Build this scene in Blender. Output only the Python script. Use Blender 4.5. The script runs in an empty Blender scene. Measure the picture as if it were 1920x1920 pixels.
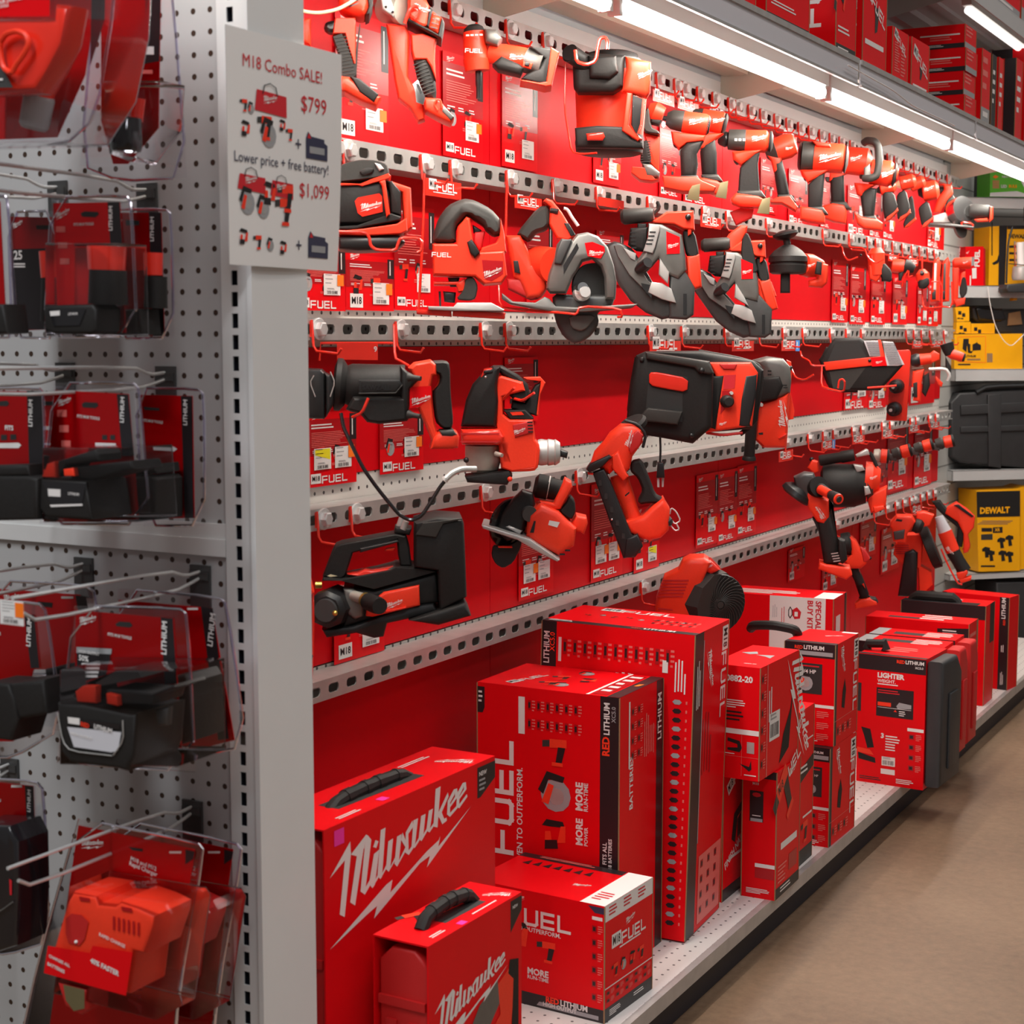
import bpy, math, random
from mathutils import Vector, Matrix
random.seed(7)
scn = bpy.context.scene
COL = scn.collection
# ------------------------------------------------------------------ camera
F = 3050.0; TH = math.radians(28.84); PIT = math.atan(326/F)
CAM = Vector((1.55, -1.556, 1.21))
FW = Vector((-math.sin(TH)*math.cos(PIT), math.cos(TH)*math.cos(PIT), -math.sin(PIT)))
RT = Vector((math.cos(TH), math.sin(TH), 0)); UP = RT.cross(FW)
cam = bpy.data.objects.new('camera', bpy.data.cameras.new('camera')); COL.objects.link(cam)
cam.data.sensor_width = 36; cam.data.lens = F/1920*36; cam.data.clip_start = .05
cam.matrix_world = Matrix(((RT.x, UP.x, -FW.x, CAM.x), (RT.y, UP.y, -FW.y, CAM.y), (RT.z, UP.z, -FW.z, CAM.z), (0, 0, 0, 1)))
cam.data.dof.use_dof = True; cam.data.dof.focus_distance = 3.3; cam.data.dof.aperture_fstop = 10
scn.camera = cam

def ray(px, py):
    return (FW + RT*((px-960)/F) - UP*((py-960)/F))
def hit(px, py, P0, N):
    d = ray(px, py); return CAM + d*((Vector(P0)-CAM).dot(N)/d.dot(N))
AX = {'x': Vector((1, 0, 0)), 'y': Vector((0, 1, 0)), 'z': Vector((0, 0, 1))}
def on(px, py, ax, val):
    N = AX[ax]; return hit(px, py, N*val, N)
def proj(p):
    d = Vector(p)-CAM; z = d.dot(FW); return (960+F*d.dot(RT)/z, 960-F*d.dot(UP)/z)

# ------------------------------------------------------------------ materials
MATS = {}
def mat(name, col, rough=.5, metal=0, spec=.5, noise=0, nscale=40, bump=0, coat=0):
    m = bpy.data.materials.new(name); m.use_nodes = True; nt = m.node_tree
    b = nt.nodes['Principled BSDF']; b.inputs['Base Color'].default_value = (*col, 1)
    b.inputs['Roughness'].default_value = rough; b.inputs['Metallic'].default_value = metal
    b.inputs['Specular IOR Level'].default_value = spec; b.inputs['Coat Weight'].default_value = coat
    tc = nt.nodes.new('ShaderNodeTexCoord')
    nz = nt.nodes.new('ShaderNodeTexNoise'); nz.inputs['Scale'].default_value = nscale; nz.inputs['Detail'].default_value = 3
    nt.links.new(tc.outputs['Object'], nz.inputs['Vector'])
    if noise:
        mx = nt.nodes.new('ShaderNodeMix'); mx.data_type = 'RGBA'
        mx.inputs[6].default_value = (*[c*(1-noise) for c in col], 1); mx.inputs[7].default_value = (*[min(1, c*(1+noise)) for c in col], 1)
        nt.links.new(nz.outputs['Fac'], mx.inputs[0]); nt.links.new(mx.outputs[2], b.inputs['Base Color'])
    if bump:
        bp = nt.nodes.new('ShaderNodeBump'); bp.inputs['Strength'].default_value = bump; bp.inputs['Distance'].default_value = .001
        nt.links.new(nz.outputs['Fac'], bp.inputs['Height']); nt.links.new(bp.outputs['Normal'], b.inputs['Normal'])
    MATS[name] = m; return m
mat('tool_red', (.9, .045, .016), .42, spec=.35, noise=.06, nscale=300, bump=.15)
mat('case_red', (.55, .012, .012), .5, bump=.4, nscale=900)
mat('gloss_red', (.8, .03, .015), .2, coat=.3)
mat('panel_red', (.66, .002, .007), .45, spec=.12, noise=.04, nscale=6)
mat('print_red', (.76, .003, .007), .38, spec=.16, noise=.03, nscale=20)
mat('print_dark', (.42, .004, .008), .34)
mat('print_pink', (.78, .16, .14), .4)
mat('rubber', (.017, .0155, .015), .55, spec=.28, noise=.15, nscale=200, bump=.3)
mat('rubber_light', (.042, .04, .037), .5, spec=.3, noise=.1, nscale=200, bump=.2)
mat('black', (.012, .012, .013), .4)
mat('gloss_black', (.012, .011, .013), .18, coat=.4)
mat('ink', (.015, .012, .014), .4)
mat('grey_metal', (.17, .165, .155), .42, metal=.5, noise=.12, nscale=80, bump=.2)
mat('dark_metal', (.09, .09, .09), .4, metal=.5, noise=.1, nscale=90)
mat('galv', (.5, .49, .475), .4, metal=.45, noise=.2, nscale=30, bump=.1)
mat('chrome', (.75, .75, .75), .18, metal=1)
mat('zinc', (.7, .7, .69), .35, metal=.4, noise=.1, nscale=60)
mat('cast', (.5, .47, .41), .45, metal=.4, noise=.1, nscale=70, bump=.3)
mat('brass', (.75, .5, .12), .3, metal=.9)
mat('post_grey', (.72, .72, .71), .45, noise=.03, nscale=12)
mat('shelf_beige', (.6, .52, .42), .5, noise=.03, nscale=10)
mat('shelf_grey', (.5, .5, .5), .45, noise=.04, nscale=10)
mat('white', (.8, .78, .76), .5)
mat('print_white', (.78, .74, .72), .45)
mat('print_grey', (.33, .33, .34), .45)
mat('txt_red', (.6, .01, .02), .5)
mat('txt_navy', (.03, .03, .07), .5)
mat('orange', (1, .2, .01), .5)
mat('pink', (.9, .03, .35), .5)
mat('yellow', (.92, .42, .0), .45, noise=.04, nscale=15)
mat('sticker_yellow', (.85, .75, .02), .5)
mat('cardboard', (.3, .17, .08), .8, noise=.1, nscale=60)
mat('green', (.12, .5, .03), .4)
mat('blue', (.08, .3, .75), .4)
mat('cream', (.75, .66, .42), .4)
mat('kick_slot_shade', (.012, .012, .02), .5)
mat('clip_brass', (.2, .17, .085), .4, metal=.4)
mat('dark', (.02, .02, .02), .6)
mat('plastic_case', (.03, .03, .032), .5, noise=.2, nscale=30, bump=.4)
mat('silver_box', (.6, .59, .63), .35)
def emis(name, col, s):
    m = mat(name, col, .5); b = m.node_tree.nodes['Principled BSDF']
    b.inputs['Emission Color'].default_value = (*col, 1); b.inputs['Emission Strength'].default_value = s
emis('tube', (1, .97, .92), 7)
emis('tube_dim', (1, .97, .92), 1.2)
emis('led', (.75, .8, 1), 3)
def clear(name, tint, gl, rough=.07, fac=1.35):
    m = bpy.data.materials.new(name); m.use_nodes = True; nt = m.node_tree; nt.nodes.remove(nt.nodes['Principled BSDF'])
    out = nt.nodes['Material Output']; tr = nt.nodes.new('ShaderNodeBsdfTransparent'); tr.inputs['Color'].default_value = (*tint, 1)
    g = nt.nodes.new('ShaderNodeBsdfGlossy'); g.inputs['Roughness'].default_value = rough; g.inputs['Color'].default_value = (*gl, 1)
    lw = nt.nodes.new('ShaderNodeFresnel'); lw.inputs['IOR'].default_value = fac
    mx = nt.nodes.new('ShaderNodeMixShader'); nt.links.new(lw.outputs[0], mx.inputs[0])
    nt.links.new(tr.outputs[0], mx.inputs[1]); nt.links.new(g.outputs[0], mx.inputs[2]); nt.links.new(mx.outputs[0], out.inputs['Surface'])
    MATS[name] = m
clear('clear', (.99, .985, .995), (1, .98, 1), fac=1.34)
clear('clear_edge', (.78, .76, .90), (.9, .88, 1), .12, 1.9)
def holes(name, base, hole, pitch, rad, axes, rough=.5, off=(0, 0)):
    m = mat(name, base, rough, noise=0); nt = m.node_tree; b = nt.nodes['Principled BSDF']
    tc = nt.nodes.new('ShaderNodeTexCoord'); sp = nt.nodes.new('ShaderNodeSeparateXYZ'); nt.links.new(tc.outputs['Object'], sp.inputs[0])
    sq = []
    for i, a in enumerate(axes):
        d = nt.nodes.new('ShaderNodeMath'); d.operation = 'MULTIPLY_ADD'; d.inputs[1].default_value = 1/pitch; d.inputs[2].default_value = off[i]+100
        fr = nt.nodes.new('ShaderNodeMath'); fr.operation = 'FRACT'; s = nt.nodes.new('ShaderNodeMath'); s.operation = 'SUBTRACT'; s.inputs[1].default_value = .5
        p = nt.nodes.new('ShaderNodeMath'); p.operation = 'POWER'; p.inputs[1].default_value = 2; ab = nt.nodes.new('ShaderNodeMath'); ab.operation = 'ABSOLUTE'
        nt.links.new(sp.outputs['XYZ'.index(a.upper())], d.inputs[0]); nt.links.new(d.outputs[0], fr.inputs[0]); nt.links.new(fr.outputs[0], s.inputs[0])
        nt.links.new(s.outputs[0], ab.inputs[0]); nt.links.new(ab.outputs[0], p.inputs[0]); sq.append(p)
    if len(sq) == 2:
        ad = nt.nodes.new('ShaderNodeMath'); ad.operation = 'ADD'; nt.links.new(sq[0].outputs[0], ad.inputs[0]); nt.links.new(sq[1].outputs[0], ad.inputs[1]); o = ad
    else: o = sq[0]
    lt = nt.nodes.new('ShaderNodeMath'); lt.operation = 'LESS_THAN'; lt.inputs[1].default_value = (rad/pitch)**2; nt.links.new(o.outputs[0], lt.inputs[0])
    mx = nt.nodes.new('ShaderNodeMix'); mx.data_type = 'RGBA'; mx.inputs[6].default_value = (*base, 1); mx.inputs[7].default_value = (*hole, 1)
    nt.links.new(lt.outputs[0], mx.inputs[0]); nt.links.new(mx.outputs[2], b.inputs['Base Color'])
    return m
holes('pegboard', (.5, .5, .5), (.045, .022, .012), .0254, .0036, 'xz', .5)
holes('deck_holes', (.66, .62, .6), (.08, .07, .07), .0254, .0026, 'xy', .5)
holes('strip_holes', (.66, .62, .58), (.06, .05, .05), .0254, .003, 'yz', .45, (0, .5))
holes('slat', (.5, .5, .48), (.2, .2, .19), .076, .003, 'z', .6)
def concrete():
    m = mat('concrete', (.3, .2, .135), .55); nt = m.node_tree; b = nt.nodes['Principled BSDF']
    tc = nt.nodes.new('ShaderNodeTexCoord'); n1 = nt.nodes.new('ShaderNodeTexNoise'); n1.inputs['Scale'].default_value = 1.7; n1.inputs['Detail'].default_value = 6
    n2 = nt.nodes.new('ShaderNodeTexNoise'); n2.inputs['Scale'].default_value = 45; n2.inputs['Detail'].default_value = 8; n2.inputs['Roughness'].default_value = .7
    cr = nt.nodes.new('ShaderNodeValToRGB'); cr.color_ramp.elements[0].position = .3; cr.color_ramp.elements[0].color = (.085, .045, .024, 1)
    cr.color_ramp.elements[1].position = .72; cr.color_ramp.elements[1].color = (.26, .165, .10, 1)
    mth = nt.nodes.new('ShaderNodeMix'); mth.inputs[0].default_value = .38
    nt.links.new(tc.outputs['Object'], n1.inputs[0]); nt.links.new(tc.outputs['Object'], n2.inputs[0])
    nt.links.new(n1.outputs['Fac'], mth.inputs[2]); nt.links.new(n2.outputs['Fac'], mth.inputs[3])
    nt.links.new(mth.outputs[0], cr.inputs[0]); nt.links.new(cr.outputs[0], b.inputs['Base Color'])
    bp = nt.nodes.new('ShaderNodeBump'); bp.inputs['Strength'].default_value = .15; bp.inputs['Distance'].default_value = .003
    nt.links.new(n2.outputs['Fac'], bp.inputs['Height']); nt.links.new(bp.outputs[0], b.inputs['Normal'])
concrete()

# ------------------------------------------------------------------ mesh builder
def V3(*a): return Vector(a)
def pts(s):
    if not isinstance(s, str): return [tuple(map(float, p)) for p in s]
    return [tuple(map(float, q.split(','))) for q in s.split()]
def chaikin(P, n=1, closed=True):
    for _ in range(n):
        Q = []; L = len(P)
        rng = range(L) if closed else range(L-1)
        if not closed: Q.append(P[0])
        for i in rng:
            a, b = P[i], P[(i+1) % L]
            Q.append(tuple(x*.8+y*.2 for x, y in zip(a, b))); Q.append(tuple(x*.2+y*.8 for x, y in zip(a, b)))
        if not closed: Q.append(P[-1])
        P = Q
    return P
class MB:
    def __init__(s): s.v = []; s.f = []; s.m = []; s.mats = []; s.mi = 0; s.flat = set()
    def use(s, name):
        if name not in s.mats: s.mats.append(name)
        s.mi = s.mats.index(name); return s
    def add(s, vs, fs):
        o = len(s.v); s.v += [Vector(p) for p in vs]
        for f in fs: s.f.append(tuple(i+o for i in f)); s.m.append(s.mi)
        return s
    def box(s, a, b):
        x0, y0, z0 = a; x1, y1, z1 = b
        return s.add([(x0, y0, z0), (x1, y0, z0), (x1, y1, z0), (x0, y1, z0), (x0, y0, z1), (x1, y0, z1), (x1, y1, z1), (x0, y1, z1)],
                     [(0, 3, 2, 1), (4, 5, 6, 7), (0, 1, 5, 4), (1, 2, 6, 5), (2, 3, 7, 6), (3, 0, 4, 7)])
    def hexa(s, O, U, V, W):
        O, U, V, W = map(Vector, (O, U, V, W)); P = [O, O+U, O+U+V, O+V]; P += [p+W for p in P]
        return s.add(P, [(0, 3, 2, 1), (4, 5, 6, 7), (0, 1, 5, 4), (1, 2, 6, 5), (2, 3, 7, 6), (3, 0, 4, 7)])
    def loops(s, L, close=True, cap=(True, True)):
        n = len(L[0]); vs = [p for l in L for p in l]; fs = []
        for k in range(len(L)-1):
            for i in range(n if close else n-1):
                j = (i+1) % n; fs.append((k*n+i, k*n+j, (k+1)*n+j, (k+1)*n+i))
        if cap[0]: s.flat.add(len(s.f)+len(fs)); fs.append(tuple(range(n-1, -1, -1)))
        if cap[1]: s.flat.add(len(s.f)+len(fs)); fs.append(tuple((len(L)-1)*n+i for i in range(n)))
        return s.add(vs, fs)
    def prism(s, P2, fr, w0, w1, b=0, steps=3):
        """P2 polygon in frame coords (metres u,v); fr(u,v,w)->world"""
        A = sum(P2[i][0]*P2[(i+1) % len(P2)][1]-P2[(i+1) % len(P2)][0]*P2[i][1] for i in range(len(P2)))
        if A < 0: P2 = P2[::-1]
        n = len(P2)
        def inset(d):
            if d == 0: return P2
            out = []
            for i in range(n):
                p0, p, p1 = Vector(P2[i-1]), Vector(P2[i]), Vector(P2[(i+1) % n])
                e0 = p-p0; e1 = p1-p; l0, l1 = e0.length, e1.length
                if l0 < 1e-7 or l1 < 1e-7: out.append(tuple(p)); continue
                e0 /= l0; e1 /= l1; n0 = Vector((-e0.y, e0.x)); n1 = Vector((-e1.y, e1.x)); m = n0+n1
                if m.length < .2: m = n0
                m.normalize(); c = max(.55, m.dot(n0)); q = p+m*min(d/c, .45*max(l0, l1)+d*.3); out.append(tuple(q))
            return out
        L = []
        b = min(b, (w1-w0)*.49); g = b
        if b > 0:
            def ok(Q):
                for i in range(n):
                    a0, a1, c0, c1 = P2[i], P2[(i+1) % n], Q[i], Q[(i+1) % n]
                    if (a1[0]-a0[0])*(c1[0]-c0[0])+(a1[1]-a0[1])*(c1[1]-c0[1]) < 0: return False
                cr = lambda o, p, q: (p[0]-o[0])*(q[1]-o[1])-(p[1]-o[1])*(q[0]-o[0])
                for i in range(n):
                    A_, B_ = Q[i], Q[(i+1) % n]
                    for j in range(i+2, n):
                        if (j+1) % n == i: continue
                        C_, D_ = Q[j], Q[(j+1) % n]
                        if cr(A_, B_, C_)*cr(A_, B_, D_) < 0 and cr(C_, D_, A_)*cr(C_, D_, B_) < 0: return False
                return True
            for _ in range(7):
                if ok(inset(g)): break
                g *= .62
            else: g = 0
            for k in range(steps+1):
                a = math.pi/2*k/steps; L.append([fr(u, v, w0+b*(1-math.cos(a))) for u, v in inset(g*(1-math.sin(a)))])
            for k in range(steps, -1, -1):
                a = math.pi/2*k/steps; L.append([fr(u, v, w1-b*(1-math.cos(a))) for u, v in inset(g*(1-math.sin(a)))])
        else: L = [[fr(u, v, w0) for u, v in P2], [fr(u, v, w1) for u, v in P2]]
        return s.loops(L)
    def tube(s, P, r, n=8, closed=False, cap=True):
        P = [Vector(p) for p in P]; m = len(P); R = r if isinstance(r, (list, tuple)) else [r]*m
        L = []; up = None
        for i, p in enumerate(P):
            a = P[i-1] if (i or closed) else p; c = P[(i+1) % m] if (i < m-1 or closed) else p
            t = (c-a).normalized()
            if up is None:
                up = Vector((0, 0, 1)) if abs(t.z) < .9 else Vector((1, 0, 0))
            x = t.cross(up)
            if x.length < 1e-4: x = t.cross(Vector((0, 1, 0)))
            x.normalize(); up = x.cross(t).normalized()
            L.append([p+(x*math.cos(2*math.pi*k/n)+up*math.sin(2*math.pi*k/n))*R[i] for k in range(n)])
        if closed: L.append(L[0]); return s.loops(L, cap=(False, False))
        return s.loops(L, cap=(cap, cap))
    def lathe(s, A, B, prof, n=20, sq=1.0, sqd=None):
        """prof list of (t along AB 0..1, radius)"""
        A = Vector(A); B = Vector(B); t = (B-A).normalized(); u = Vector((0, 0, 1)) if abs(t.z) < .9 else Vector((1, 0, 0))
        if sqd is not None: u = Vector(sqd)
        x = t.cross(u).normalized(); y = x.cross(t).normalized(); L = []
        for k, (q, r) in enumerate(prof):
            c = A+(B-A)*q; r = max(r, 1e-5)
            L.append([c+(x*math.cos(2*math.pi*i/n)*sq+y*math.sin(2*math.pi*i/n))*r for i in range(n)])
        return s.loops(L)
    def ball(s, c, r, sz=(1, 1, 1), n=14, m=8):
        c = Vector(c); L = []
        for k in range(m+1):
            a = math.pi*k/m; L.append([c+Vector((math.sin(a)*math.cos(2*math.pi*i/n)*r*sz[0], math.sin(a)*math.sin(2*math.pi*i/n)*r*sz[1], -math.cos(a)*r*sz[2])) for i in range(n)])
        return s.loops(L, cap=(False, False))
    def build(s, name, parent=None, loc=(0, 0, 0), ang=32, smooth=True, shift=True):
        me = bpy.data.meshes.new(name); l = Vector(loc)
        me.from_pydata([p-l for p in s.v] if shift else s.v, [], s.f)
        for mn in s.mats: me.materials.append(MATS[mn])
        me.polygons.foreach_set('material_index', s.m)
        if smooth:
            me.polygons.foreach_set('use_smooth', [i not in s.flat for i in range(len(s.f))]); me.set_sharp_from_angle(angle=math.radians(ang))
        me.update(); o = bpy.data.objects.new(name, me); COL.objects.link(o)
        if parent is not None:
            o.parent = parent
            w = Vector((0, 0, 0)); p = parent
            while p is not None: w += p.location; p = p.parent
            o.location = l-w
        else: o.location = l
        return o
def tag(o, label, cat, group=None, kind=None):
    if label: o['label'] = label
    if cat: o['category'] = cat
    if group: o['group'] = group
    if kind: o['kind'] = kind
    return o
def empty(name, loc, label, cat, group=None):
    o = bpy.data.objects.new(name, None); COL.objects.link(o); o.location = loc; o.empty_display_size = .05
    return tag(o, label, cat, group)
def struct(mb, name, loc=(0, 0, 0), parent=None, **k):
    o = mb.build(name, parent, loc, **k)
    if parent is None: o['kind'] = 'structure'
    return o
def dup(o, loc, label=None, group=None, parent=None, rz=0):
    c = o.copy(); COL.objects.link(c)
    if parent is not None: c.parent = parent
    else:
        c.location = loc
        if rz: c.rotation_euler = (0, 0, rz)
        if label: c['label'] = label
        if group: c['group'] = group
    for ch in o.children: dup(ch, None, parent=c)
    return c

# ------------------------------------------------------------------ lettering
_tc = {}
def text_poly(s, bold=.0, spacing=1.0):
    k = (s, bold, spacing)
    if k in _tc: return _tc[k]
    cu = bpy.data.curves.new('t', 'FONT'); cu.body = s; cu.resolution_u = 2; cu.offset = bold; cu.space_character = spacing
    cu.fill_mode = 'FRONT'
    ob = bpy.data.objects.new('t', cu); COL.objects.link(ob); dg = bpy.context.evaluated_depsgraph_get(); me = ob.evaluated_get(dg).to_mesh()
    vs = [(v.co.x, v.co.y) for v in me.vertices]; fs = [tuple(p.vertices) for p in me.polygons]
    ob.evaluated_get(dg).to_mesh_clear(); bpy.data.objects.remove(ob); bpy.data.curves.remove(cu)
    if vs:
        x0 = min(v[0] for v in vs); x1 = max(v[0] for v in vs); y0 = min(v[1] for v in vs); y1 = max(v[1] for v in vs)
        vs = [((x-x0)/(x1-x0), (y-y0)/(y1-y0)) for x, y in vs]; asp = (x1-x0)/(y1-y0)
    else: asp = 1
    _tc[k] = (vs, fs, asp); return _tc[k]
def pen(lines, w):
    out = []
    for l in lines:
        for a, b in zip(l, l[1:]): out.append([a, (a[0]+w, a[1]), (b[0]+w, b[1]), b])
    return out
def stroke(lines, w):
    out = []
    for l in lines:
        for a, b in zip(l, l[1:]):
            d = Vector((b[0]-a[0], b[1]-a[1])); d.normalize(); n = Vector((-d.y, d.x))*w/2; d *= w/2
            out.append([(a[0]-d.x+n.x, a[1]-d.y+n.y), (b[0]+d.x+n.x, b[1]+d.y+n.y), (b[0]+d.x-n.x, b[1]+d.y-n.y), (a[0]-d.x-n.x, a[1]-d.y-n.y)])
    return out
# script wordmark, traced on the large carton's printed face
_LG = [pts(q) for q in (
    "275,950 408,702 412,780 345,862", "376,800 340,1190 372,1206 414,770", "412,790 512,655 500,745 452,800", "455,770 408,1108 440,1128 497,735",
    "510,655 475,1035 503,1056 545,690 524,662", "503,1056 548,975 545,940 500,1020", "557,738 572,692 592,700 577,745",
    "562,785 530,985 552,1012 568,990 597,755", "552,1012 612,905 610,880 560,975", "606,625 585,930 603,952 615,935 637,608",
    "603,952 650,868 650,840 610,925", "655,700 640,885 657,903 668,885 686,680", "657,903 712,805 712,780 664,880", "712,668 695,850 712,868 722,850 742,650",
    "712,868 770,760 768,735 716,845", "748,640 738,690 770,745 782,730", "812,560 768,640 765,775 788,790 785,650 818,600", "788,790 830,725 828,700 784,765",
    "818,560 806,730 826,745 848,545", "826,745 880,655 878,630 828,720", "868,530 852,680 870,698 880,680 897,515", "870,698 925,600 922,580 872,672",
    "918,495 902,625 922,640 945,480", "922,640 958,585 956,565 922,618", "962,350 948,600 974,606 994,332", "974,520 1030,395 1042,372 1046,400 985,545",
    "980,525 1005,585 1035,560 1032,540 1018,548 1000,500", "1080,352 1040,430 1036,520 1055,535 1056,440 1085,385",
    "1080,352 1102,345 1106,400 1050,480 1050,462 1088,400 1086,376 1072,380", "1055,535 1105,475 1103,455 1052,512",
    "1138,308 1100,380 1096,465 1115,478 1116,395 1142,340", "1138,308 1158,303 1162,350 1108,430 1108,412 1145,352 1143,332 1130,336", "1115,478 1168,400 1164,382 1112,455",
    "275,1425 640,990 682,955 668,1040 905,765 982,690 992,662 980,732 1192,462 905,872 925,795 860,845 562,1215 582,1130 515,1190")]
_lp = [[(540+x/3.556, 1380+y/3.556) for x, y in q] for q in _LG]
_lw = [[on(x, y, 'x', .33) for x, y in q] for q in _lp]
_y0 = min(p.y for q in _lw for p in q); _y1 = max(p.y for q in _lw for p in q); _z0 = min(p.z for q in _lw for p in q)
LOGO = [[((p.y-_y0)/(_y1-_y0), (p.z-_z0)/(_y1-_y0)) for p in q] for q in _lw]      # width 1
LOGO_H = max(p[1] for q in LOGO for p in q)
MARK = [LOGO[-1]] + LOGO[:6]
_F = {'F': [[(0, 0), (0, .45), (.6, .45)], [(0, 1), (.62, 1)], [(0, .45), (0, 1)]], 'U': [[(0, 1), (0, .12), (.1, 0), (.55, 0), (.65, .12), (.65, 1)]],
      'E': [[(.62, 1), (0, 1), (0, 0), (.62, 0)], [(0, .5), (.6, .5)]], 'L': [[(0, 1), (0, 0), (.6, 0)]]}
FUEL = []
for i, ch in enumerate('FUEL'): FUEL += stroke([[(x*1.45+i*1.36, y) for x, y in l] for l in _F[ch]], .22)
FUEL = [[(x/5.0, y/5.0) for x, y in q] for q in FUEL]        # width 1, height .29
class Face:
    """a flat printed face: O lower-left corner, U along width, V up (metres); layers lift off along n"""
    def __init__(s, mb, O, U, V, n): s.mb, s.O, s.U, s.V, s.n, s.k = mb, Vector(O), Vector(U), Vector(V), Vector(n).normalized(), 1; s.w = s.U.length; s.h = s.V.length
    def P(s, u, v, z=None): return s.O+s.U*u+s.V*v+s.n*(.0003*s.k if z is None else z)
    def poly(s, m, P, lay=1):
        s.k = lay; s.mb.use(m).add([s.P(*p) for p in P], [tuple(range(len(P)))]); return s
    def rect(s, m, u0, v0, u1, v1, lay=1): return s.poly(m, [(u0, v0), (u1, v0), (u1, v1), (u0, v1)], lay)
    def xf(s, polys, m, u, v, w, rot=0, lay=2, flip=False, sy=1):
        """place polys (unit width) with lower-left at u,v ; w fraction of face width; rot degrees"""
        s.k = lay; c, sn = math.cos(math.radians(rot)), math.sin(math.radians(rot)); W = w*s.w; s.mb.use(m)
        for iq, q in enumerate(polys):
            P = []; dz = s.n*(2e-5*iq/max(1, len(polys)/12))
            for x, y in q:
                y *= sy
                X, Y = (x*c-y*sn)*W, (x*sn+y*c)*W; P.append(s.P(u+X/s.w, v+Y/s.h)+dz)
            s.mb.add(P, [tuple(range(len(P)))])
        return s
    def logo(s, m, u, v, w, rot=0, lay=2): return s.xf(LOGO, m, u, v, w, rot, lay)
    def fuel(s, m, u, v, w, rot=0, lay=2, badge=True):
        if badge:
            c, sn = math.cos(math.radians(rot)), math.sin(math.radians(rot)); W = w*s.w; a = .3
            s.xf([[(0, 0), (.27, 0), (.27, .2), (0, .2)]], m, u, v, w, rot, lay); s.text('ink', 'M18', u+(.03*c-.04*sn)*W/s.w, v+(.03*sn+.04*c)*W/s.h, .21*w, rot, lay+1, asp=.13/.21)
            return s.xf(FUEL, m, u+a*c*W/s.w, v+a*sn*W/s.h, w*.7, rot, lay)
        return s.xf(FUEL, m, u, v, w, rot, lay)
    def text(s, m, t, u, v, w, rot=0, lay=2, bold=.02, asp=None):
        vs, fs, a = text_poly(t, bold); s.k = lay; c, sn = math.cos(math.radians(rot)), math.sin(math.radians(rot)); W = w*s.w; Hh = W*(asp if asp else 1/a)
        P = [s.P(u+(x*W*c-y*Hh*sn)/s.w, v+(x*W*sn+y*Hh*c)/s.h) for x, y in vs]; s.mb.use(m).add(P, fs); return s
    def lines(s, m, u0, v0, u1, v1, n, lay=2, vert=False, fill=.45, seed=1):
        rnd = random.Random(seed+n)
        for i in range(n):
            e = rnd.uniform(.55, 1); g = rnd.uniform(0, .12)
            if vert: a = u0+(u1-u0)*i/n; s.rect(m, a, v0+(v1-v0)*g, a+(u1-u0)/n*fill, v0+(v1-v0)*e, lay)
            else: a = v1-(v1-v0)*(i+fill)/n; s.rect(m, u0+(u1-u0)*0, a, u0+(u1-u0)*e, a+(v1-v0)/n*fill, lay)
        return s
    def picto(s, u, v, w, kind=0, lay=2, rot=0):
        """small printed picture of a power tool"""
        K = [[('rubber_light', [(0, .55), (.35, .6), (.35, .85), (0, .8)]), ('tool_red', [(.3, .55), (1, .6), (1, .9), (.3, .88)]), ('ink', [(.55, 0), (.8, 0), (.95, .6), (.65, .6)]), ('tool_red', [(.4, -.12), (.85, -.12), (.85, .02), (.4, .02)])],
             [('print_grey', [(.5+.42*math.cos(a*math.pi/6), .4+.42*math.sin(a*math.pi/6)) for a in range(12)]), ('galv', [(.52+.22*math.cos(a*math.pi/6), .38+.22*math.sin(a*math.pi/6)) for a in range(12)]), ('rubber', [(.0, .5), (.25, 1), (.75, .9), (.7, .75), (.3, .8), (.15, .4)]), ('tool_red', [(.1, .2), (.3, .7), (.45, .65), (.3, .15)])],
             [('rubber', [(.1, .8), (.3, 1), (.9, .9), (.95, .7), (.4, .75)]), ('tool_red', [(.6, .2), (.9, .2), (.98, .75), (.8, .75)]), ('ink', [(.1, .0), (.6, .0), (.6, .3), (.15, .3)]), ('tool_red', [(.15, .3), (.4, .3), (.4, .6), (.2, .6)])]]
        for i, (m, q) in enumerate(K[kind % 3]): s.xf([q], m, u, v, w, rot, lay+i*.5)
        return s
    def grid(s, u0, v0, u1, v1, nu, nv, lay=2, head=True):
        for i in range(nu):
            for j in range(nv):
                a = u0+(u1-u0)*i/nu; b = v0+(v1-v0)*j/nv; du = (u1-u0)/nu; dv = (v1-v0)/nv
                s.rect('print_dark', a+du*.1, b+dv*.35, a+du*.45, b+dv*.85, lay); s.rect('ink', a+du*.17, b+dv*.45, a+du*.38, b+dv*.75, lay+1); s.lines('print_pink', a+du*.55, b+dv*.2, a+du*.95, b+dv*.85, 4, lay)
        return s
    def barcode(s, u0, v0, u1, v1, lay=2):
        s.rect('print_white', u0, v0, u1, v1, lay); n = 14; r = random.Random(3)
        for i in range(n): a = u0+(u1-u0)*(.08+.84*i/n); s.rect('ink', a, v0+(v1-v0)*.12, a+(u1-u0)*.84/n*r.uniform(.25, .7), v0+(v1-v0)*.6, lay+1)
        s.lines('print_grey', u0+(u1-u0)*.1, v0+(v1-v0)*.68, u0+(u1-u0)*.9, v0+(v1-v0)*.95, 2, lay+1); return s
# ------------------------------------------------------------------ setting
WALL_END = 4.60; DECK = .09
m = MB().use('concrete').add([(-3, -4, 0), (6, -4, 0), (6, 9, 0), (-3, 9, 0)], [(0, 1, 2, 3)]); struct(m, 'floor')
m = MB().use('shelf_grey').box((-3, -4, 4.2), (6, 9, 4.3)); struct(m, 'ceiling')
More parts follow.
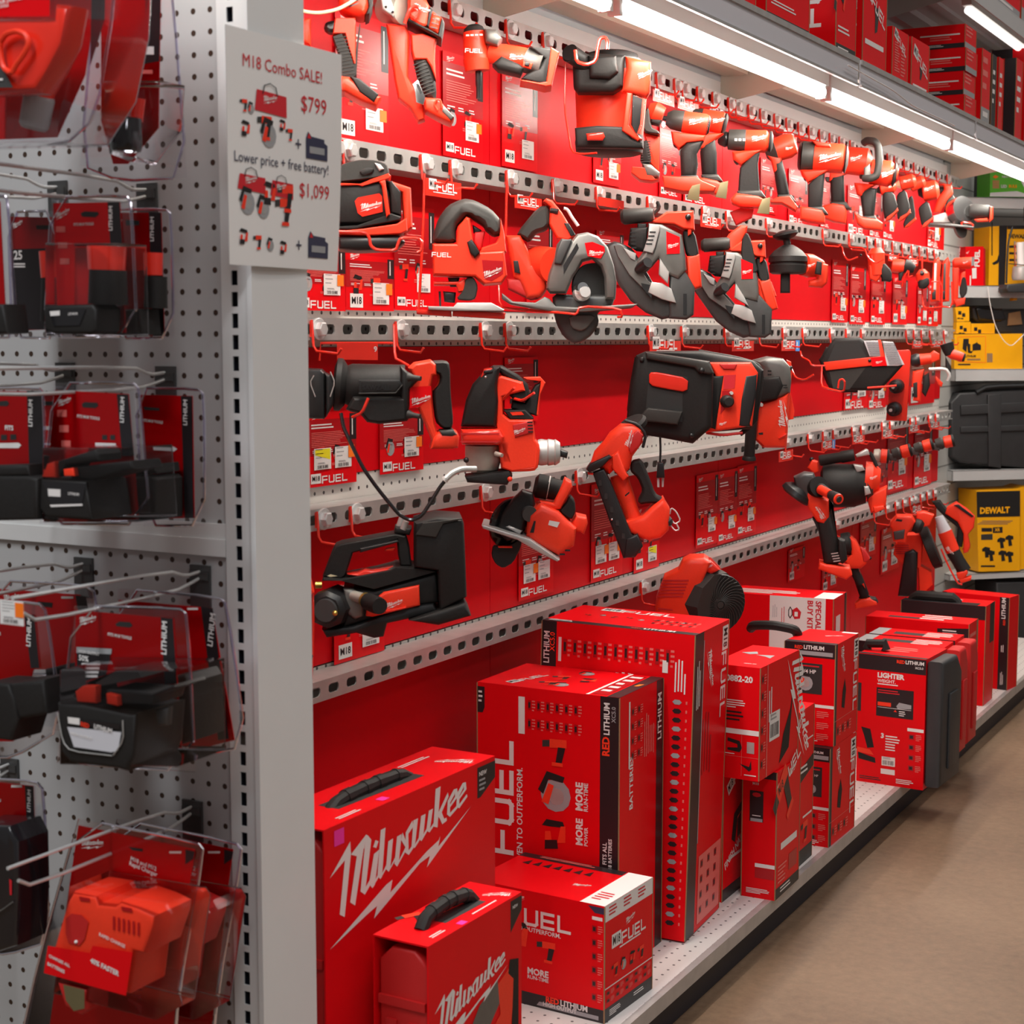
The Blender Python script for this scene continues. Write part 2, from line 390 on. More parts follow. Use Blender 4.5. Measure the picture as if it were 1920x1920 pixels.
# spine of the shelving run that the red display panels hang on
m = MB().use('shelf_grey').box((-.06, .02, 0), (-.012, WALL_END, 2.6)); struct(m, 'wall_left')
m = MB().use('slat').box((-.06, WALL_END, 0), (-.004, 5.42, 2.6)); struct(m, 'wall_far_left')
m = MB().use('slat')
c45 = math.sqrt(.5); D45 = Vector((c45, c45, 0)); N45 = Vector((c45, -c45, 0)); P45 = Vector((0, 4.72, 0))
bk = P45-N45*.46
m.hexa(bk-D45*.2, D45*2.6, (0, 0, 2.6), -N45*.04); struct(m, 'wall_back')
m = MB().use('shelf_grey').box((5.9, -4, 0), (6, 9, 4.2)); struct(m, 'wall_right')
m = MB().use('shelf_grey').box((-3, 8.9, 0), (6, 9, 4.2)); struct(m, 'wall_rear')
# red display panels, one per bay and tier
PB = [.03, 1.17, 2.36, 3.53, WALL_END]
tiers = [(.10, .625, 'bottom'), (.675, .905, 'fourth'), (.985, 1.195, 'third'), (1.262, 1.505, 'second'), (1.535, 1.80, 'top')]
bayn = ['nearest bay', 'second bay', 'third bay', 'farthest bay']
for z0, z1, tn in tiers:
    for i in range(4):
        mm = MB().use('panel_red').box((-.010, PB[i]+.001, z0), (0, PB[i+1]-.001, z1))
        tag(mm.build('backing_panel'), 'plain red backing panel, %s row, %s from the camera' % (tn, bayn[i]), 'panel', 'red backing panels of the tool wall')
# perforated white strips behind each rail
for z0, z1 in ((.628, .672), (.906, .984), (1.196, 1.261), (1.506, 1.534)):
    zd = {.628: .6695, .906: .958, 1.196: 1.251, 1.506: 1.529}[z0]
    mm = MB().use('strip_holes').box((-.011, .03, z0), (-.002, WALL_END, z1)); o = mm.build('perforated_strip', None, (0, 0, zd))
    tag(o, 'white perforated steel strip seen above the slotted rail %s' % {.628: 'lowest on the tool wall', .906: 'second from the bottom', 1.196: 'at eye height', 1.506: 'second from the top'}[z0], 'shelf strip', 'perforated strips behind the rails')
# slotted rails
def rail(z0, z1, y0, y1, label, D=.055, pitch=.0508):
    m = MB().use('galv'); h = z1-z0; n = int((y1-y0)/pitch); x = D
    hz0, hz1 = z0+h*.27, z1-h*.27; c = .004
    for i in range(n):
        a = y0+i*pitch; b = a+pitch; ha, hb = a+pitch*.22, b-pitch*.22
        o = [(x, a, z0), (x, b, z0), (x, b, z1), (x, a, z1)]
        q = [(x, ha+c, hz0), (x, hb-c, hz0), (x, hb, hz0+c), (x, hb, hz1-c), (x, hb-c, hz1), (x, ha+c, hz1), (x, ha, hz1-c), (x, ha, hz0+c)]
        m.add(o+q, [(0, 1, 5, 4), (1, 6, 5), (1, 2, 7, 6), (2, 8, 7), (2, 3, 9, 8), (3, 10, 9), (3, 0, 11, 10), (0, 4, 11)])
        # slot walls
        q2 = [(x-.0025, p[1], p[2]) for p in q]; m.add(q+q2, [(k, (k+1) % 8, 8+(k+1) % 8, 8+k) for k in range(8)])
    m.box((0.0, y0, z1-.0025), (x-.0002, y1, z1+.0005)); m.box((0.0, y0, z0-.0005), (x-.0002, y1, z0+.002))
    m.box((x-.0027, y0, z1-.006), (x-.0005, y1, z1-.0026))
    return tag(m.build('slotted_rail', ang=50), label, 'rail', 'slotted steel rails of the tool wall')
RZ = [(1.762, 1.797), (1.489, 1.524), (1.207, 1.241), (.909, .942), (.634, .667)]
RL = ['topmost slotted steel rail, just under the lit shelf', 'slotted steel rail above the sander and circular saw', 'slotted steel rail at eye height above the reciprocating saw',
      'slotted steel rail behind the hose of the transfer pump', 'lowest slotted steel rail, above the cartons on the base deck']
for i, (a, b) in enumerate(RZ): rail(a, b, .03 if i else .03, WALL_END-.02, RL[i])
# bolts with washers
def bolt_proto():
    m = MB().use('zinc')
    m.lathe((0, 0, 0), (.003, 0, 0), [(0, .0175), (.8, .0175), (1, .0165)], 20); b = m
    m.lathe((.003, 0, 0), (.012, 0, 0), [(0, .0118), (.85, .0118), (1, .0098)], 6)
    return b.build('hex_bolt', ang=25)
rows = [[857, 959, 1026, 1233, 1266, 1280, 1308, 1336, 1365, 1378, 1402, 1424, 1450, 1472, 1494, 1513, 1533, 1552, 1570, 1590, 1659, 1672, 1690, 1708, 1728, 1750, 1770],
        [636, 660, 803, 857, 960, 1045, 1124, 1219, 1320, 1364, 1438, 1543, 1592, 1625, 1641, 1655, 1672, 1690, 1708, 1722, 1737, 1750],
        [600, 755, 912, 957, 1222, 1284, 1364, 1428, 1472, 1509, 1560, 1590, 1618, 1702, 1716, 1730, 1746, 1772],
        [605, 668, 912, 1090, 1480, 1523, 1551, 1570, 1605, 1622, 1661, 1676, 1714, 1724, 1748, 1761],
        [1213, 1578, 1650, 1672, 1690, 1704, 1717, 1724, 1737, 1749, 1761]]
names = ['the topmost slotted rail', 'the rail above the sander', 'the eye-height rail', 'the rail behind the pump hose', 'the lowest slotted rail']
bp = None; BOLTS = []
for r, xs in enumerate(rows):
    zc = (RZ[r][0]+RZ[r][1])/2
    for px in xs:
        y = on(px, 634, 'x', .058).y
        loc = (.0549, y, zc)
        if bp is None: bp = bolt_proto(); o = bp; o.location = loc
        else: o = dup(bp, loc)
        tag(o, 'zinc hex bolt with washer on '+names[r], 'bolt', 'hex bolts on '+names[r]); BOLTS.append((r, px, y, zc))
# ------------------------------------------------------------------ lit shelf above
SX = .35; SZ = 1.868
for k, (y0, y1, nm) in enumerate([(-.07, 1.15, 'nearest'), (1.15, 2.34, 'second'), (2.34, 3.53, 'third'), (3.53, 4.66, 'farthest')]):
    t = empty('upper_shelf', (0, (y0+y1)/2, SZ), 'long beige steel shelf, %s of the four over the tool wall' % nm, 'shelf', 'steel shelves over the tool wall')
    m = MB().use('shelf_beige'); m.box((.005, y0+.002, SZ), (SX, y1-.002, SZ+.004)); m.box((.02, y0+.01, SZ-.012), (.08, y1-.02, SZ)); m.box((.15, y0+.01, SZ-.008), (.17, y1-.02, SZ))
    m.build('tray', t, (0, (y0+y1)/2, SZ))
    m = MB().use('shelf_beige').box((SX-.004, y0+.002, SZ-.04), (SX, y1-.002, SZ-.0005)); m.box((SX-.022, y0+.002, SZ-.04), (SX-.004, y1-.002, SZ-.037)); m.build('front_lip', t, (0, (y0+y1)/2, SZ))
    m = MB().use('silver_box').box((SX+.001, y0+.01, SZ-.058), (SX+.005, y1-.01, SZ+.006)); m.use('galv').box((SX+.005, y0+.01, SZ-.006), (SX+.009, y1-.01, SZ+.006)); m.box((SX+.005, y0+.01, SZ-.058), (SX+.009, y1-.01, SZ-.052)); m.build('price_channel', t, (0, (y0+y1)/2, SZ))
    fr = lambda u, v, w: Vector((u, y1-.012+w, v))
    m = MB().use('shelf_beige').prism([(.005, SZ-.002), (SX-.03, SZ-.002), (SX-.03, SZ-.022), (.05, SZ-.068), (.005, SZ-.068)], fr, 0, .004); m.build('bracket', t, (0, y1, SZ))
# white header strip between the rail and the shelf
m = MB().use('strip_holes').box((-.011, .03, 1.80), (.002, WALL_END, 1.812)); m.use('white').box((-.011, .03, 1.812), (.003, WALL_END, 1.846))
tag(m.build('header_channel'), 'cream steel channel running between topmost rail and lit shelf', 'shelf strip')
# fluorescent tubes
for k, (a, b) in enumerate([(-.10, 1.06), (1.075, 2.235), (2.25, 3.41), (3.425, 4.6)]):
    t = empty('tube_light', (.30, (a+b)/2, 1.80), ['glowing tube light leaving the frame at the top', 'glowing tube light above the round-ended vacuum and drills', 'glowing tube light over the D-handle drill', 'glowing tube light nearest the green bulb carton'][k], 'light', 'tube lights under the beige shelf')
    m = MB().use('white').box((.285, a, 1.800), (.315, b, 1.832)); m.build('batten', t, (.3, a, 1.8))
    m = MB().use('tube').lathe((.30, a+.018, 1.784), (.30, b-.018, 1.784), [(0, .015), (1, .015)], 14); m.build('tube', t, (.3, a, 1.785))
    for y in (a+.012, b-.012):
        m = MB().use('white').box((.288, y-.006, 1.770), (.312, y+.006, 1.802)); m.build('socket', t, (.3, y, 1.785))
    L = bpy.data.lights.new('tube_glow', 'AREA'); L.shape = 'RECTANGLE'; L.size = b-a-.06; L.size_y = .02; L.energy = 10.5; L.color = (1, .93, .82)
    lo = bpy.data.objects.new('tube_glow', L); COL.objects.link(lo); lo.location = (.30, (a+b)/2, 1.768); lo.rotation_euler = (0, math.radians(25), math.pi/2) if 0 else (0, 0, math.pi/2)
# wire along the shelf front
P = [on(x, y, 'x', .364) for x, y in ((1590, 122), (1640, 150), (1676, 170), (1710, 198), (1740, 212), (1766, 224), (1790, 236))]
m = MB().use('white').tube([Vector(q) for q in chaikin([tuple(p) for p in P], 2, False)], .0016, 6); tag(m.build('lamp_wire'), 'thin white wire drooping along the lit shelf front', 'wire')
# second shelf above
Z2 = 2.265
for k, (y0, y1) in enumerate([(2.34, 3.53), (3.53, 4.66)]):
    t = empty('high_shelf', (0, y0, Z2), ['grey underside of the high shelf, nearer one at the top edge', 'grey underside of the high shelf, farther one above the stacked cartons'][k], 'shelf', 'high shelves near the ceiling')
    m = MB().use('shelf_grey').box((.005, y0, Z2), (SX, y1-.003, Z2+.004)); m.box((.03, y0, Z2-.02), (.09, y1-.02, Z2)); m.box((.16, y0, Z2-.012), (.19, y1-.02, Z2)); m.box((.25, y0, Z2-.012), (.28, y1-.02, Z2)); m.build('tray', t, (0, y0, Z2))
    m = MB().use('shelf_grey').box((SX-.004, y0, Z2-.05), (SX, y1-.003, Z2-.0005)); m.build('front_lip', t, (0, y0, Z2))
    fr = lambda u, v, w: Vector((u, y1-.014+w, v))
    m = MB().use('shelf_grey').prism([(.0, Z2-.002), (SX-.03, Z2-.002), (SX-.03, Z2-.022), (.05, Z2-.08), (.0, Z2-.08)], fr, 0, .004); m.build('bracket', t, (0, y1, Z2))
m = MB().use('white').box((.285, 3.6, 2.225), (.315, 4.6, 2.25)); m.use('tube_dim').lathe((.30, 3.62, 2.212), (.30, 4.58, 2.212), [(0, .012), (1, .012)], 12)
tag(m.build('tube_light'), 'tube light under the high shelf, top right corner', 'light')
# ------------------------------------------------------------------ base deck
t = empty('base_deck', (.24, 2.3, DECK), 'long perforated white base deck holding the red cartons', 'shelf')
m = MB().use('deck_holes').box((0.002, .03, DECK-.004), (.468, WALL_END+.05, DECK)); m.build('deck_top', t, (0, 0, 0))
m = MB().use('galv').box((.468, .03, DECK-.028), (.482, WALL_END+.05, DECK+.0)); m.build('front_rail', t, (.47, 0, DECK))
m = MB().use('kick_slot_shade').box((.445, .03, .001), (.462, WALL_END+.05, DECK-.006)); m.build('kick_plate', t, (.45, 0, 0))
# ------------------------------------------------------------------ end panel
m = MB().use('pegboard').box((-1.0, 0, .02), (.2985, .006, 2.3)); o = struct(m, 'wall_front', (-.0062, 0, .0085))
m = MB().use('post_grey')
m.box((-1.0, -.004, .965), (.2985, -.0003, .985)); m.box((-1.0, -.0062, .945), (.2985, -.0042, .966)); struct(m, 'trim_1')
PX0, PX1 = .300, .349
m = MB().use('post_grey'); m.box((PX0, -.006, 0), (PX0+.015, -.004, 2.4)); m.box((PX0+.0245, -.006, 0), (PX1-.006, -.004, 2.4)); m.box((PX0, -.004, 0), (PX0+.002, .10, 2.4)); m.box((PX1-.006, -.0055, 0), (PX1, .10, 2.4))
zz = .02
while zz < 2.3: m.box((PX0+.015, -.006, zz), (PX0+.0245, -.004, zz+.008)); zz += .0254
m.use('kick_slot_shade').box((PX0+.0022, .004, 0.01), (PX1-.0062, .0295, 2.39)); m.use('kick_slot_shade').box((PX0+.0022, -.0038, 0.01), (PX0+.0148, .004, 2.39)); m.box((PX0+.0247, -.0038, 0.01), (PX1-.0062, .004, 2.39))  # dark fill inside the hollow post stands in for shade behind the slots
m.use('post_grey').box((PX1-.006, -.012, 0), (PX1+.001, -.0055, 2.4))
struct(m, 'trim_2')
# ------------------------------------------------------------------ light and sky
w = bpy.data.worlds.new('room'); scn.world = w; w.use_nodes = True; w.node_tree.nodes['Background'].inputs[0].default_value = (1, .95, .92, 1); w.node_tree.nodes['Background'].inputs[1].default_value = .13
for i, (x, y, en) in enumerate([(.2, -2.6, 104), (2.6, -2.6, 70), (1.7, .3, 22), (1.7, 3.4, 22), (1.7, 6.2, 12), (4, 1, 20), (4, 5, 20)]):  # unseen overhead lights; the pair behind the camera added to brighten the end panel
    L = bpy.data.lights.new('ceiling_fill', 'AREA'); L.shape = 'RECTANGLE'; L.size = 2.4; L.size_y = .5; L.energy = en; L.color = (.93, .97, 1) if y < -1 else (1, .95, .9)
    o = bpy.data.objects.new('ceiling_fill', L); COL.objects.link(o); o.location = (x, y, 4.1); o.rotation_euler = (0, 0, math.pi/2)
scn.view_settings.view_transform = 'Standard'; scn.view_settings.look = 'None'; scn.view_settings.gamma = 1; scn.view_settings.exposure = 0.24
scn.cycles.use_denoising = True; scn.cycles.max_bounces = 8; scn.cycles.transparent_max_bounces = 24; scn.cycles.diffuse_bounces = 3; scn.cycles.glossy_bounces = 3
# ------------------------------------------------------------------ cartons on the base deck
class Box: pass
def fit(T, L, R, X=None, B=None, base=DECK, vy=None):
    if B is not None: g = on(*B, 'z', base); X = g.x
    P = on(*T, 'x', X); z = P.z; l = on(*L, 'z', z); r = on(*R, 'z', z)
    b = r-P; a = l-P; bh = b.normalized(); ph = Vector((-bh.y, bh.x, 0)); ah = ph*a.dot(ph)
    o = Box(); o.P = Vector((P.x, P.y, base)); o.a = ah; o.b = b; o.h = z-base; o.base = base
    return o
def carton(f, name, label, cat='box', group=None, col='print_red', deco=None, tilt=0, cols=None):
    mb = MB(); P, a, b, h = f.P, f.a, f.b, f.h; Zv = Vector((0, 0, h)); e = .0009
    mb.use(col).hexa(P, b, a, Zv)
    fl = Face(mb, P+a, -a, Zv, -b); fr_ = Face(mb, P, b, Zv, -a); ft = Face(mb, P+a+Zv, -a, b, (0, 0, 1))
    if deco: deco(fl, fr_, ft)
    mb.use('cardboard')
    for c in (P, P+b, P+a): mb.box(tuple(c+Vector((-e, -e, .001))), tuple(c+Vector((e, e, h-.001))))
    o = mb.build(name, None, P, smooth=False)
    if tilt: o.rotation_euler = Matrix.Rotation(math.radians(tilt), 3, Vector((-math.sin(TH), math.cos(TH), 0))).to_euler()
    return tag(o, label, cat, group)
W_, I_, PK, DK, GR = 'print_white', 'ink', 'print_pink', 'print_dark', 'print_grey'

def sleeve(f, label, nm, hole, hd, rdeco, tdeco, caseband):
    P, a, b, h = f.P, f.a, f.b, f.h; w = a.length; L = b.length
    t = empty(nm, P, label, 'box', 'carrying cases in open-ended red sleeves')
    up = Vector((0, 0, 1)); th = .0025; an = a.normalized(); bn = b.normalized()
    mb = MB().use('print_red'); mb.hexa(P, b, an*th, up*h); mb.hexa(P+a-an*th, b, an*th, up*h); mb.hexa(P+up*(h-th)+an*th, b, a-2*an*th, up*th); mb.hexa(P+an*th, b, a-2*an*th, up*th); mb.hexa(P+b-bn*th+an*th+up*th, bn*th*.9, a-2*an*th, up*(h-2*th))
    fr_ = Face(mb, P, b, up*h, -a); ft = Face(mb, P+a+up*h, -a, b, up)
    tdeco(ft); rdeco(fr_)
    mb.build('sleeve', t, P, smooth=False)
    # moulded case seen through the open end
    y0 = .006; c0 = P+bn*y0; g = .006; W = w-2*g; H = h-.018
    fr = lambda u, v, q: c0+an*(g+u)+up*(.004+v)+bn*q
    mb = MB().use('case_red'); mb.prism([(0, 0), (W, 0), (W, H-.02), (W-.02, H), (.02, H), (0, H-.02)], fr, 0, L-.02, .004)
    mb.hexa(c0+an*(g+W*.15)+up*.03-bn*.004, an*W*.22, up*(H*caseband-.05), bn*.004); mb.hexa(c0+an*(g+W*.62)+up*.03-bn*.004, an*W*.22, up*(H*caseband-.05), bn*.004)
    mb.hexa(c0+an*(g+.001)+up*(H*caseband)-bn*.005, an*(W-.002), up*.012, bn*.005)
    mb.build('carrying_case', t, P)
    q = [ft.P(u, v, .001+z) for u, v, z in hd]
    mb = MB().use('rubber'); Q = [Vector(x) for x in chaikin([tuple(p) for p in q], 1, False)]; mb.tube(Q, .010, 10)
    for k in range(3, len(Q)-3): mb.tube([Q[k], Q[k]+(Q[k+1]-Q[k])*.35], .0112, 10)
    mb.build('handle', t, P)
    return t
def rd1(F_):
    F_.xf(LOGO, W_, (_y0-b1.P.y)/b1.b.length, (_z0-DECK)/b1.h, (_y1-_y0)/b1.b.length, 0); F_.poly(I_, [(.88, .985), (1, .985), (1, .93), (.9, .885), (.88, .885)]); F_.text(W_, 'NEW', .89, .955, .05, lay=3); F_.lines(GR, .89, .90, .95, .945, 3, 3)
    F_.rect('pink', .05, .94, .10, .985, 2)
def td1(F_):
    F_.poly('dark', [(.35, .2), (.65, .2), (.72, .66), (.36, .66)]); F_.xf(LOGO, W_, .9, .92, .55, 200, 2); F_.text(W_, 'BOXED-12', .82, .1, .22, 90, 2, asp=.04) if 0 else F_.lines(W_, .84, .1, .93, .28, 2, 2, vert=True)
    F_.rect('pink', .80, .34, .92, .38, 2); F_.lines(W_, .2, .68, .3, .95, 2, 2, vert=True)
b1 = fit((607, 1557), (540, 1530), (928, 1417), X=.33); b1.a = b1.a.normalized()*.115
sleeve(b1, 'large open-ended red sleeve box with big white script wordmark', 'hammer_case_box', None, [(.5, .2, -.01), (.5, .25, .003), (.5, .42, .006), (.5, .6, .004), (.5, .66, -.01)], rd1, td1, .62)
def rd2(F_):
    F_.xf(LOGO, W_, .05, .53, .78, 0); F_.poly(I_, [(.87, .985), (1, .985), (1, .92), (.87, .84)]); F_.text(W_, 'NEW', .89, .945, .06, lay=3); F_.rect('pink', .07, .37, .13, .42, 2)
    for mt, q in (('rubber_light', '.2,.36 .45,.50 .47,.47 .22,.33'), ('grey_metal', '.42,.52 .52,.60 .72,.66 .74,.55 .55,.42 .43,.46'), ('tool_red', '.72,.64 .9,.70 .92,.62 .86,.36 .78,.36 .74,.55'), ('rubber', '.86,.72 .96,.70 .96,.38 .88,.38 .90,.62 .84,.66'), ('tool_red', '.60,.42 .76,.5 .78,.25 .6,.2'), ('rubber', '.50,.46 .56,.46 .54,.20 .48,.20'), ('ink', '.55,.2 .85,.26 .86,.16 .56,.1')):
        F_.poly(mt, pts(q), 2+.1*len(q)/10)
def td2(F_):
    F_.poly('dark', [(.38, .34), (.70, .34), (.74, .75), (.5, .75)]); F_.xf(LOGO, W_, .9, .96, .5, 205, 2); F_.lines(W_, .8, .1, .9, .3, 2, 2, vert=True); F_.rect('pink', .85, .36, .97, .42, 2)
    F_.lines(W_, .84, .5, .9, .8, 1, 2, vert=True); F_.picto(.2, .2, .45, 0, 2, 60)
b2 = fit((803, 1775), (690, 1757), (978, 1672), X=.452)
sleeve(b2, 'small open-ended red sleeve box with rotary hammer picture, in front of the large one', 'hammer_case_box', None, [(.5, .2, -.004), (.5, .26, .013), (.5, .48, .018), (.5, .68, .012), (.5, .76, -.006)], rd2, td2, .75)

def d3(l, r, t):
    l.rect(I_, 0, 0, 1, .115); l.fuel(W_, .09, .71, .66); l.text(W_, 'DRIVEN TO OUTPERFORM.', .18, .645, .5); l.logo(W_, .25, .86, .16)
    l.picto(.22, .45, .22, 2); l.picto(.5, .43, .14, 0); l.text(W_, 'MORE', .2, .275, .15, bold=.04); l.text(W_, 'POWER', .2, .235, .11, bold=.02); l.text(W_, 'MORE', .43, .275, .16, bold=.04); l.text(W_, 'RUN-TIME', .43, .235, .16)
    l.poly(GR, [(.50, .02), (.52, .055), (.96, .055), (.96, .02)], 2); l.text('tool_red', 'RED', .57, .065, .10, lay=3, bold=.04); l.text(W_, 'LITHIUM', .68, .065, .2, lay=3, bold=.03); l.text(W_, 'HIGH OUTPUT', .55, .028, .25, lay=3); l.lines(W_, .3, .04, .4, .09, 3)
    l.rect(W_, .91, .87, .985, .90, 2); l.grid(.90, .14, .995, .84, 1, 6); l.poly('txt_navy', [(.88, .985), (1, .985), (1, .93), (.93, .93)], 2)
    r.rect(I_, 0, 0, 1, .12); r.rect(W_, 0, .86, 1, 1); 
    for i, s in enumerate(('SPECIAL BUY KIT', 'ENSEMBLE', 'KIT ESPECIAL')): r.lines('txt_red', .08+.3*i, .885, .3+.3*i, .975, 3, 2)
    r.logo(W_, .42, .73, .2); r.fuel(W_, .14, .60, .7); r.lines(W_, .3, .55, .75, .58, 1)
    for k in range(4): r.picto(.14+.18*k, .36, .13, k % 3)
    r.rect(W_, 0, .285, 1, .295, 2); r.grid(.02, .14, .98, .27, 5, 2); r.lines(W_, .1, .03, .35, .09, 4, 2); r.lines(W_, .6, .05, .9, .09, 2, 2)
    t.rect(W_, .82, 0, 1, 1, 1); t.lines('txt_red', .85, .1, .97, .35, 4, 2); t.rect(I_, 0, .88, .81, 1, 1); t.lines(PK, .15, .92, .75, .98, 2, 2); t.logo(W_, .62, .35, .13, 8)
    for k in range(7): t.poly(I_, [(.1+.08*k, .7), (.14+.08*k, .82), (.16+.08*k, .68)], 2)
b3 = fit((1134, 1700), (872, 1655), (1224, 1645), B=(1134, 1919))
carton(b3, 'tool_kit_carton', 'low red combo kit carton with a white strip round its top edge', 'box', None, 'print_red', d3)
def d4(l, r, t):
    l.rect(I_, .87, 0, 1, 1); l.poly(I_, [(0, .89), (0, .985), (.055, .985), (.055, .91), (.04, .89)], 2); l.lines(W_, .01, .92, .05, .97, 3, 3)
    l.fuel(W_, .25, .385, .72, 90, badge=False); l.text(W_, 'DRIVEN TO OUTPERFORM.', .33, .32, .68, 90); l.rect(W_, .30, .83, .345, .965, 2); l.grid(.36, .83, .75, .965, 6, 2)
    l.picto(.47, .74, .17, 0, 2); l.picto(.44, .565, .25, 1); l.picto(.47, .42, .19, 2, rot=8)
    l.text(W_, 'MORE', .755, .58, .18, 90, bold=.04); l.text(W_, 'RUN-TIME', .79, .58, .18, 90); l.text(W_, 'MORE', .755, .455, .17, 90, bold=.04); l.text(W_, 'POWER', .79, .455, .12, 90)
    l.text('tool_red', 'RED', .935, .79, .12, 90, lay=3, bold=.04); l.text(W_, 'LITHIUM', .935, .865, .2, 90, lay=3, bold=.03); l.text(GR, 'XC5.0', .975, .91, .1, 90, lay=3)
    l.text(W_, 'FITS ALL', .92, .40, .14, 90, lay=3); l.text(W_, 'M18 BATTERIES', .955, .37, .22, 90, lay=3)
    r.rect(I_, .84, 0, 1, 1); r.rect(W_, .2, .73, .23, .97, 2); r.grid(.25, .74, .53, .95, 2, 4); r.lines(PK, .55, .74, .8, .93, 6, 2, vert=True); r.text(W_, 'LITHIUM', .95, .78, .45, 90, lay=3); r.text(W_, 'BATTERIES', .3, .58, .5, 90)
    t.rect(W_, .77, 0, .79, 1, 2); t.rect(DK, .80, .05, .9, .95, 2); t.lines(W_, .81, .1, .9, .9, 5, 3); t.rect(I_, .915, 0, 1, 1, 2); t.fuel(W_, .22, .1, .33, 74); 
    for k in range(5): t.picto(.38+.08*(k % 3)*1.2, .15+.28*(k//2), .12, k % 3, 2, 20)
    t.poly('orange', [(.94, .5), (.97, .52), (.98, .62), (.95, .6)], 3)
b4 = fit((1162, 1309), (901, 1276), (1244, 1271), X=.38)
carton(b4, 'tool_kit_carton', 'square red combo kit carton with circular saw picture and vertical FUEL lettering', 'box', None, 'print_red', d4)
def d5(l, r, t):
    l.rect(I_, 0, 0, .1, 1); l.text(W_, 'LITHIUM', .055, .86, .2, 90, lay=3, bold=.02); l.text('tool_red', 'XC5.0', .09, .90, .12, 90, lay=3); l.grid(.14, .86, .88, .96, 11, 1); l.rect(W_, .115, .87, .135, .95, 2)
    l.lines(W_, .88, .8, .96, .93, 4, 2, vert=True); l.rect(W_, .8, .87, .835, .91, 3); l.lines(W_, .5, .82, .66, .86, 4, 2, vert=True)
    for k in range(26): l.poly(I_ if k % 3 else 'print_grey', [(.90+.03*math.cos(i*1.05), .78-k*.029+.009*math.sin(i*1.05)) for i in range(6)], 2); l.rect(PK, .955, .775-k*.029, .965, .785-k*.029, 2)
    r.rect(I_, 0, 0, .25, 1); r.rect(GR, .25, .3, .27, .97, 2); r.text(W_, 'LITHIUM', .18, .85, .75, 90, lay=3) if 0 else r.lines(W_, .08, .75, .2, .97, 3, 3, vert=True)
    r.xf(LOGO, W_, .34, .93, .4, -80); r.lines(W_, .45, .83, .5, .93, 1, 2, vert=True)
    r.fuel(W_, .80, .985, .85, -90); r.rect('print_pink', .32, .02, .97, .25, 2); r.grid(.35, .03, .95, .24, 3, 4, 3); r.lines(DK, .3, .5, .6, .75, 4, 2, vert=True)
    t.rect(I_, 0, 0, 1, .12, 1); t.text('tool_red', 'RED', .58, .03, .06, lay=3); t.text(W_, 'LITHIUM', .66, .03, .2, lay=3); t.lines(W_, .03, .02, .25, .10, 2, 3); t.fuel(W_, .18, .78, .5); 
    for k in range(8): t.picto(.15+.09*k, .45+.05*(k % 2), .05, k % 3)
    t.grid(.62, .3, .92, .6, 5, 2)
b5 = fit((1303, 1193), (1040, 1160), (1367, 1160), X=.436); b4.b = b4.b*.87; b5.P = b5.P+Vector((-.014, .002, .004)); b5.h -= .004
carton(b5, 'tool_kit_carton', 'tallest red kit carton on the base deck with black corner band', 'box', None, 'print_red', d5, tilt=1.3)
def d8(l, r, t):
    l.rect(I_, .22, .60, .62, .84, 2); l.rect(GR, .25, .6, .6, .625, 3); l.poly('txt_red', [(.42+.13*math.cos(i*.8), .81+.018*math.sin(i*.8)) for i in range(8)], 3); l.lines(W_, .3, .635, .55, .65, 1, 3); l.text(W_, 'M18', .3, .885, .18)
    l.rect(W_, .40, .245, .98, .275, 2); l.rect(DK, .4, .16, .96, .24, 2); l.lines(W_, .15, .03, .9, .075, 4, 2); l.rect(I_, .0, .94, 1, 1)
    r.rect('rubber_light', 0, 0, 1, .085); r.fuel(W_, .08, .78, 1.0, 26, badge=True); r.logo(W_, .5, .9, .3); r.lines(W_, .2, .3, .9, .42, 1, 2); r.picto(.2, .5, .7, 0, rot=40); r.lines(PK, .1, .1, .5, .25, 5, 2); r.rect(DK, .55, .15, .9, .28, 2); r.lines(W_, .2, .02, .8, .07, 2, 3)
b8 = fit((1457, 1449), (1394, 1440), (1501, 1417), B=(1451, 1691))
carton(b8, 'power_tool_carton', 'upright red tool carton holding up the vacuum carton, black window print on its side', 'box', None, 'print_red', d8)
b7 = fit((1357, 1437), (1330, 1433), (1410, 1404), X=.40)
def d7(l, r, t):
    r.rect(I_, 0, 0, 1, .09); r.fuel(W_, .18, .76, .8, 28, badge=True); r.logo(W_, .5, .88, .25); r.lines(W_, .2, .25, .9, .3, 1, 2)
    for mt, q in (('rubber', '.3,.42 .38,.6 .75,.68 .8,.62 .5,.56 .42,.38'), ('tool_red', '.38,.6 .75,.68 .78,.63 .42,.52'), ('rubber', '.5,.56 .62,.58 .6,.42 .5,.4')): r.poly(mt, pts(q), 2+len(q)*.01)
    r.text(W_, 'FINISH NAILER', .1, .22, .8, 24, asp=.13)
carton(b7, 'power_tool_carton', 'narrow red nailer carton squeezed beside the tallest carton', 'box', None, 'print_red', d7)
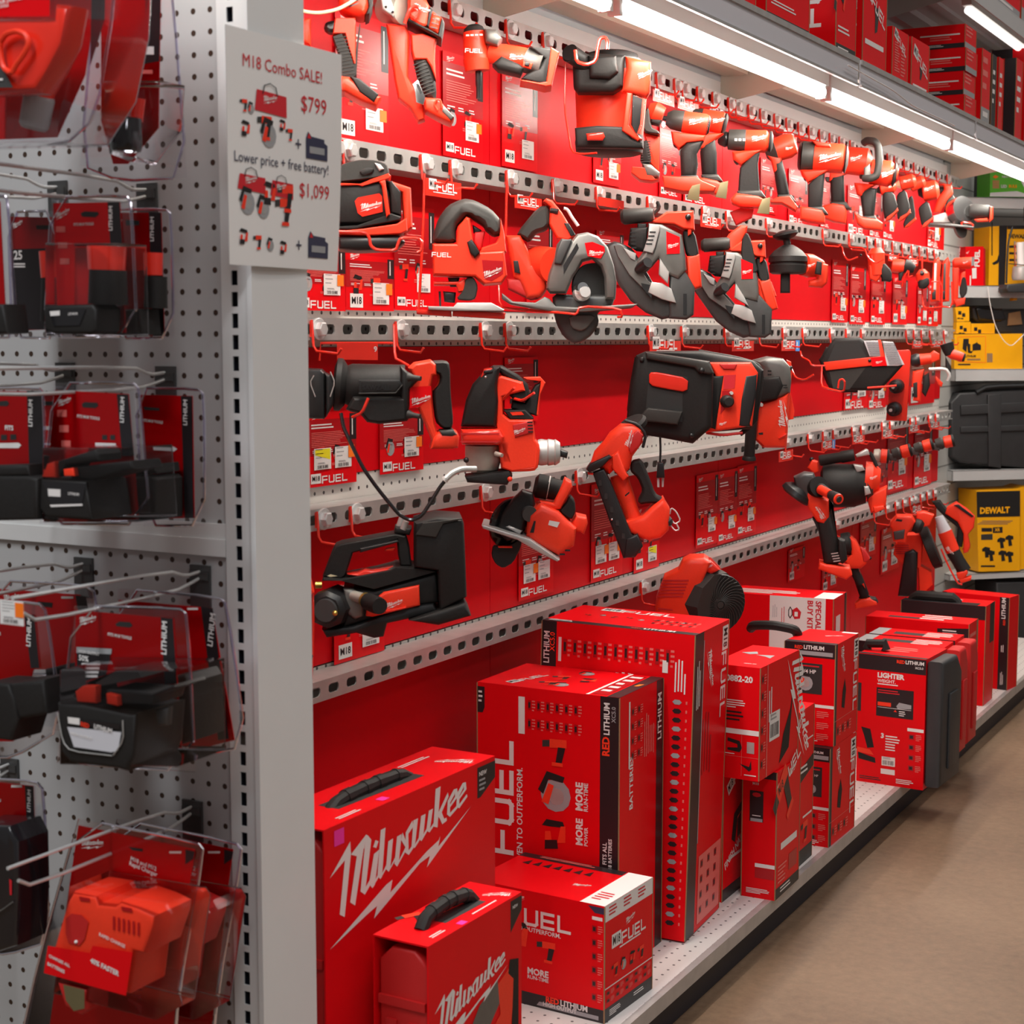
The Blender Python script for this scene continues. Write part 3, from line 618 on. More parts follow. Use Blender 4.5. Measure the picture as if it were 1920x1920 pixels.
def d6(l, r, t):
    l.text(W_, '0882-20', .3, .86, .55, bold=.04); l.lines(W_, .2, .62, .75, .70, 4); l.lines(I_, .3, .5, .8, .6, 3, 2); l.rect(W_, 0, .40, 1, .445, 2)
    l.poly('rubber', [(.35, .25), (.6, .24), (.65, .28), (.6, .34), (.35, .36), (.35, .33), (.55, .31), (.56, .28), (.35, .27)], 2); l.rect('galv', .75, .24, .9, .34, 2); l.rect(PK, .64, .03, .645, .4, 2); l.rect(PK, .3, .2, 1, .203, 2); l.poly('rubber', [(.6, .14), (.8, .08), (.85, .1), (.84, .18), (.8, .12)], 2); l.lines(W_, .3, .21, .5, .225, 1); l.lines(W_, .7, .03, .95, .05, 1)
    r.rect(PK, .17, 0, .19, 1, 2); r.xf(LOGO, W_, .68, .97, 1.1, -80); r.lines(W_, .22, .45, .32, .92, 2, 2, vert=True); r.barcode(.24, .3, .5, .55); r.poly('rubber', [(.5, .05), (.75, .15), (.85, .7), (.78, .5), (.6, .3)], 2); r.grid(.02, .05, .16, .95, 1, 6)
    t.text(W_, '0882-20', .55, .12, .25, 3); 
    for q in ('.1,.6 .35,.7 .45,.6 .3,.55', '.45,.55 .8,.6 .82,.45 .7,.5'): t.poly('print_grey', pts(q), 2)
z8 = DECK+b8.h+.001
b6 = fit((1426, 1253), (1340, 1241), (1499, 1218), X=.482, base=z8); b6.P.z = z8
carton(b6, 'vacuum_carton', 'red carton numbered 0882-20 with white stripe, lying across two upright cartons', 'box', None, 'print_red', d6)
def d10(l, r, t):
    l.rect(I_, 0, .86, 1, 1); l.text('tool_red', 'RED', .2, .935, .16, lay=3, bold=.03); l.text(W_, 'LITHIUM', .38, .935, .4, lay=3, bold=.03); l.rect(GR, .1, .88, .95, .92, 3); l.rect('dark', .15, .5, .75, .8, 2); l.text(W_, '1 3/4 HP', .28, .7, .35, lay=3); l.picto(.25, .53, .35, 1, 3); l.lines('txt_red', .2, .75, .7, .78, 1, 3)
    l.rect(W_, 0, .37, 1, .40, 2); l.grid(.3, .02, .95, .35, 1, 3); l.lines(W_, .1, .01, .9, .06, 3)
    r.rect('rubber_light', 0, 0, .09, 1); r.fuel(W_, .80, .96, .95, -90); r.xf(LOGO, W_, .2, .96, .4, -80); r.poly('rubber', [(.3, .35), (.42, .32), (.48, .5), (.42, .62), (.33, .5)], 2); r.rect(PK, 0, .24, 1, .245, 2); r.grid(.1, .03, .75, .2, 3, 1)
    t.fuel(W_, .55, .55, .35, 30); t.rect(W_, .7, .9, 1, .99, 2); t.rect(I_, 0, .0, 1, .12, 1)
bL = fit((1557, 1404), (1500, 1396), (1605, 1372), B=(1547, 1595))
carton(bL, 'battery_kit_carton', 'lower of two stacked upright red kit cartons at the deck edge', 'box', None, 'print_red', d10)
zL = DECK+bL.h+.001
bU = fit((1567, 1210), (1480, 1197), (1610, 1187), X=bL.P.x+.002, base=zL)
tU = carton(bU, 'battery_kit_carton', 'upper of two stacked upright red kit cartons, black grip on top', 'box', None, 'print_red', d10)
g0 = [on(x, y, 'z', bU.P.z+bU.h+zz) for x, y, zz in ((1408, 1178, .0), (1412, 1172, .015), (1450, 1172, .022), (1490, 1180, .015), (1496, 1190, 0))]
mb = MB().use('rubber').tube([Vector(p) for p in chaikin([tuple(p) for p in g0], 2, False)], .011, 10); mb.build('handle', tU, g0[0])
def d9(l, r, t):
    r.poly(I_, [(0, .52), (1, .60), (1, .68), (0, .61)], 2); r.lines(W_, .2, .58, .8, .64, 2, 3); r.logo(W_, .0, .86, .6, 30); r.rect('rubber_light', 0, 0, 1, .1); r.lines(W_, .4, .28, .95, .31, 1); r.picto(.3, .15, .4, 0); r.lines(W_, .5, .78, .95, .8, 1)
b9 = fit((1496, 1338), (1470, 1334), (1527, 1318), X=.462)
carton(b9, 'accessory_carton', 'slim red carton standing just left of the stacked kit cartons', 'box', None, 'print_red', d9)
def d12(l, r, t):
    l.rect(W_, .42, 0, .93, 1, 1); l.text('txt_red', 'SPECIAL', .84, .985, .26, -90, lay=2, bold=.03, asp=.2); l.text('txt_red', 'BUY KIT', .765, .985, .26, -90, lay=2, bold=.03, asp=.2)
    l.lines(GR, .45, .88, .5, .98, 3, 2, vert=True, fill=.25); l.lines('txt_red', .53, .85, .57, .98, 2, 2, vert=True, fill=.3); l.poly('txt_red', [(.62, .925), (.67, .945), (.71, .92), (.70, .885), (.65, .88), (.63, .90)], 2); l.poly('white', [(.65, .92), (.68, .92), (.68, .895), (.65, .895)], 3); l.xf(stroke([[(0, 0), (.25, .4), (.25, 1), (0, 1.4), (-.2, 1), (-.2, .3), (0, 0)]], .12), 'rubber_light', .61, .885, .07, 0, 2)
    r.lines(W_, .2, .1, .6, .9, 4, 2); r.rect(I_, .85, 0, 1, 1); t.rect(W_, .82, 0, 1, .75, 1); t.lines(W_, .05, .1, .7, .6, 4)
b12 = fit((1563, 1124), (1375, 1103), (1587, 1110), X=.32)
carton(b12, 'saw_blade_kit_carton', 'long red carton with white SPECIAL BUY KIT panel, behind the black-gripped cartons', 'box', None, 'print_red', d12)
# plastic-ended case cartons
def caselike(f, label, endmat, deco, group='case cartons standing in a row'):
    P, a, b, h = f.P, f.a, f.b, f.h; t = empty('case_carton', P, label, 'box', group); up = Vector((0, 0, 1)); bn = b.normalized(); an = a.normalized(); th = .002
    mb = MB().use('print_red'); Wd = a.length; A2 = an*Wd
    mb.hexa(P, an*Wd, bn*b.length, up*h); fl = Face(mb, P+A2, -A2, up*h, -b); ft = Face(mb, P+A2+up*h, -A2, b, up); deco(fl, ft); mb.build('sleeve', t, P, smooth=False)
    fr = lambda u, v, q: P+bn*(.002+u)+up*v-an*q
    L = b.length-.004
    mb = MB().use(endmat); mb.prism([(0, .01), (L, .01), (L, h-.05), (L*.75, h-.004), (.0, h-.004)], fr, .0005, .042, .010); 
    mb.prism([(L*.30, .05), (L*.7, .05), (L*.7, h-.09), (L*.3, h-.09)], fr, .041, .048, .003); mb.build('plastic_case', t, P)
    return t, ft
def d13(l, t):
    l.rect(I_, 0, .88, 1, .995); l.text('tool_red', 'RED', .57, .95, .12, lay=3, bold=.04); l.text(W_, 'LITHIUM', .70, .95, .27, lay=3, bold=.03); l.text(W_, 'XC5.0', .84, .92, .12, lay=3)
    l.text(W_, 'LIGHTER', .29, .825, .40, bold=.05); l.text(W_, 'WEIGHT.', .29, .79, .27, bold=.02); l.lines(W_, .29, .765, .6, .782, 1); l.rect(I_, .28, .53, .83, .75, 2); l.rect('tool_red', .3, .61, .5, .64, 3); l.poly(GR, [(.58, .62), (.62, .65), (.8, .64), (.8, .61), (.6, .60)], 3); l.rect(W_, .3, .598, .8, .601, 3); l.poly('tool_red', [(.54, .575), (.59, .575), (.565, .59)], 3); l.lines(W_, .62, .54, .75, .585, 3, 3); l.lines('txt_red', .3, .70, .75, .735, 2, 3)
    l.rect('dark', 0, .55, .05, .77, 2); l.poly('rubber', [(.06, .43), (.2, .42), (.26, .28), (.16, .27), (.11, .36)], 2); l.poly('tool_red', [(.0, .27), (.2, .26), (.26, .22), (.02, .23)], 2); l.poly('rubber', [(.02, .23), (.28, .20), (.29, .16), (.03, .18)], 2)
    l.text(W_, '3', .36, .36, .045, bold=.05); l.lines(W_, .43, .26, .68, .385, 6); l.barcode(.38, .15, .58, .22); l.rect(W_, .37, .085, .58, .125, 2); l.rect(W_, .75, .44, .99, .465, 2); l.grid(.75, .11, .98, .43, 1, 4); l.lines(W_, .6, .02, .95, .06, 3); l.lines(I_, .05, .02, .5, .05, 2)
    t.rect(I_, 0, 0, 1, .1, 1); t.lines(PK, .3, .3, .85, .7, 3)
b13 = fit((1737, 1237), (1610, 1224), (1776, 1216), B=(1725, 1487))
def leanbox(f): return f
t13, ft = caselike(b13, 'red case carton reading LIGHTER with black plastic end, foremost of its row', 'plastic_case', d13)
q = [ft.P(u, v, z) for u, v, z in ((.02, .3, .004), (.03, .3, .016), (.28, .3, .020), (.3, .3, .004))]; MB().use('rubber').tube(q, .012, 8).build('handle', t13, q[0])
def dback(l, t):
    t.rect('dark', .25, .25, .6, .6, 1); t.lines(W_, .6, .1, .95, .8, 4, 2); l.rect(I_, 0, .9, 1, 1); t.rect(GR, 0, 0, .15, 1, 1)
P13 = b13.P
def rowbox(pxr, pyt, X, dep, al):
    e = on(pxr, pyt, 'x', X); f = Box(); f.P = Vector((X, e.y-dep, DECK)); f.a = Vector((-al, 0, 0)); f.b = Vector((0, dep, 0)); f.h = e.z-DECK; f.base = DECK; return f
for pxr, pyt, X, lb in ((1788, 1203, .50, 'red case carton with red plastic end, directly behind the one reading LIGHTER'), (1808, 1190, .495, 'red case carton with red plastic end, second behind the one reading LIGHTER')):
    tt, ftt = caselike(rowbox(pxr, pyt, X, .105, .24), lb, 'case_red', dback)
f = rowbox(1834, 1160, .485, .11, .30)
def d14(l, r, t):
    r.lines(PK, .1, .25, .9, .9, 9, 2); r.rect(GR, 0, .12, 1, .2); l.poly(I_, [(.7, .86), (1, .86), (1, .96), (.7, .94)], 2); l.lines(W_, .75, .88, .95, .93, 2, 3); t.lines(W_, .5, .1, .9, .9, 3); t.rect('dark', .2, .2, .5, .4, 2); r.rect('cardboard', .85, 0, 1, 1)
carton(f, 'power_tool_carton', 'red carton behind the row of case cartons, white print column on its edge', 'box', None, 'print_red', d14)
f = Box(); f.P = Vector((.455, 3.42, DECK)); f.a = Vector((-.26, 0, 0)); f.b = Vector((0, .12, 0)); f.h = on(1825, 1152, 'x', .455).z-DECK; f.base = DECK
def d16(l, r, t): l.rect(I_, 0, .86, 1, 1); t.rect(I_, 0, 0, .9, .4, 1); t.lines(W_, .3, .6, .8, .8, 2); r.rect(I_, .5, .6, 1, 1)
tG = carton(f, 'power_tool_carton', 'red carton with long black rubber grip on top, in the back of the case row', 'box', None, 'print_red', d16)
q0 = f.P+Vector((0, .04, f.h)); q = [q0+f.a*u+Vector((0, 0, z)) for u, z in ((.35, -.004), (.38, .006), (.42, .012), (.85, .012), (.9, .006), (.92, -.004))]
MB().use('rubber').tube(q, [.012, .012, .016, .016, .012, .012], 10).build('handle', tG, q[0])
def d15(l, r, t):
    l.rect(I_, .86, 0, 1, 1); l.poly(I_, [(0, .88), (0, 1), (.07, 1), (.07, .9)], 2); l.text('tool_red', 'RED', .95, .70, .08, 90, lay=3); l.text(W_, 'LITHIUM', .95, .77, .3, 90, lay=3); l.lines(W_, .18, .86, .22, .97, 1, 2, vert=True)
    for k in range(6): l.poly(PK if k < 4 else I_, [(.3+.09*k+.02*math.cos(i), .9+.03*math.sin(i)) for i in range(6)], 2)
    for k in range(3): l.lines(W_, .70, .2+.2*k, .78, .36+.2*k, 3, 2, vert=True)
    for v in (.45, .6): l.poly('rubber', [(.42, v), (.6, v+.01), (.62, v-.04), (.55, v-.05), (.42, v-.03)], 2)
    l.lines(W_, .9, .05, .95, .25, 3, 3, vert=True); l.lines(W_, .9, .4, .95, .52, 2, 3, vert=True)
b15 = fit((1893, 1121), (1762, 1110), (1911, 1115), X=.47)
carton(b15, 'tool_kit_carton', 'red kit carton farthest along the base deck with a black right-hand band', 'box', None, 'print_red', d15)
# ------------------------------------------------------------------ cartons on the lit shelf
def ubox(px0, px1, ytop, depth, label, deco, name='tool_carton', X=.33, zb=SZ+.0045, ldeco=None, sp=None, col='print_red'):
    zmid = None; p0 = on(px0, 300, 'x', X); p1 = on(px1, 300, 'x', X); y0, y1 = p0.y, p1.y
    d = (p1-CAM).dot(FW); z = on(px1, ytop, 'x', X).z
    f = Box(); f.P = Vector((X, y0, zb)); f.a = Vector((-depth, 0, 0)); f.b = Vector((0, y1-y0, 0)); f.h = z-zb; f.base = zb
    return carton(f, name, label, 'box', 'red cartons standing on the lit shelf', col, lambda l, r, t: (deco(r), ldeco(l) if ldeco else l.logo(W_, .3, .4, .4, 90)))
def ud(k):
    def g(r):
        if k == 0: r.picto(.25, .35, .5, 0, rot=70); r.lines(W_, .1, .22, .9, .3, 2); r.rect('rubber_light', 0, 0, 1, .12); r.lines(W_, .1, .03, .9, .09, 2, 3)
        if k == 1: r.fuel(W_, .12, .80, .85, -22); r.poly('rubber_light', [(.45, .72), (.62, .7), (.65, .6), (.6, .45), (.5, .42), (.5, .6)], 2); r.lines(W_, .1, .2, .9, .32, 1); r.rect('rubber_light', 0, 0, 1, .06)
        if k == 2: r.fuel(W_, .1, .85, .8, -20); r.lines(PK, .15, .2, .5, .75, 12); r.lines(PK, .55, .15, .85, .7, 9); r.lines(W_, .3, .05, .9, .12, 2)
        if k == 3: r.fuel(W_, .1, .70, .85, -18); r.poly('rubber_light', [(.45, .52), (.6, .5), (.62, .42), (.55, .28), (.48, .3), (.5, .42)], 2); r.lines(W_, .1, .08, .9, .16, 1)
        if k == 4: r.lines(PK, .1, .4, .9, .9, 3); r.rect('print_grey', 0, 0, 1, .25); r.lines(W_, .2, .05, .8, .2, 1, 3)
        if k == 5: r.xf(FUEL, W_, .78, .2, 2.2, 90); r.rect(I_, .85, 0, 1, 1) if 0 else None
        if k == 6: r.lines(W_, .2, .3, .8, .8, 4); r.rect(I_, 0, 0, 1, .05)
    return g
ubox(1298, 1352, -60, .2, 'red carton on the lit shelf, first from the left at the top edge', ud(1))
ubox(1358, 1412, -60, .22, 'red carton on the lit shelf cut by the top edge, second from the left', ud(0))
ubox(1432, 1512, -70, .24, 'tall red carton on the lit shelf between the two top-edge gaps', ud(0))
ubox(1562, 1599, -70, .2, 'red carton on the lit shelf with grey base band, left of the FUEL-marked one', ud(0), ldeco=lambda l: l.xf(FUEL, W_, .8, .3, 1.0, 90))
ubox(1612, 1656, -30, .26, 'tall red carton on the lit shelf with impact wrench picture and FUEL on its front', ud(1), ldeco=lambda l: (l.xf(FUEL, W_, .93, .45, .5, 90)))
ubox(1668, 1697, 62, .2, 'red carton full of small white print on the lit shelf', ud(2), ldeco=lambda l: None)
ubox(1704, 1737, 84, .2, 'short red carton with small driver picture, right of the densely printed one', ud(3), ldeco=lambda l: None)
zb = SZ+.0045
def ld(l): l.rect(I_, 0, 0, 1, .2); l.lines(W_, .5, .05, .9, .16, 2, 3); l.rect(W_, .55, .55, .95, .61, 2); l.lines(PK, .65, .3, .95, .5, 2)
p0 = on(1808, 200, 'x', .33).y; p1 = on(1829, 200, 'x', .33).y; hs = (on(1829, 55, 'x', .33).z-zb)/4
for k in range(4):
    f = Box(); f.P = Vector((.33-.004*(k % 2), p0, zb+k*hs)); f.a = Vector((-.30, 0, 0)); f.b = Vector((0, p1-p0, 0)); f.h = hs-.0008; f.base = f.P.z
    carton(f, 'flat_kit_carton', 'flat red black-banded carton on the lit shelf, %s of its stack' % ('bottom', 'second from bottom', 'third from bottom', 'top')[k], 'box', 'stack of four flat cartons', 'print_red', lambda l, r, t: (ld(l), r.lines(PK, .1, .45, .9, .95, 3), r.rect(GR, 0, 0, 1, .25)))
ubox(1836, 1852, 96, .16, 'narrow red carton just right of the stack of four', ud(4), ldeco=lambda l: None)
ubox(1855, 1863, 102, .2, 'thin black-backed carton on the lit shelf', ud(6), ldeco=lambda l: None, col='ink')
ubox(1868, 1876, 108, .2, 'slim red carton beside the thin black-backed one', ud(6), ldeco=lambda l: None)
ubox(1900, 1912, 112, .14, 'red carton with FUEL on its left face, near the right frame edge', ud(6), ldeco=lambda l: (l.rect(I_, .72, 0, 1, 1), l.xf(FUEL, W_, .55, .3, .7, 90)))
ubox(1919, 1940, 100, .12, 'carton at the right frame edge on the lit shelf', ud(6), ldeco=lambda l: l.rect(I_, 0, 0, .6, 1))
# high shelf cartons
for k, (a, b, zt, lb) in enumerate([(1835, 1903, -40, 'red carton on the high shelf at the top right corner'), (1906, 1960, -40, 'pale-faced red carton on the high shelf at the top right corner')]):
    ubox(a, b, zt, .25, lb, ud(4), zb=Z2+.0045, X=.335)
# ------------------------------------------------------------------ traced tools
CROP = {'A': (530, 0, 4.8), 'B': (840, 0, 4.8), 'C': (1200, 120, 5.3333), 'D': (1500, 150, 5.3333), 'E': (540, 240, 4.5714), 'F': (900, 280, 4.5714), 'G': (1220, 360, 5.3333), 'H': (1520, 420, 5.647),
        'I': (540, 580, 4.5714), 'J': (860, 660, 4.1739), 'K': (1140, 600, 4.5714), 'L': (1440, 600, 4.5714), 'M': (540, 900, 4.5714), 'N': (1180, 980, 4.5714), 'O': (1500, 780, 4.5714), 'Z': (1740, 300, 4.8), 'Y': (1560, 150, 5.3333),
        'a': (0, 0, 4), 'b': (0, 320, 4), 'c': (0, 680, 4), 'd': (0, 1040, 4), 'e': (0, 1440, 4), 'X': (0, 0, 1)}
class Tool:
    """a thing described in its own upright plane: outlines are read in one crop of the reference and carried to that plane"""
    def __init__(s, name, label, crop, anchor, X=.15, yaw=0, cat='power tool', group=None, N=None, P0=None):
        s.c = CROP[crop]; ax, ay = s.px(*anchor)
        if N is None:
            s.A = on(ax, ay, 'x', X); h = s.A-CAM; h.z = 0; h.normalize(); N = Matrix.Rotation(math.radians(yaw), 3, 'Z') @ (-h)
        else: s.A = hit(ax, ay, P0, N)
        s.N = Vector(N).normalized(); s.R = Vector((0, 0, 1)).cross(s.N).normalized(); s.k = (s.A-CAM).dot(FW)/F/s.c[2]
        s.t = empty(name, s.A, label, cat, group)
    def px(s, x, y): return s.c[0]+x/s.c[2], s.c[1]+y/s.c[2]
    def uv(s, x, y):
        p = hit(*s.px(x, y), s.A, s.N)-s.A; return p.dot(s.R), p.z
    def fr(s, u, v, w): return s.A+s.R*u+Vector((0, 0, v))+s.N*w
    def w(s, x, y, w=0): return s.fr(*s.uv(x, y), w/1000)
    def part(s, name, *ops, parent=None, label=None, ang=32):
        mb = MB()
        for op in ops: op(s, mb)
        c = sum(mb.v, Vector())/max(1, len(mb.v)); o = mb.build(name, parent or s.t, c, ang=ang)
        if label: o['label'] = label
        return o
def p(m, q, th=40, w=0, b=5, sm=0):
    def f(t, mb):
        P = pts(q); P = chaikin(P, sm) if sm else P; mb.use(m).prism([t.uv(*a) for a in P], t.fr, (w-th/2)/1000, (w+th/2)/1000, b/1000)
    return f
def c(m, a, b, prof, n=20, w0=0, w1=0, sq=1):
    def f(t, mb): mb.use(m).lathe(t.w(*a, w0), t.w(*b, w1), [(x, r*t.k) for x, r in pts(prof)], n, sq)
    return f
def u(m, q, r, w=0, sm=1, n=8, closed=False):
    def f(t, mb):
        P = [x if len(x) == 3 else (*x, w) for x in pts(q)]; P = chaikin(P, sm, closed) if sm else P; mb.use(m).tube([t.w(*x) for x in P], r*t.k, n, closed)
    return f
def bl(m, x, y, r, w=0, sz=(1, 1, 1)):
    def f(t, mb): mb.use(m).ball(t.w(x, y, w), r*t.k, sz)
    return f
def fl(m, q, w, z=0):
    """flat printed or inset patch lying on the surface at depth w"""
    def f(t, mb): P = pts(q); mb.use(m).add([t.w(*a, w+.4) for a in P], [tuple(range(len(P)))])
    return f
def lg(x, y, wd, rot, w, m='print_white', polys=None, sl=0):
    def f(t, mb):
        mb.use(m); cc, sn = math.cos(math.radians(rot)), math.sin(math.radians(rot)); u0, v0 = t.uv(x, y)
        for iq, q in enumerate(polys or LOGO):
            mb.add([t.fr(u0+(a*cc-b*sn)*wd*t.k, v0+(a*sn+b*cc)*wd*t.k, (w+.7+.012*iq)/1000) for a, b in q], [tuple(range(len(q)))])
    return f
def tx(s_, x, y, wd, rot, w, m='print_white', bold=.02, asp=None):
    def f(t, mb):
        vs, fs, a = text_poly(s_, bold); cc, sn = math.cos(math.radians(rot)), math.sin(math.radians(rot)); u0, v0 = t.uv(x, y); W = wd*t.k; H = W*(asp or 1/a)
        mb.use(m).add([t.fr(u0+X*W*cc-Y*H*sn, v0+X*W*sn+Y*H*cc, (w+.7)/1000) for X, Y in vs], fs)
    return f
def slots(m, x0, y0, x1, y1, n, hx, hy, w, sk=0):
    def f(t, mb):
        mb.use(m)
        for i in range(n):
            k = i/max(1, n-1); X, Y = x0+(x1-x0)*k, y0+(y1-y0)*k
            mb.add([t.w(X-hx, Y-hy+sk, w+.4), t.w(X+hx, Y-hy-sk, w+.4), t.w(X+hx, Y+hy-sk, w+.4), t.w(X-hx, Y+hy+sk, w+.4)], [(0, 1, 2, 3)])
    return f
def ribs(m, x0, y0, x1, y1, n, r, hw, w=0):
    """rubber ribs laid across a grip"""
    def f(t, mb):
        mb.use(m); d = Vector((x1-x0, y1-y0)).normalized(); nx, ny = -d.y, d.x
        for i in range(n):
            k = i/(n-1); X, Y = x0+(x1-x0)*k, y0+(y1-y0)*k
            mb.tube([t.w(X-nx*hw, Y-ny*hw, w), t.w(X+nx*hw, Y+ny*hw, w)], r*t.k, 6)
    return f
TR, RB, RL_, BK, GM, DM = 'tool_red', 'rubber', 'rubber_light', 'black', 'grey_metal', 'dark_metal'

# --- top row
t = Tool('transfer_pump', 'red tool with cream looped hose, half hidden by the sale sign', 'A', (600, 350), .13)
t.part('hose', u('cream', '30,30,45 60,90,45 200,160,45 340,172,45 500,140,45 640,60,45 700,-10,40 720,-60,30', 16, sm=2))
t.part('body', p(TR, '500,-40 760,-40 800,60 770,150 720,185 600,150 505,95', 75, 0, 12, 1), p(RB, '750,-40 815,-40 810,80 780,170 745,185 770,100', 78, 0, 8), p(TR, '160,190 255,180 255,430 165,380', 40), slots(BK, 660, 25, 640, 90, 3, 40, 6, 38, 14))
h = t.part('handle', p(TR, '470,180 660,180 660,600 640,600 590,440 560,330 450,330', 46, 0, 8), p(RB, '450,350 535,320 585,440 640,600 690,240 700,230 680,400 665,690 640,720 520,720 530,560', 44, 0, 9)); t.part('grip_ribs', ribs(RL_, 530, 360, 590, 690, 12, 5, 62, 22), parent=h)
t.part('trigger', p(BK, '385,210 470,190 500,230 480,300 420,310 370,270', 30, 0, 8, 1)); t.part('foot', p(TR, '500,710 600,720 800,860 885,900 840,985 700,930 560,850 500,860', 70, 0, 8), p(RB, '610,720 690,740 860,880 820,950 690,860', 74, 0, 3))
t = Tool('cut_off_tool', 'red D-handled tool with round silver head and steel belt clip, top row', 'A', (1250, 600), .16)
t.part('head', c('cast', (900, 60), (1100, 110), '0,60 .1,120 .75,125 .8,135 1,130', 24, -20, 20), p('galv', '870,-60 960,-30 1010,130 1000,195 900,130', 20, 30, 3), bl(BK, 935, 110, 12, 42), bl(BK, 995, 155, 12, 42))
t.part('body', p(TR, '1130,-60 1290,30 1330,100 1310,280 1270,290 1150,240 1120,150', 80, 0, 14), p(TR, '1340,130 1440,200 1400,345 1300,290', 76, 0, 10), p(RB, '1320,100 1350,130 1315,290 1290,270', 80, 0, 4), p(RB, '1430,190 1455,250 1430,390 1300,320 1120,230 1130,200 1300,290 1395,345', 78, 0, 5), slots(BK, 1390, 180, 1360, 290, 4, 32, 5, 38, -8), lg(1160, 120, 160, -28, 41))
t.part('bow', p(TR, '930,230 1110,250 1140,310 1140,400 1130,700 1200,820 1270,960 1280,1090 1220,1110 1150,990 1040,900 1010,750 960,420', 44, 0, 9), p(TR, '1150,330 1260,320 1390,370 1375,420 1370,560 1380,740 1330,620 1290,560 1180,560 1160,480', 48, 0, 8))
h = t.part('handle', p(RB, '1180,560 1290,530 1330,610 1375,740 1385,840 1375,920 1290,900 1220,750', 46, 0, 10)); t.part('grip_ribs', ribs(RL_, 1230, 590, 1320, 860, 10, 5, 60, 23), parent=h)
t.part('trigger', p(BK, '1150,385 1230,380 1260,430 1250,520 1200,530 1160,500', 32, 0, 8, 1)); t.part('foot', p(TR, '1270,900 1400,910 1440,960 1540,1080 1510,1130 1400,1080 1280,1010', 66, 0, 6), p(GM, '1440,970 1540,1075 1510,1110 1430,1030', 70, 0, 3), u(TR, '1390,1020,36 1360,970,36 1385,925,36 1420,930,36 1425,1000,36', 10))
t.part('belt_clip', p('chrome', '1170,790 1215,750 1285,910 1270,975 1200,950 1190,860', 6, 34, 1), fl(BK, '1200,790 1225,790 1255,860 1240,880', 37.5)); t.part('cord_loop', u('gloss_red', '1100,260,45 1150,130,50 1210,110,50 1240,150,50 1200,230,50 1160,200,48', 16))
t = Tool('right_angle_driver', 'red right-angle driver lying level, black bit pointing down, top row', 'B', (500, 500), .17)
t.part('head', c(TR, (265, 640), (235, 290), '0,110 .28,122 .30,118 .6,110 1,100', 24), c(RB, (235, 290), (225, 225), '0,100 .6,85 1,50', 20), p(GM, '330,280 440,290 490,370 450,440 340,400', 40, 10, 8), lg(160, 500, 150, -2, 33, 'print_white', FUEL), slots('print_white', 180, 350, 300, 345, 4, 14, 7, 33)); t.part('bit', c(BK, (275, 640), (275, 890), '0,30 .5,28 .6,22 1,22', 10))
t.part('body', c(TR, (370, 480), (740, 560), '0,80 .3,105 .8,110 1,100', 22, 0, 10), c(GM, (700, 550), (850, 600), '0,112 .7,108 1,125', 22, 10, 15), p(RB, '400,600 480,530 640,600 680,640 650,700 450,650', 50, 10, 8), p(RB, '730,450 940,460 880,800 650,740 700,690 820,640 860,560', 60, 5, 8), lg(540, 570, 150, -12, 40), p(TR, '670,590 760,610 740,660 665,640', 8, 42, 2))
t.part('foot', p(TR, '920,450 1000,500 970,620 930,800 870,810 650,740 820,770 880,760', 72, 0, 6)); t.part('switch', p(BK, '690,600 735,610 725,640 685,630', 6, 48, 1))
t = Tool('compact_vacuum', 'round red and black vacuum canister resting in a wire cradle, top row', 'B', (1460, 950), .155, cat='vacuum')
t.part('canister', c(TR, (1455, 1290), (1475, 640), '0,295 .1,300 .75,325 .9,330 1,325', 36), p(TR, '1590,590 1815,640 1810,900 1780,950 1560,900 1600,700', 40, 95, 12), p(TR, '1600,900 1660,910 1620,1190 1740,1310 1700,1330 1560,1240', 30, 95, 6), lg(1700, 800, 140, 12, 116)); t.part('lid', c(RB, (1475, 660), (1480, 470), '0,328 .3,320 .35,240 .5,245 .9,225 1,170', 32), c(BK, (1480, 560), (1480, 545), '0,262 1,262', 24))
t.part('motor_cover', p(RB, '1130,600 1300,560 1590,580 1570,850 1490,905 1180,905 1140,850', 60, 85, 14), p(RB, '1270,600 1510,600 1530,740 1450,800 1280,790', 30, 118, 10)); t.part('dust_door', c(RB, (1450, 1395), (1455, 1200), '0,250 .08,300 .55,312 1,300', 36), p(RB, '1150,1210 1350,1190 1570,1200 1640,1300 1740,1330 1750,1390 1160,1380', 30, 90, 6), p('gloss_red', '1250,1270 1400,1260 1415,1300 1395,1330 1260,1330', 14, 116, 4))
t.part('inlet_pipe', c(RB, (1300, 680), (1110, 590), '0,85 .4,75 .95,78 1,80', 22, 90, 140), c(BK, (1112, 591), (1108, 589), '0,68 1,68', 20, 141, 143)); t.part('window', p('clear', '1650,920 1770,960 1740,1200 1700,1290 1640,1190', 10, 108, 3), p('dark', '1655,930 1740,960 1720,1180 1690,1270 1645,1190', 6, 104, 1))
t = Tool('cradle_hook', 'red wire cradle holding the round vacuum canister', 'B', (1080, 900), .12, cat='hook')
t.part('wire', u('gloss_red', '1060,560,20 1055,700,20 1050,1000,20 1080,1200,40 1110,1400,60 1200,1430,80 1330,1430,100', 9)); t.part('prong', u('gloss_red', '1140,640,225 1150,740,230 1230,770,235 1310,740,235 1330,620,235 1345,550,235 1390,540,235 1410,580,235 1405,640,235', 15))
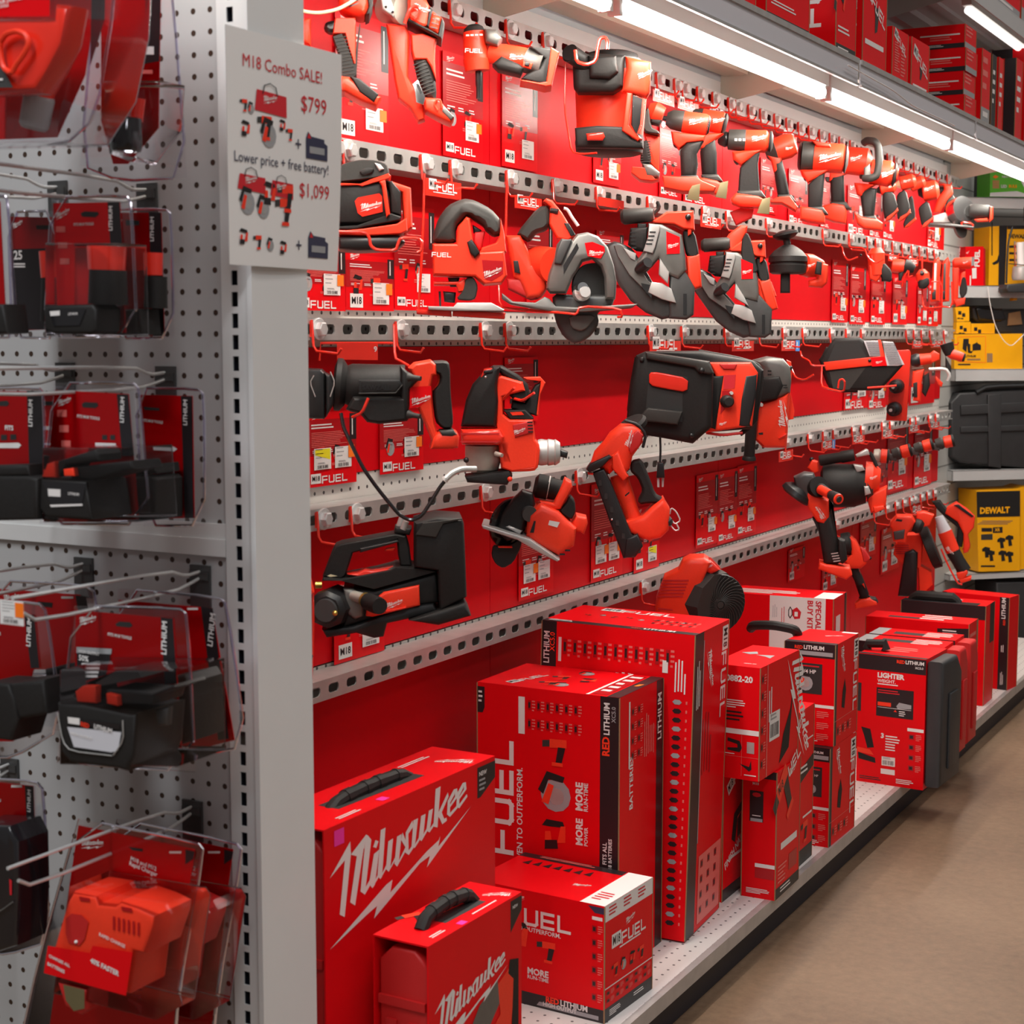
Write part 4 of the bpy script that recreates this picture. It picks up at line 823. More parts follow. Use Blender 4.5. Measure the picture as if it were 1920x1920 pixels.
def pistol(name, label, crop, X, nose, tail, r, grip, foot, bands, ga=None, extra=(), trig=None, logo=None, yaw=0, group=None, grip_m=RB, cat='power tool', foot_m=TR, k=1.0):
    """drill or driver: barrel from nose to tail, grip polygon, battery foot polygon"""
    t = Tool(name, label, crop, ((nose[0]+tail[0])/2, (nose[1]+tail[1])/2), X, yaw, cat, group)
    t.part('barrel', c(TR, nose, tail, bands['red'], 22), *extra); 
    if 'nose' in bands: t.part('gear_case', c(bands.get('nm', RL_), nose, tail, bands['nose'], 22))
    if 'chuck' in bands: t.part('chuck', c(BK, nose, tail, bands['chuck'], 18))
    if 'back' in bands: t.part('rear_cap', c(RB, nose, tail, bands['back'], 22))
    if ga: t.part('trigger_housing', p(TR, ga, 40*k, 0, 8*k))
    t.part('grip', p(grip_m, grip, 42*k, 0, 11*k, 0))
    if foot:
        G = sorted(pts(grip), key=lambda q: -q[1])[:2]; xa, xb = sorted((G[0][0], G[1][0])); yb = min(G[0][1], G[1][1]); t.part('battery_neck', p('rubber_light', [(xa-8, yb-12), (xb+10, yb-16), (xb+62, yb+58), (xa-4, yb+50)], 60*k, 2, 6*k))
    if trig: t.part('trigger', p(BK, trig, 22*k, 0, 6*k, 1))
    if foot: t.part('foot', p(foot_m, foot, 74*k, 0, 7*k))
    if logo: t.part('logo', lg(*logo[:3], logo[3], r))
    return t
t = Tool('grease_gun', 'red tool with ribbed black grip hanging right of the vacuum canister', 'C', (120, 700), .15)
t.part('housing', c(TR, (80, 460), (230, 520), '0,70 .4,110 1,85', 20), p(RB, '110,560 220,570 190,620 110,600', 40)); t.part('grip', p(RL_, '30,500 90,430 110,640 190,680 200,720 60,700 20,640', 44, 0, 8, 1), p(RB, '10,790 80,760 120,1000 0,1010', 46, 0, 10, 1), ribs(RL_, 50, 790, 60, 990, 9, 5, 55, 22)); t.part('foot', p(GM, '20,1010 110,1020 200,1100 190,1150 60,1140', 70, 0, 6), p(TR, '-80,1040 60,1050 150,1160 190,1165 120,1185 0,1170 -90,1100', 68, 0, 5)); t.part('back_frame', p(TR, '20,640 60,690 200,730 190,1080 100,990 60,780', 30, -10, 5))
t = pistol('impact_driver', 'red impact driver with black nose, leftmost of the drivers on the top row', 'C', .17, (230, 540), (690, 620), 44, '400,870 470,790 640,770 570,900 580,1010 560,1150 410,1140', '220,1130 410,1140 560,1140 620,1180 760,1240 740,1290 430,1290 240,1250', {'red': '.42,1 .44,105 .9,112 .98,100 1,60', 'nose': '.08,60 .14,80 .2,95 .44,104 .46,100', 'chuck': '0,22 .1,26 .12,60', 'back': '.93,100 .97,104 1.02,70'}, '310,680 660,720 640,780 470,800 390,860 330,800', logo=(480, 640, 170, 0), trig='330,740 390,740 395,800 370,850 330,820', extra=(slots(BK, 690, 610, 680, 650, 3, 9, 5, 44),))
t.part('work_light', bl('led', 235, 615, 18, 20, (1, 1, 1.6))); t.part('belt_clip', p('clip_brass', '520,1240 600,1220 590,1390 465,1375 490,1290', 3, 52, .8))
t = pistol('impact_driver', 'second red impact driver, its nose tucked behind the leftmost one', 'C', .14, (500, 520), (860, 600), 44, '600,880 640,800 750,760 770,900 770,1140 620,1130', '560,1150 640,1150 770,1180 880,1260 860,1330 760,1320 580,1230', {'red': '.3,1 .32,100 .9,108 1,60', 'nose': '.05,60 .1,80 .34,100', 'back': '.92,100 .97,106 1.03,70'}, '590,690 840,700 720,790 650,860 590,850', logo=(720, 620, 130, 0))
t.part('belt_clip', p('clip_brass', '800,1210 880,1190 860,1370 750,1350 780,1270', 3, 52, .8))
t = pistol('hammer_drill', 'red hammer drill with ribbed black chuck and brass belt clip', 'C', .17, (780, 750), (1310, 780), 42, '1000,1040 1150,900 1200,890 1180,1000 1200,1310 980,1290 990,1130', '905,1360 960,1300 1180,1330 1290,1390 1180,1440 1000,1430 920,1400', {'red': '.5,1 .52,105 .9,112 1,60', 'nose': '.18,60 .2,100 .5,108 .53,100', 'chuck': '0,40 .04,60 .14,78 .18,70', 'back': '.96,100 1,108 1.04,60'}, '920,880 1240,860 1150,920 1010,1020 930,960', logo=(1110, 800, 160, 0), trig='930,900 1000,905 1010,990 970,1015 935,980')
t.part('selector_ring', slots('print_white', 960, 780, 1040, 780, 3, 14, 12, 44)); t.part('belt_clip', p('clip_brass', '1220,1370 1300,1350 1290,1520 1165,1510 1195,1430', 3, 52, .8)); t.part('battery_rail', p('case_red', '900,1480 1000,1440 1140,1450 1120,1530 960,1610', 40, -20, 3))
t = pistol('angle_impact_wrench', 'red tool with black stub nose and long slanted grip, right of the hammer drill', 'C', .15, (1250, 900), (1560, 790), 40, '1330,980 1420,960 1460,1120 1500,1330 1380,1340 1350,1150', '1300,1380 1370,1340 1500,1330 1580,1440 1560,1480 1420,1400 1310,1400', {'red': '.3,1 .32,115 .75,125 .95,100 1,60', 'nose': '.02,50 .1,85 .34,120 .36,110'}, '1270,920 1420,940 1400,1080 1340,1090 1310,970', trig='1330,980 1385,975 1390,1050 1345,1065', logo=(1450, 880, 80, 0))
t = pistol('impact_wrench', 'large red impact wrench with wide black collar, centre of the top row', 'D', .17, (-20, 760), (480, 790), 50, '80,1050 190,950 250,940 220,1290 80,1290', '0,1270 80,1280 220,1310 250,1370 250,1440 150,1430 0,1400', {'red': '.3,1 .32,145 .9,145 1,60', 'nose': '.04,100 .08,150 .3,140 .34,130', 'chuck': '0,90 .02,125 .06,150', 'back': '.93,130 .96,150 1.01,60'}, '0,900 300,900 180,980 80,1030 20,960', trig='30,940 90,950 80,1010 40,1010', logo=(180, 850, 230, 0), extra=(p(TR, '120,620 300,650 310,690 170,680', 50, 10, 6),))
t = pistol('impact_wrench', 'second large red impact wrench, directly left of the D-handled drill', 'D', .14, (440, 800), (720, 830), 50, '300,960 440,940 450,1240 310,1240', '210,1270 330,1240 440,1260 470,1320 460,1440 330,1420 250,1390', {'red': '.05,1 .07,135 .8,140 .9,100 1,50', 'back': '.76,130 .8,142 .86,90'}, '300,930 470,940 330,1010 290,1020', trig='245,970 300,970 310,1030 260,1020', logo=(500, 840, 130, 8))
t = pistol('d_handle_drill', 'red drill with big black D-shaped side handle, top row', 'D', .19, (560, 900), (980, 950), 50, '600,1130 700,1080 770,1090 740,1380 630,1380', '540,1330 640,1380 780,1400 830,1440 820,1510 640,1490 570,1440', {'red': '.3,1 .35,120 .8,130 1,60', 'nose': '.1,60 .12,80 .34,100', 'back': '.88,110 .92,125 1,40'}, '540,1030 760,1050 650,1120 640,1180 570,1150', trig='565,1070 640,1080 640,1160 580,1160', logo=(810, 1000, 150, 10))
t.part('d_handle', u(RL_, '640,1000,60 700,1010,70 770,980,70 790,850,70 780,680,70 740,640,70 670,630,60 640,650,50', 38, sm=2, n=12)); t.part('handle_clamp', p(GM, '640,900 700,860 710,990 640,1020', 30, 55, 4))
def mini(name, label, crop, X, nose, tail, r, grip, edge, logo=None, nosem=RB):
    t = Tool(name, label, crop, ((nose[0]+tail[0])/2, (nose[1]+tail[1])/2), X)
    t.part('barrel', c(TR, nose, tail, '.2,%g .25,%g .85,%g 1,%g' % (r*.7, r, r, r*.6), 18)); t.part('chuck', c(nosem, nose, tail, '0,%g .1,%g .24,%g' % (r*.3, r*.5, r*.75), 14)); t.part('grip', p(RB, grip, 36, 0, 10, 1)); t.part('grip_edge', p(TR, edge, 38, 0, 5))
    if logo: t.part('logo', lg(*logo))
    return t
mini('compact_driver', 'small red driver with grey teardrop grip, first right of the D-handled drill', 'D', .16, (760, 1110), (960, 1060), 60, '830,1120 940,1120 980,1280 960,1330 850,1410 820,1250', '975,1280 985,1310 900,1400 850,1415 870,1370 940,1320', (880, 1090, 60, 0, 28))
mini('compact_driver', 'small red driver with cream tag on its nose, second right of the D-handled drill', 'D', .15, (960, 1050), (1160, 1000), 70, '970,1140 1060,1090 1105,1290 1090,1350 980,1420 960,1250', '1100,1290 1110,1330 1030,1400 980,1425 1000,1370 1070,1330', (1030, 1040, 80, 5, 28), 'cream')
mini('compact_ratchet', 'small red driver leaning back, third right of the D-handled drill', 'D', .13, (1060, 1080), (1250, 1000), 60, '1080,1180 1130,1150 1160,1380 1130,1420 1040,1490 1030,1430 1090,1330', '1155,1370 1165,1400 1090,1470 1040,1490 1060,1450 1130,1390', None, 'cream')
mini('compact_driver', 'small red driver with large script wordmark, fourth right of the D-handled drill', 'D', .15, (1180, 1130), (1390, 1090), 95, '1200,1260 1280,1200 1330,1370 1310,1410 1220,1480 1180,1300', '1325,1370 1330,1400 1260,1470 1215,1485 1240,1430 1300,1390', (1240, 1130, 110, 12, 30))
t = Tool('cordless_saw', 'small red circular saw with silver guard at the far end of the top row', 'D', (1500, 1300), .16)
t.part('body', p(TR, '1430,1040 1520,1060 1530,1130 1480,1200 1400,1330 1330,1330 1380,1180 1440,1100', 50, 0, 8), c(RB, (1390, 1110), (1490, 1110), '0,40 1,40', 14), p(RL_, '1470,1200 1530,1150 1560,1200 1480,1310 1440,1320', 46, 0, 8)); t.part('blade_guard', c('chrome', (1560, 1330), (1640, 1300), '0,130 .3,140 1,135', 26, 10, 40)); t.part('blade', c(GM, (1590, 1480), (1610, 1475), '0,110 1,110', 26, 20, 24)); t.part('battery_grip', c(RB, (1690, 1320), (1900, 1330), '0,65 .1,75 .9,75 1,60', 18, 20, 20), p(TR, '1900,1270 1930,1280 1930,1400 1890,1430', 50, 20, 4), p(TR, '1740,1400 1870,1390 1880,1420 1770,1425', 50, 20, 3)); t.part('base_plate', p(DM, '1280,1440 1520,1450 1740,1480 1730,1500 1500,1480 1280,1470', 90, 30, 3))
t.part('arm', p('zinc', '1330,1360 1540,1300 1545,1430 1330,1430', 30, 5, 4), u('gloss_red', '1610,1430,60 1730,1450,60 1720,1500,60 1620,1480,60', 9, closed=True)) 
# --- second row
t = Tool('sheet_sander', 'black and red palm sander on a wire shelf beside the sale sign', 'E', (700, 700), .15)
t.part('body', p(RB, '415,500 640,480 800,470 860,560 870,760 830,810 640,850 430,850 415,700', 95, 0, 16), p(TR, '780,490 830,470 870,760 840,790 800,520', 60, 26, 4), fl('gloss_red', '575,650 600,620 780,585 805,610 810,740 640,780 600,750', 49), lg(620, 740, 190, 2, 50)); t.part('top_grip', p(RL_, '410,470 420,380 480,320 620,290 760,295 850,330 870,400 860,440 700,470 415,500', 100, 0, 30, 1), p(RB, '610,400 680,365 740,380 720,420 640,440', 6, 51, 3, 1), p('zinc', '740,330 790,345 820,380 780,400', 8, 50, 2)); t.part('trim', p(TR, '415,495 620,505 700,470 860,415 880,440 860,460 720,500 640,525 600,515 415,520', 102, 0, 3))
t.part('rear_frame', p(TR, '890,470 1050,525 1065,860 1000,920 940,860 990,800 975,570 900,540', 60, 0, 8), p(RB, '840,470 890,470 965,560 970,770 880,740 870,580', 70, 0, 6)); t.part('skirt', p(RB, '425,860 600,850 880,750 970,780 960,810 650,870 580,890 430,890', 100, 0, 8), p(TR, '425,900 650,880 930,840 1010,790 1020,900 960,925 700,940 440,930', 104, 0, 5)); t.part('pad', p(BK, '430,945 960,940 1000,990 930,1050 600,1065 440,1050', 100, 0, 8))
t = Tool('shelf_hook', 'red wire shelf under the palm sander', 'E', (800, 1000), .17, cat='hook'); t.part('wire', u('gloss_red', '420,910,60 670,915,60 700,960,60 710,1030,60 760,1065,60 920,1070,60 945,1000,60 960,965,60 1110,965,60 1140,1000,60 1135,1070,60 1100,1085,60', 13))
t = Tool('jigsaw', 'red jigsaw with arched black grip standing on a red wire tray', 'E', (1550, 1000), .17)
t.part('housing', p(TR, '1240,1000 1440,1000 1455,860 1530,770 1560,790 1590,1000 1640,1070 1850,1060 1875,1270 1830,1340 1680,1350 1600,1280 1245,1270', 78, 0, 10), fl('print_dark', '1660,1140 1840,1150 1840,1260 1740,1320 1680,1300', 39.2), lg(1675, 1300, 170, 10, 40), lg(1240, 1110, 160, -2, 40, 'print_white', FUEL))
t.part('grip', p(RL_, '1240,990 1250,900 1290,780 1370,670 1500,610 1600,625 1740,700 1820,790 1835,860 1820,920 1760,935 1690,880 1680,850 1590,790 1560,760 1530,760 1440,850 1440,1000', 66, 0, 18, 1)); t.part('handle_back', p(TR, '1820,780 1850,900 1870,1070 1640,1080 1660,1030 1780,990 1810,930', 58, 0, 8), p('case_red', '1600,900 1690,890 1660,1030 1640,1060 1590,980', 40, 0, 4)); t.part('trigger', p(BK, '1580,830 1660,880 1630,910 1590,900', 24, 0, 5))
t.part('battery_latch', p(RB, '1535,990 1575,965 1645,1080 1600,1125 1560,1080', 20, 36, 4)); t.part('shoe_mount', p(RB, '1370,1285 1470,1285 1450,1360 1390,1360', 50), p(RL_, '1520,1290 1590,1280 1630,1360 1610,1460 1560,1480 1440,1470 1500,1400', 60, 0, 8, 1), p(BK, '1330,1400 1440,1410 1430,1500 1340,1490', 30), p(TR, '1250,1320 1470,1320 1520,1290 1520,1400 1460,1410 1440,1350 1250,1350', 56, 0, 4))
t.part('base_plate', p('galv', '1200,1530 1420,1535 1450,1500 1740,1500 1850,1560 1840,1575 1400,1570 1210,1560', 78, 0, 3)); t.part('blade', p(DM, '1290,1400 1310,1400 1315,1560 1300,1560', 3, 0, 0))
t = Tool('tray_hook', 'red flat tray hook the jigsaw stands on', 'E', (1500, 1590), .15, cat='hook'); t.part('tray', p('gloss_red', '1105,1560 1400,1565 1405,1620 1110,1600', 60, 20, 3), p('gloss_red', '1415,1570 1860,1585 1850,1640 1410,1615', 60, 20, 3)); t.part('hanger', u('gloss_red', '1165,380,-20 1160,700,-20 1145,1100,-10 1120,1560,0', 12))
t = Tool('circular_saw', 'large red circular saw with grey blade guard and black rear grip', 'F', (800, 1100), .20)
t.part('upper_guard', p(GM, '570,1200 590,1080 640,940 660,830 700,780 790,790 830,740 920,725 1010,760 1090,850 1140,1000 1165,1140 1155,1290 1070,1290 1060,1100 1030,1010 960,950 880,970 830,1060 800,1100 740,1240 600,1240', 62, 30, 12), fl('print_red', '895,820 960,810 1060,850 1065,890 1030,950 920,930', 62), lg(920, 925, 130, -10, 63), fl(BK, '830,820 845,860 760,1000 720,1080 715,1010', 62), p(DM, '700,790 790,790 700,1000 640,990 660,880', 12, 62, 3)); t.part('blade', c(DM, (960, 1180), (975, 1180), '0,200 1,200', 30, 12, 18))
t.part('arbor', c('zinc', (860, 1240), (900, 1230), '0,70 .5,70 .6,45 1,45', 18, 30, 70), c('chrome', (850, 1200), (880, 1195), '0,50 1,46', 16, 40, 66)); t.part('lower_guard', p(DM, '620,1240 800,1250 1160,1250 1130,1350 1000,1400 1020,1490 960,1590 880,1650 800,1665 720,1610 660,1510 630,1400', 26, 20, 8, 1), p(GM, '760,1420 1000,1420 920,1530 860,1560 780,1530', 6, 36, 2, 1)); t.part('motor', c(TR, (440, 960), (640, 1000), '0,130 .3,150 1,150', 24, -40, 20), p(TR, '220,740 350,740 410,860 450,990 560,1010 570,1200 520,1270 400,1280 340,1130 290,1100 240,850', 80, -20, 10), p('case_red', '230,1110 350,1110 400,1180 500,1280 430,1290 240,1200', 70, -20, 6)); t.part('vent', p(BK, '290,960 330,960 350,1070 300,1060', 4, 22, 1), parent=t.t)
t.part('handle', p(TR, '540,450 570,420 620,440 700,540 760,640 820,740 760,790 660,770 590,640 600,500', 56, -10, 10)); t.part('grip', p(RL_, '310,720 500,490 590,480 610,640 560,700 480,720 420,800 350,760', 56, -10, 20, 1)); t.part('safety_button', c(BK, (610, 530), (670, 540), '0,25 1,22', 12, 15, 20)); t.part('hex_key', u('zinc', '720,520,40 750,530,40 790,600,40 840,670,40', 13)); t.part('depth_lever', p(BK, '720,640 760,640 820,740 780,750', 10, 20, 2))
t.part('base_plate', p(GM, '200,1240 290,1310 480,1320 560,1270 600,1290 650,1350 840,1360 1340,1330 1300,1360 900,1400 640,1400 260,1330 200,1290', 120, 10, 4))
t = Tool('shelf_hook', 'red wire cradle under the circular saw', 'F', (1000, 1380), .25, cat='hook'); t.part('wire', u('gloss_red', '150,1100,-40 160,1350,-30 300,1370,0 760,1410,60 830,1420,60 860,1350,60 1200,1370,60 1215,1440,60 1180,1440,50', 11)); t.part('hanger', u('gloss_red', '215,240,-60 210,420,-60 205,700,-60 160,1100,-50', 12))
def bandsaw(label, crop, ax, X, q):
    t = Tool('band_saw', label, crop, ax, X); S = lambda z: ' '.join('%g,%g' % (q(x, y)) for x, y in pts(z))
    t.part('band_cover', p(DM, S('1080,820 1150,790 1200,800 1300,850 1380,960 1480,1140 1600,1250 1680,1330 1650,1440 1560,1460 1420,1400 1290,1300 1180,1150 1100,960'), 30, 0, 8), p(GM, S('1150,830 1220,830 1330,940 1440,1130 1600,1250 1680,1330 1660,1320 1540,1280 1400,1200 1280,1080 1180,920'), 16, 20, 5), p('galv', S('1230,850 1340,900 1330,960 1290,940'), 4, 30, 1), p('galv', S('1470,1140 1560,1150 1640,1200 1680,1320 1560,1290 1440,1230'), 6, 30, 2), fl(BK, S('1380,1150 1480,1170 1470,1280 1400,1200'), 31))
    t.part('frame', p(GM, S('1440,640 1560,650 1730,740 1760,920 1770,1040 1700,1120 1600,1080 1530,940 1480,1000 1400,1080 1330,980 1400,880 1440,760'), 60, 0, 8), p('galv', S('1450,650 1540,660 1540,700 1500,850 1480,900 1400,880 1440,760'), 10, 32, 2), p('galv', S('1540,940 1620,1060 1610,1160 1530,1080'), 14, 34, 3), p(DM, S('1620,1040 1740,1010 1840,1190 1830,1420 1770,1460 1620,1450'), 56, -4, 6), fl(BK, S('1740,1240 1770,1240 1770,1420 1740,1420'), 25), slots(BK, *q(1480, 720), *q(1450, 820), 4, 26, 6, 38), p(RB, S('1290,680 1440,670 1420,880 1340,870 1270,820'), 50, 0, 8), slots(BK, *q(1310, 720), *q(1320, 850), 5, 22, 5, 26), fl('print_red', S('1595,710 1710,760 1710,900 1600,905'), 31)); t.part('logo', lg(*q(1605, 860), 100, 5, 32))
    t.part('knob', c(BK, q(1350, 1040), q(1440, 980), '0,30 .3,45 1,45', 14, 30, 60)); t.part('motor', p(TR, S('1480,620 1600,540 1830,530 1840,700 1740,690 1660,650 1500,640'), 70, -10, 10), bl(BK, *q(1780, 590), 26, 30)); t.part('rear_grip', p(RB, S('1740,690 1840,700 1880,900 1860,950 1770,920 1740,760'), 48, -10, 12, 1), p(TR, S('1800,560 1835,580 1810,730 1780,750 1780,600'), 30, 6, 4)); t.part('battery_mount', p(TR, S('1770,920 1880,900 1900,1180 1840,1200 1780,1150'), 60, -14, 6)); t.part('front_grip', c(RL_, q(1210, 580), q(1490, 560), '0,50 .1,68 .9,62 1,45', 20, 0, 10), p(RB, S('1350,640 1430,640 1420,720 1350,720'), 40, 0, 4), u(RB, S('1490,560 1540,500 1520,450'), 16))
    return t
bandsaw('grey band saw with wide black blade cover, left of the other band saw', 'F', (1500, 950), .20, lambda x, y: (x, y))
t = bandsaw('second band saw, partly hidden behind the first, with tilted red back handle', 'G', (800, 900), .17, lambda x, y: (500+(x-1200)*1.02+(60 if y > 1100 else 0), 515+(y-560)*1.05))
t.part('loop_handle', p(TR, '700,560 780,420 900,330 970,340 960,400 900,520 850,640 840,800 940,830 1060,830 1210,900 1260,1040 1120,1150 1020,1110 940,900 780,900 720,740', 56, -20, 9)); t.part('long_grip', p(RB, '910,480 960,400 1010,500 1050,700 1080,800 990,830 920,780 900,600', 50, 6, 12, 1)); t.part('drip', slots(TR, 1120, 880, 1200, 1000, 4, 40, 10, 10))
t = Tool('polisher', 'black round-headed polisher with top knob, alone on the middle panel', 'G', (1400, 700), .16)
t.part('head', c(RB, (1370, 820), (1375, 530), '0,150 .05,180 .3,188 .34,178 .38,178 .42,195 .6,190 .8,140 .92,90 1,50', 32)); t.part('knob', c(RB, (1370, 540), (1340, 385), '0,35 .4,35 .5,90 .7,128 .85,125 1,60', 24)); t.part('motor', c(TR, (1520, 720), (1690, 750), '0,110 .4,120 1,90', 22, -20, -60), lg(1570, 760, 80, 10, 20), p(TR, '1640,680 1780,720 1770,900 1720,950 1580,940 1580,880 1660,860', 56, -60, 8)); t.part('nozzle', p(RB, '1300,790 1395,790 1395,1010 1295,1010', 40, 0, 5))
t.part('switch', p(RB, '1660,690 1715,700 1705,830 1640,820', 20, 0, 4))
t = Tool('compact_sander', 'small red rounded tool with grey sideways grip inside a wire loop, second row', 'H', (720, 450), .14)
t.part('body', c(TR, (700, 540), (690, 255), '0,85 .3,88 .8,90 1,50', 22), p(TR, '620,440 770,440 740,560 700,620 620,580', 40), fl('print_grey', '650,330 720,330 720,400 650,400', 22)); t.part('grip', p(RB, '770,400 860,500 860,620 760,600 720,500', 40, 0, 10, 1)); t.part('foot', p(DM, '640,560 700,540 700,600 640,600', 30), c(BK, (750, 590), (790, 590), '0,20 1,20', 10))
t = Tool('loop_hook', 'red wire double-loop hook round the small sideways-gripped tool', 'H', (500, 330), .10, cat='hook'); t.part('wire', u('gloss_red', '130,150,0 150,210,10 330,230,30 350,340,50 400,400,60 500,360,60', 9), u('gloss_red', '400,200,0 410,250,10 570,260,30 600,360,60 680,430,60 770,380,60', 9)); t.part('tip', bl(BK, 530, 340, 14, 60))
t = Tool('compact_polisher', 'small red round-nosed tool with black curved grip, far end of the second row', 'H', (960, 480), .13)
t.part('body', c(TR, (850, 440), (990, 450), '0,20 .1,70 .7,75 1,70', 20)); t.part('grip', c(RB, (990, 440), (1100, 480), '0,72 .5,70 1,40', 18), p(RB, '930,520 990,500 960,600 930,600', 30, 0, 6)); t.part('bracket', u('gloss_red', '970,660,20 990,560,30 1040,480,30 1030,570,30 1080,550,30', 8))
t = Tool('compact_polisher', 'small red and black round tool facing the camera, far end of the second row', 'H', (1200, 580), .13); t.part('body', c(TR, (1190, 600), (1180, 480), '0,70 .6,70 1,30', 20), c(BK, (1180, 530), (1175, 515), '0,24 1,18', 12, 40, 60)); t.part('grip', p(RB, '1130,600 1250,560 1260,640 1210,690 1140,680', 50, 0, 12, 1))
for k, (x0, lb, mm_) in enumerate([(1265, 'long red tool with silver strip, left one in the far wire cradle', 'zinc'), (1365, 'tall red stapler-like tool in the middle of the far wire cradle', DM)]):
    t = Tool('crown_stapler', lb, 'H', (x0+60, 600), .15); t.part('body', p(TR, '%d,400 %d,350 %d,420 %d,560 %d,820 %d,830' % (x0+35, x0+90, x0+115, x0+100, x0+95, x0), 44, 0, 8), p(mm_, '%d,420 %d,420 %d,700 %d,700' % (x0+45, x0+68, x0+62, x0+35), 6, 24, 1)); t.part('lever', p(BK, '%d,730 %d,700 %d,800 %d,800' % (x0+20, x0+60, x0+60, x0+20), 8, 22, 2)); t.part('magazine', p('case_red', '%d,560 %d,560 %d,820 %d,820' % (x0+96, x0+108, x0+104, x0+90), 30, 0, 3))
t = Tool('compact_nailer', 'small red nailer with black grip, right one in the far wire cradle', 'H', (1600, 500), .16); t.part('body', c(TR, (1500, 420), (1700, 410), '0,30 .1,55 .6,62 1,60', 20), lg(1610, 430, 60, 10, 22)); t.part('magazine', p(TR, '1500,460 1570,460 1560,840 1500,860', 34, 0, 6)); t.part('grip', p(RB, '1600,560 1640,560 1665,720 1600,800 1570,720', 36, 0, 9, 1), p(TR, '1590,520 1640,500 1640,600 1590,700 1570,640', 30, 0, 5)); t.part('foot', p(TR, '1510,800 1640,780 1630,850 1540,880', 44, 0, 5))
t = Tool('cradle_hook', 'red wire cradle under the three long red tools', 'H', (1350, 800), .17, cat='hook'); t.part('wire', u('gloss_red', '1180,340,-20 1180,800,0 1200,890,20 1300,895,60 1380,880,90 1500,890,90 1490,620,90', 9), u('gloss_red', '1280,620,90 1390,620,90 1390,880,90', 7))
# --- third row
t = Tool('reciprocating_saw', 'black and red reciprocating saw pointing left, blade shoe at the nose', 'I', (800, 700), .18)
t.part('gear_housing', c(RB, (470, 650), (1000, 660), '0,150 .1,175 .15,185 1,185', 28), p(RB, '500,850 540,870 620,890 680,960 780,975 1020,950 1030,740 560,740', 84, 0, 14), p(RB, '960,480 1060,560 1130,590 1040,680 1030,940 960,940', 84, 0, 10), p(BK, '610,600 950,600 980,640 920,710 610,715', 8, 43, 1), p(RB, '630,610 940,610 960,640 915,695 630,700', 3, 47, .5), tx('SAWZALL', 640, 680, 240, -1, 48.6, 'black', .04), u(RL_, '610,712,48 920,708,48 978,640,48', 6, sm=0), c(RL_, (1030, 575), (1130, 585), '0,40 .4,24 1,20', 12, 50, 60), c(RL_, (1030, 890), (1125, 905), '0,40 .4,24 1,20', 12, 40, 50))
t.part('nose', c(RB, (390, 640), (500, 650), '0,150 .2,225 .6,225 1,170', 28)); t.part('shoe', p(BK, '160,505 290,510 320,540 320,930 190,925 145,880 145,520', 70, 10, 6), p(BK, '320,540 370,560 410,640 400,800 330,920', 60, 10, 8), u('galv', '370,530,46 410,620,46 370,740,46', 5), u('galv', '235,560,50 200,620,50 245,740,50', 5))
t.part('body', p(TR, '1030,500 1080,455 1220,430 1265,470 1270,560 1240,570 1220,660 1230,760 1250,960 1280,1060 1440,1050 1450,1180 1220,1185 1230,1120 1160,960 1110,840 1030,830 1025,700 1070,570', 70, 0, 12), fl('print_red', '1040,660 1220,650 1225,740 1120,830 1040,840', 35), lg(1050, 820, 180, 6, 36)); t.part('grip', p(RB, '1220,440 1350,435 1385,470 1390,700 1415,960 1400,1020 1320,1020 1260,960 1240,760 1240,690 1290,640 1300,560 1250,540', 56, 0, 16, 1)); t.part('trigger', u(TR, '1255,545,12 1295,560,12 1295,640,12 1250,695,12', 14)); t.part('battery_foot', p(TR, '1240,1080 1290,1040 1440,1040 1460,1080 1450,1170 1400,1185 1215,1185', 78, 0, 8), p(RL_, '1290,1030 1410,1020 1440,1060 1400,1080 1310,1075', 60, 10, 4))
t = Tool('wire_hook', 'red wire hook carrying the reciprocating saw', 'I', (700, 500), .12, cat='hook'); t.part('frame', u('gloss_red', '270,440,0 280,290,0 900,290,0', 12, sm=0), u('gloss_red', '910,130,-10 915,420,10 960,440,30 1030,480,60', 12), u('gloss_red', '560,890,130 640,850,150 690,730,150', 13)); t.part('header_plate', p('gloss_red', '420,290 770,290 770,435 420,430', 2, 4, 0), tx('9', 735, 365, 30, 0, 5.5))
t = Tool('drain_snake', 'red and black drain-cleaning tool with silver drum collar', 'J', (330, 600), .18)
t.part('body', p(TR, '290,200 330,180 430,210 500,230 520,300 400,330 345,350 350,480 400,520 580,520 600,680 620,700 610,900 420,930 330,900 310,700 290,560', 70, 0, 10), p('case_red', '420,560 575,530 580,620 440,660', 6, 35, 2), lg(430, 640, 100, 10, 38), slots(BK, 555, 540, 560, 615, 4, 20, 5, 38), fl('clear', '640,700 650,710 650,720 640,720', 30)); t.part('battery', p(RB, '20,575 60,370 110,250 190,160 270,105 330,110 300,250 310,380 290,580', 84, 6, 14), p('gloss_red', '160,220 200,130 290,115 290,180 270,225', 70, 10, 4), p(BK, '200,140 270,135 268,160 195,165', 6, 47, 2), bl('chrome', 213, 190, 13, 46))
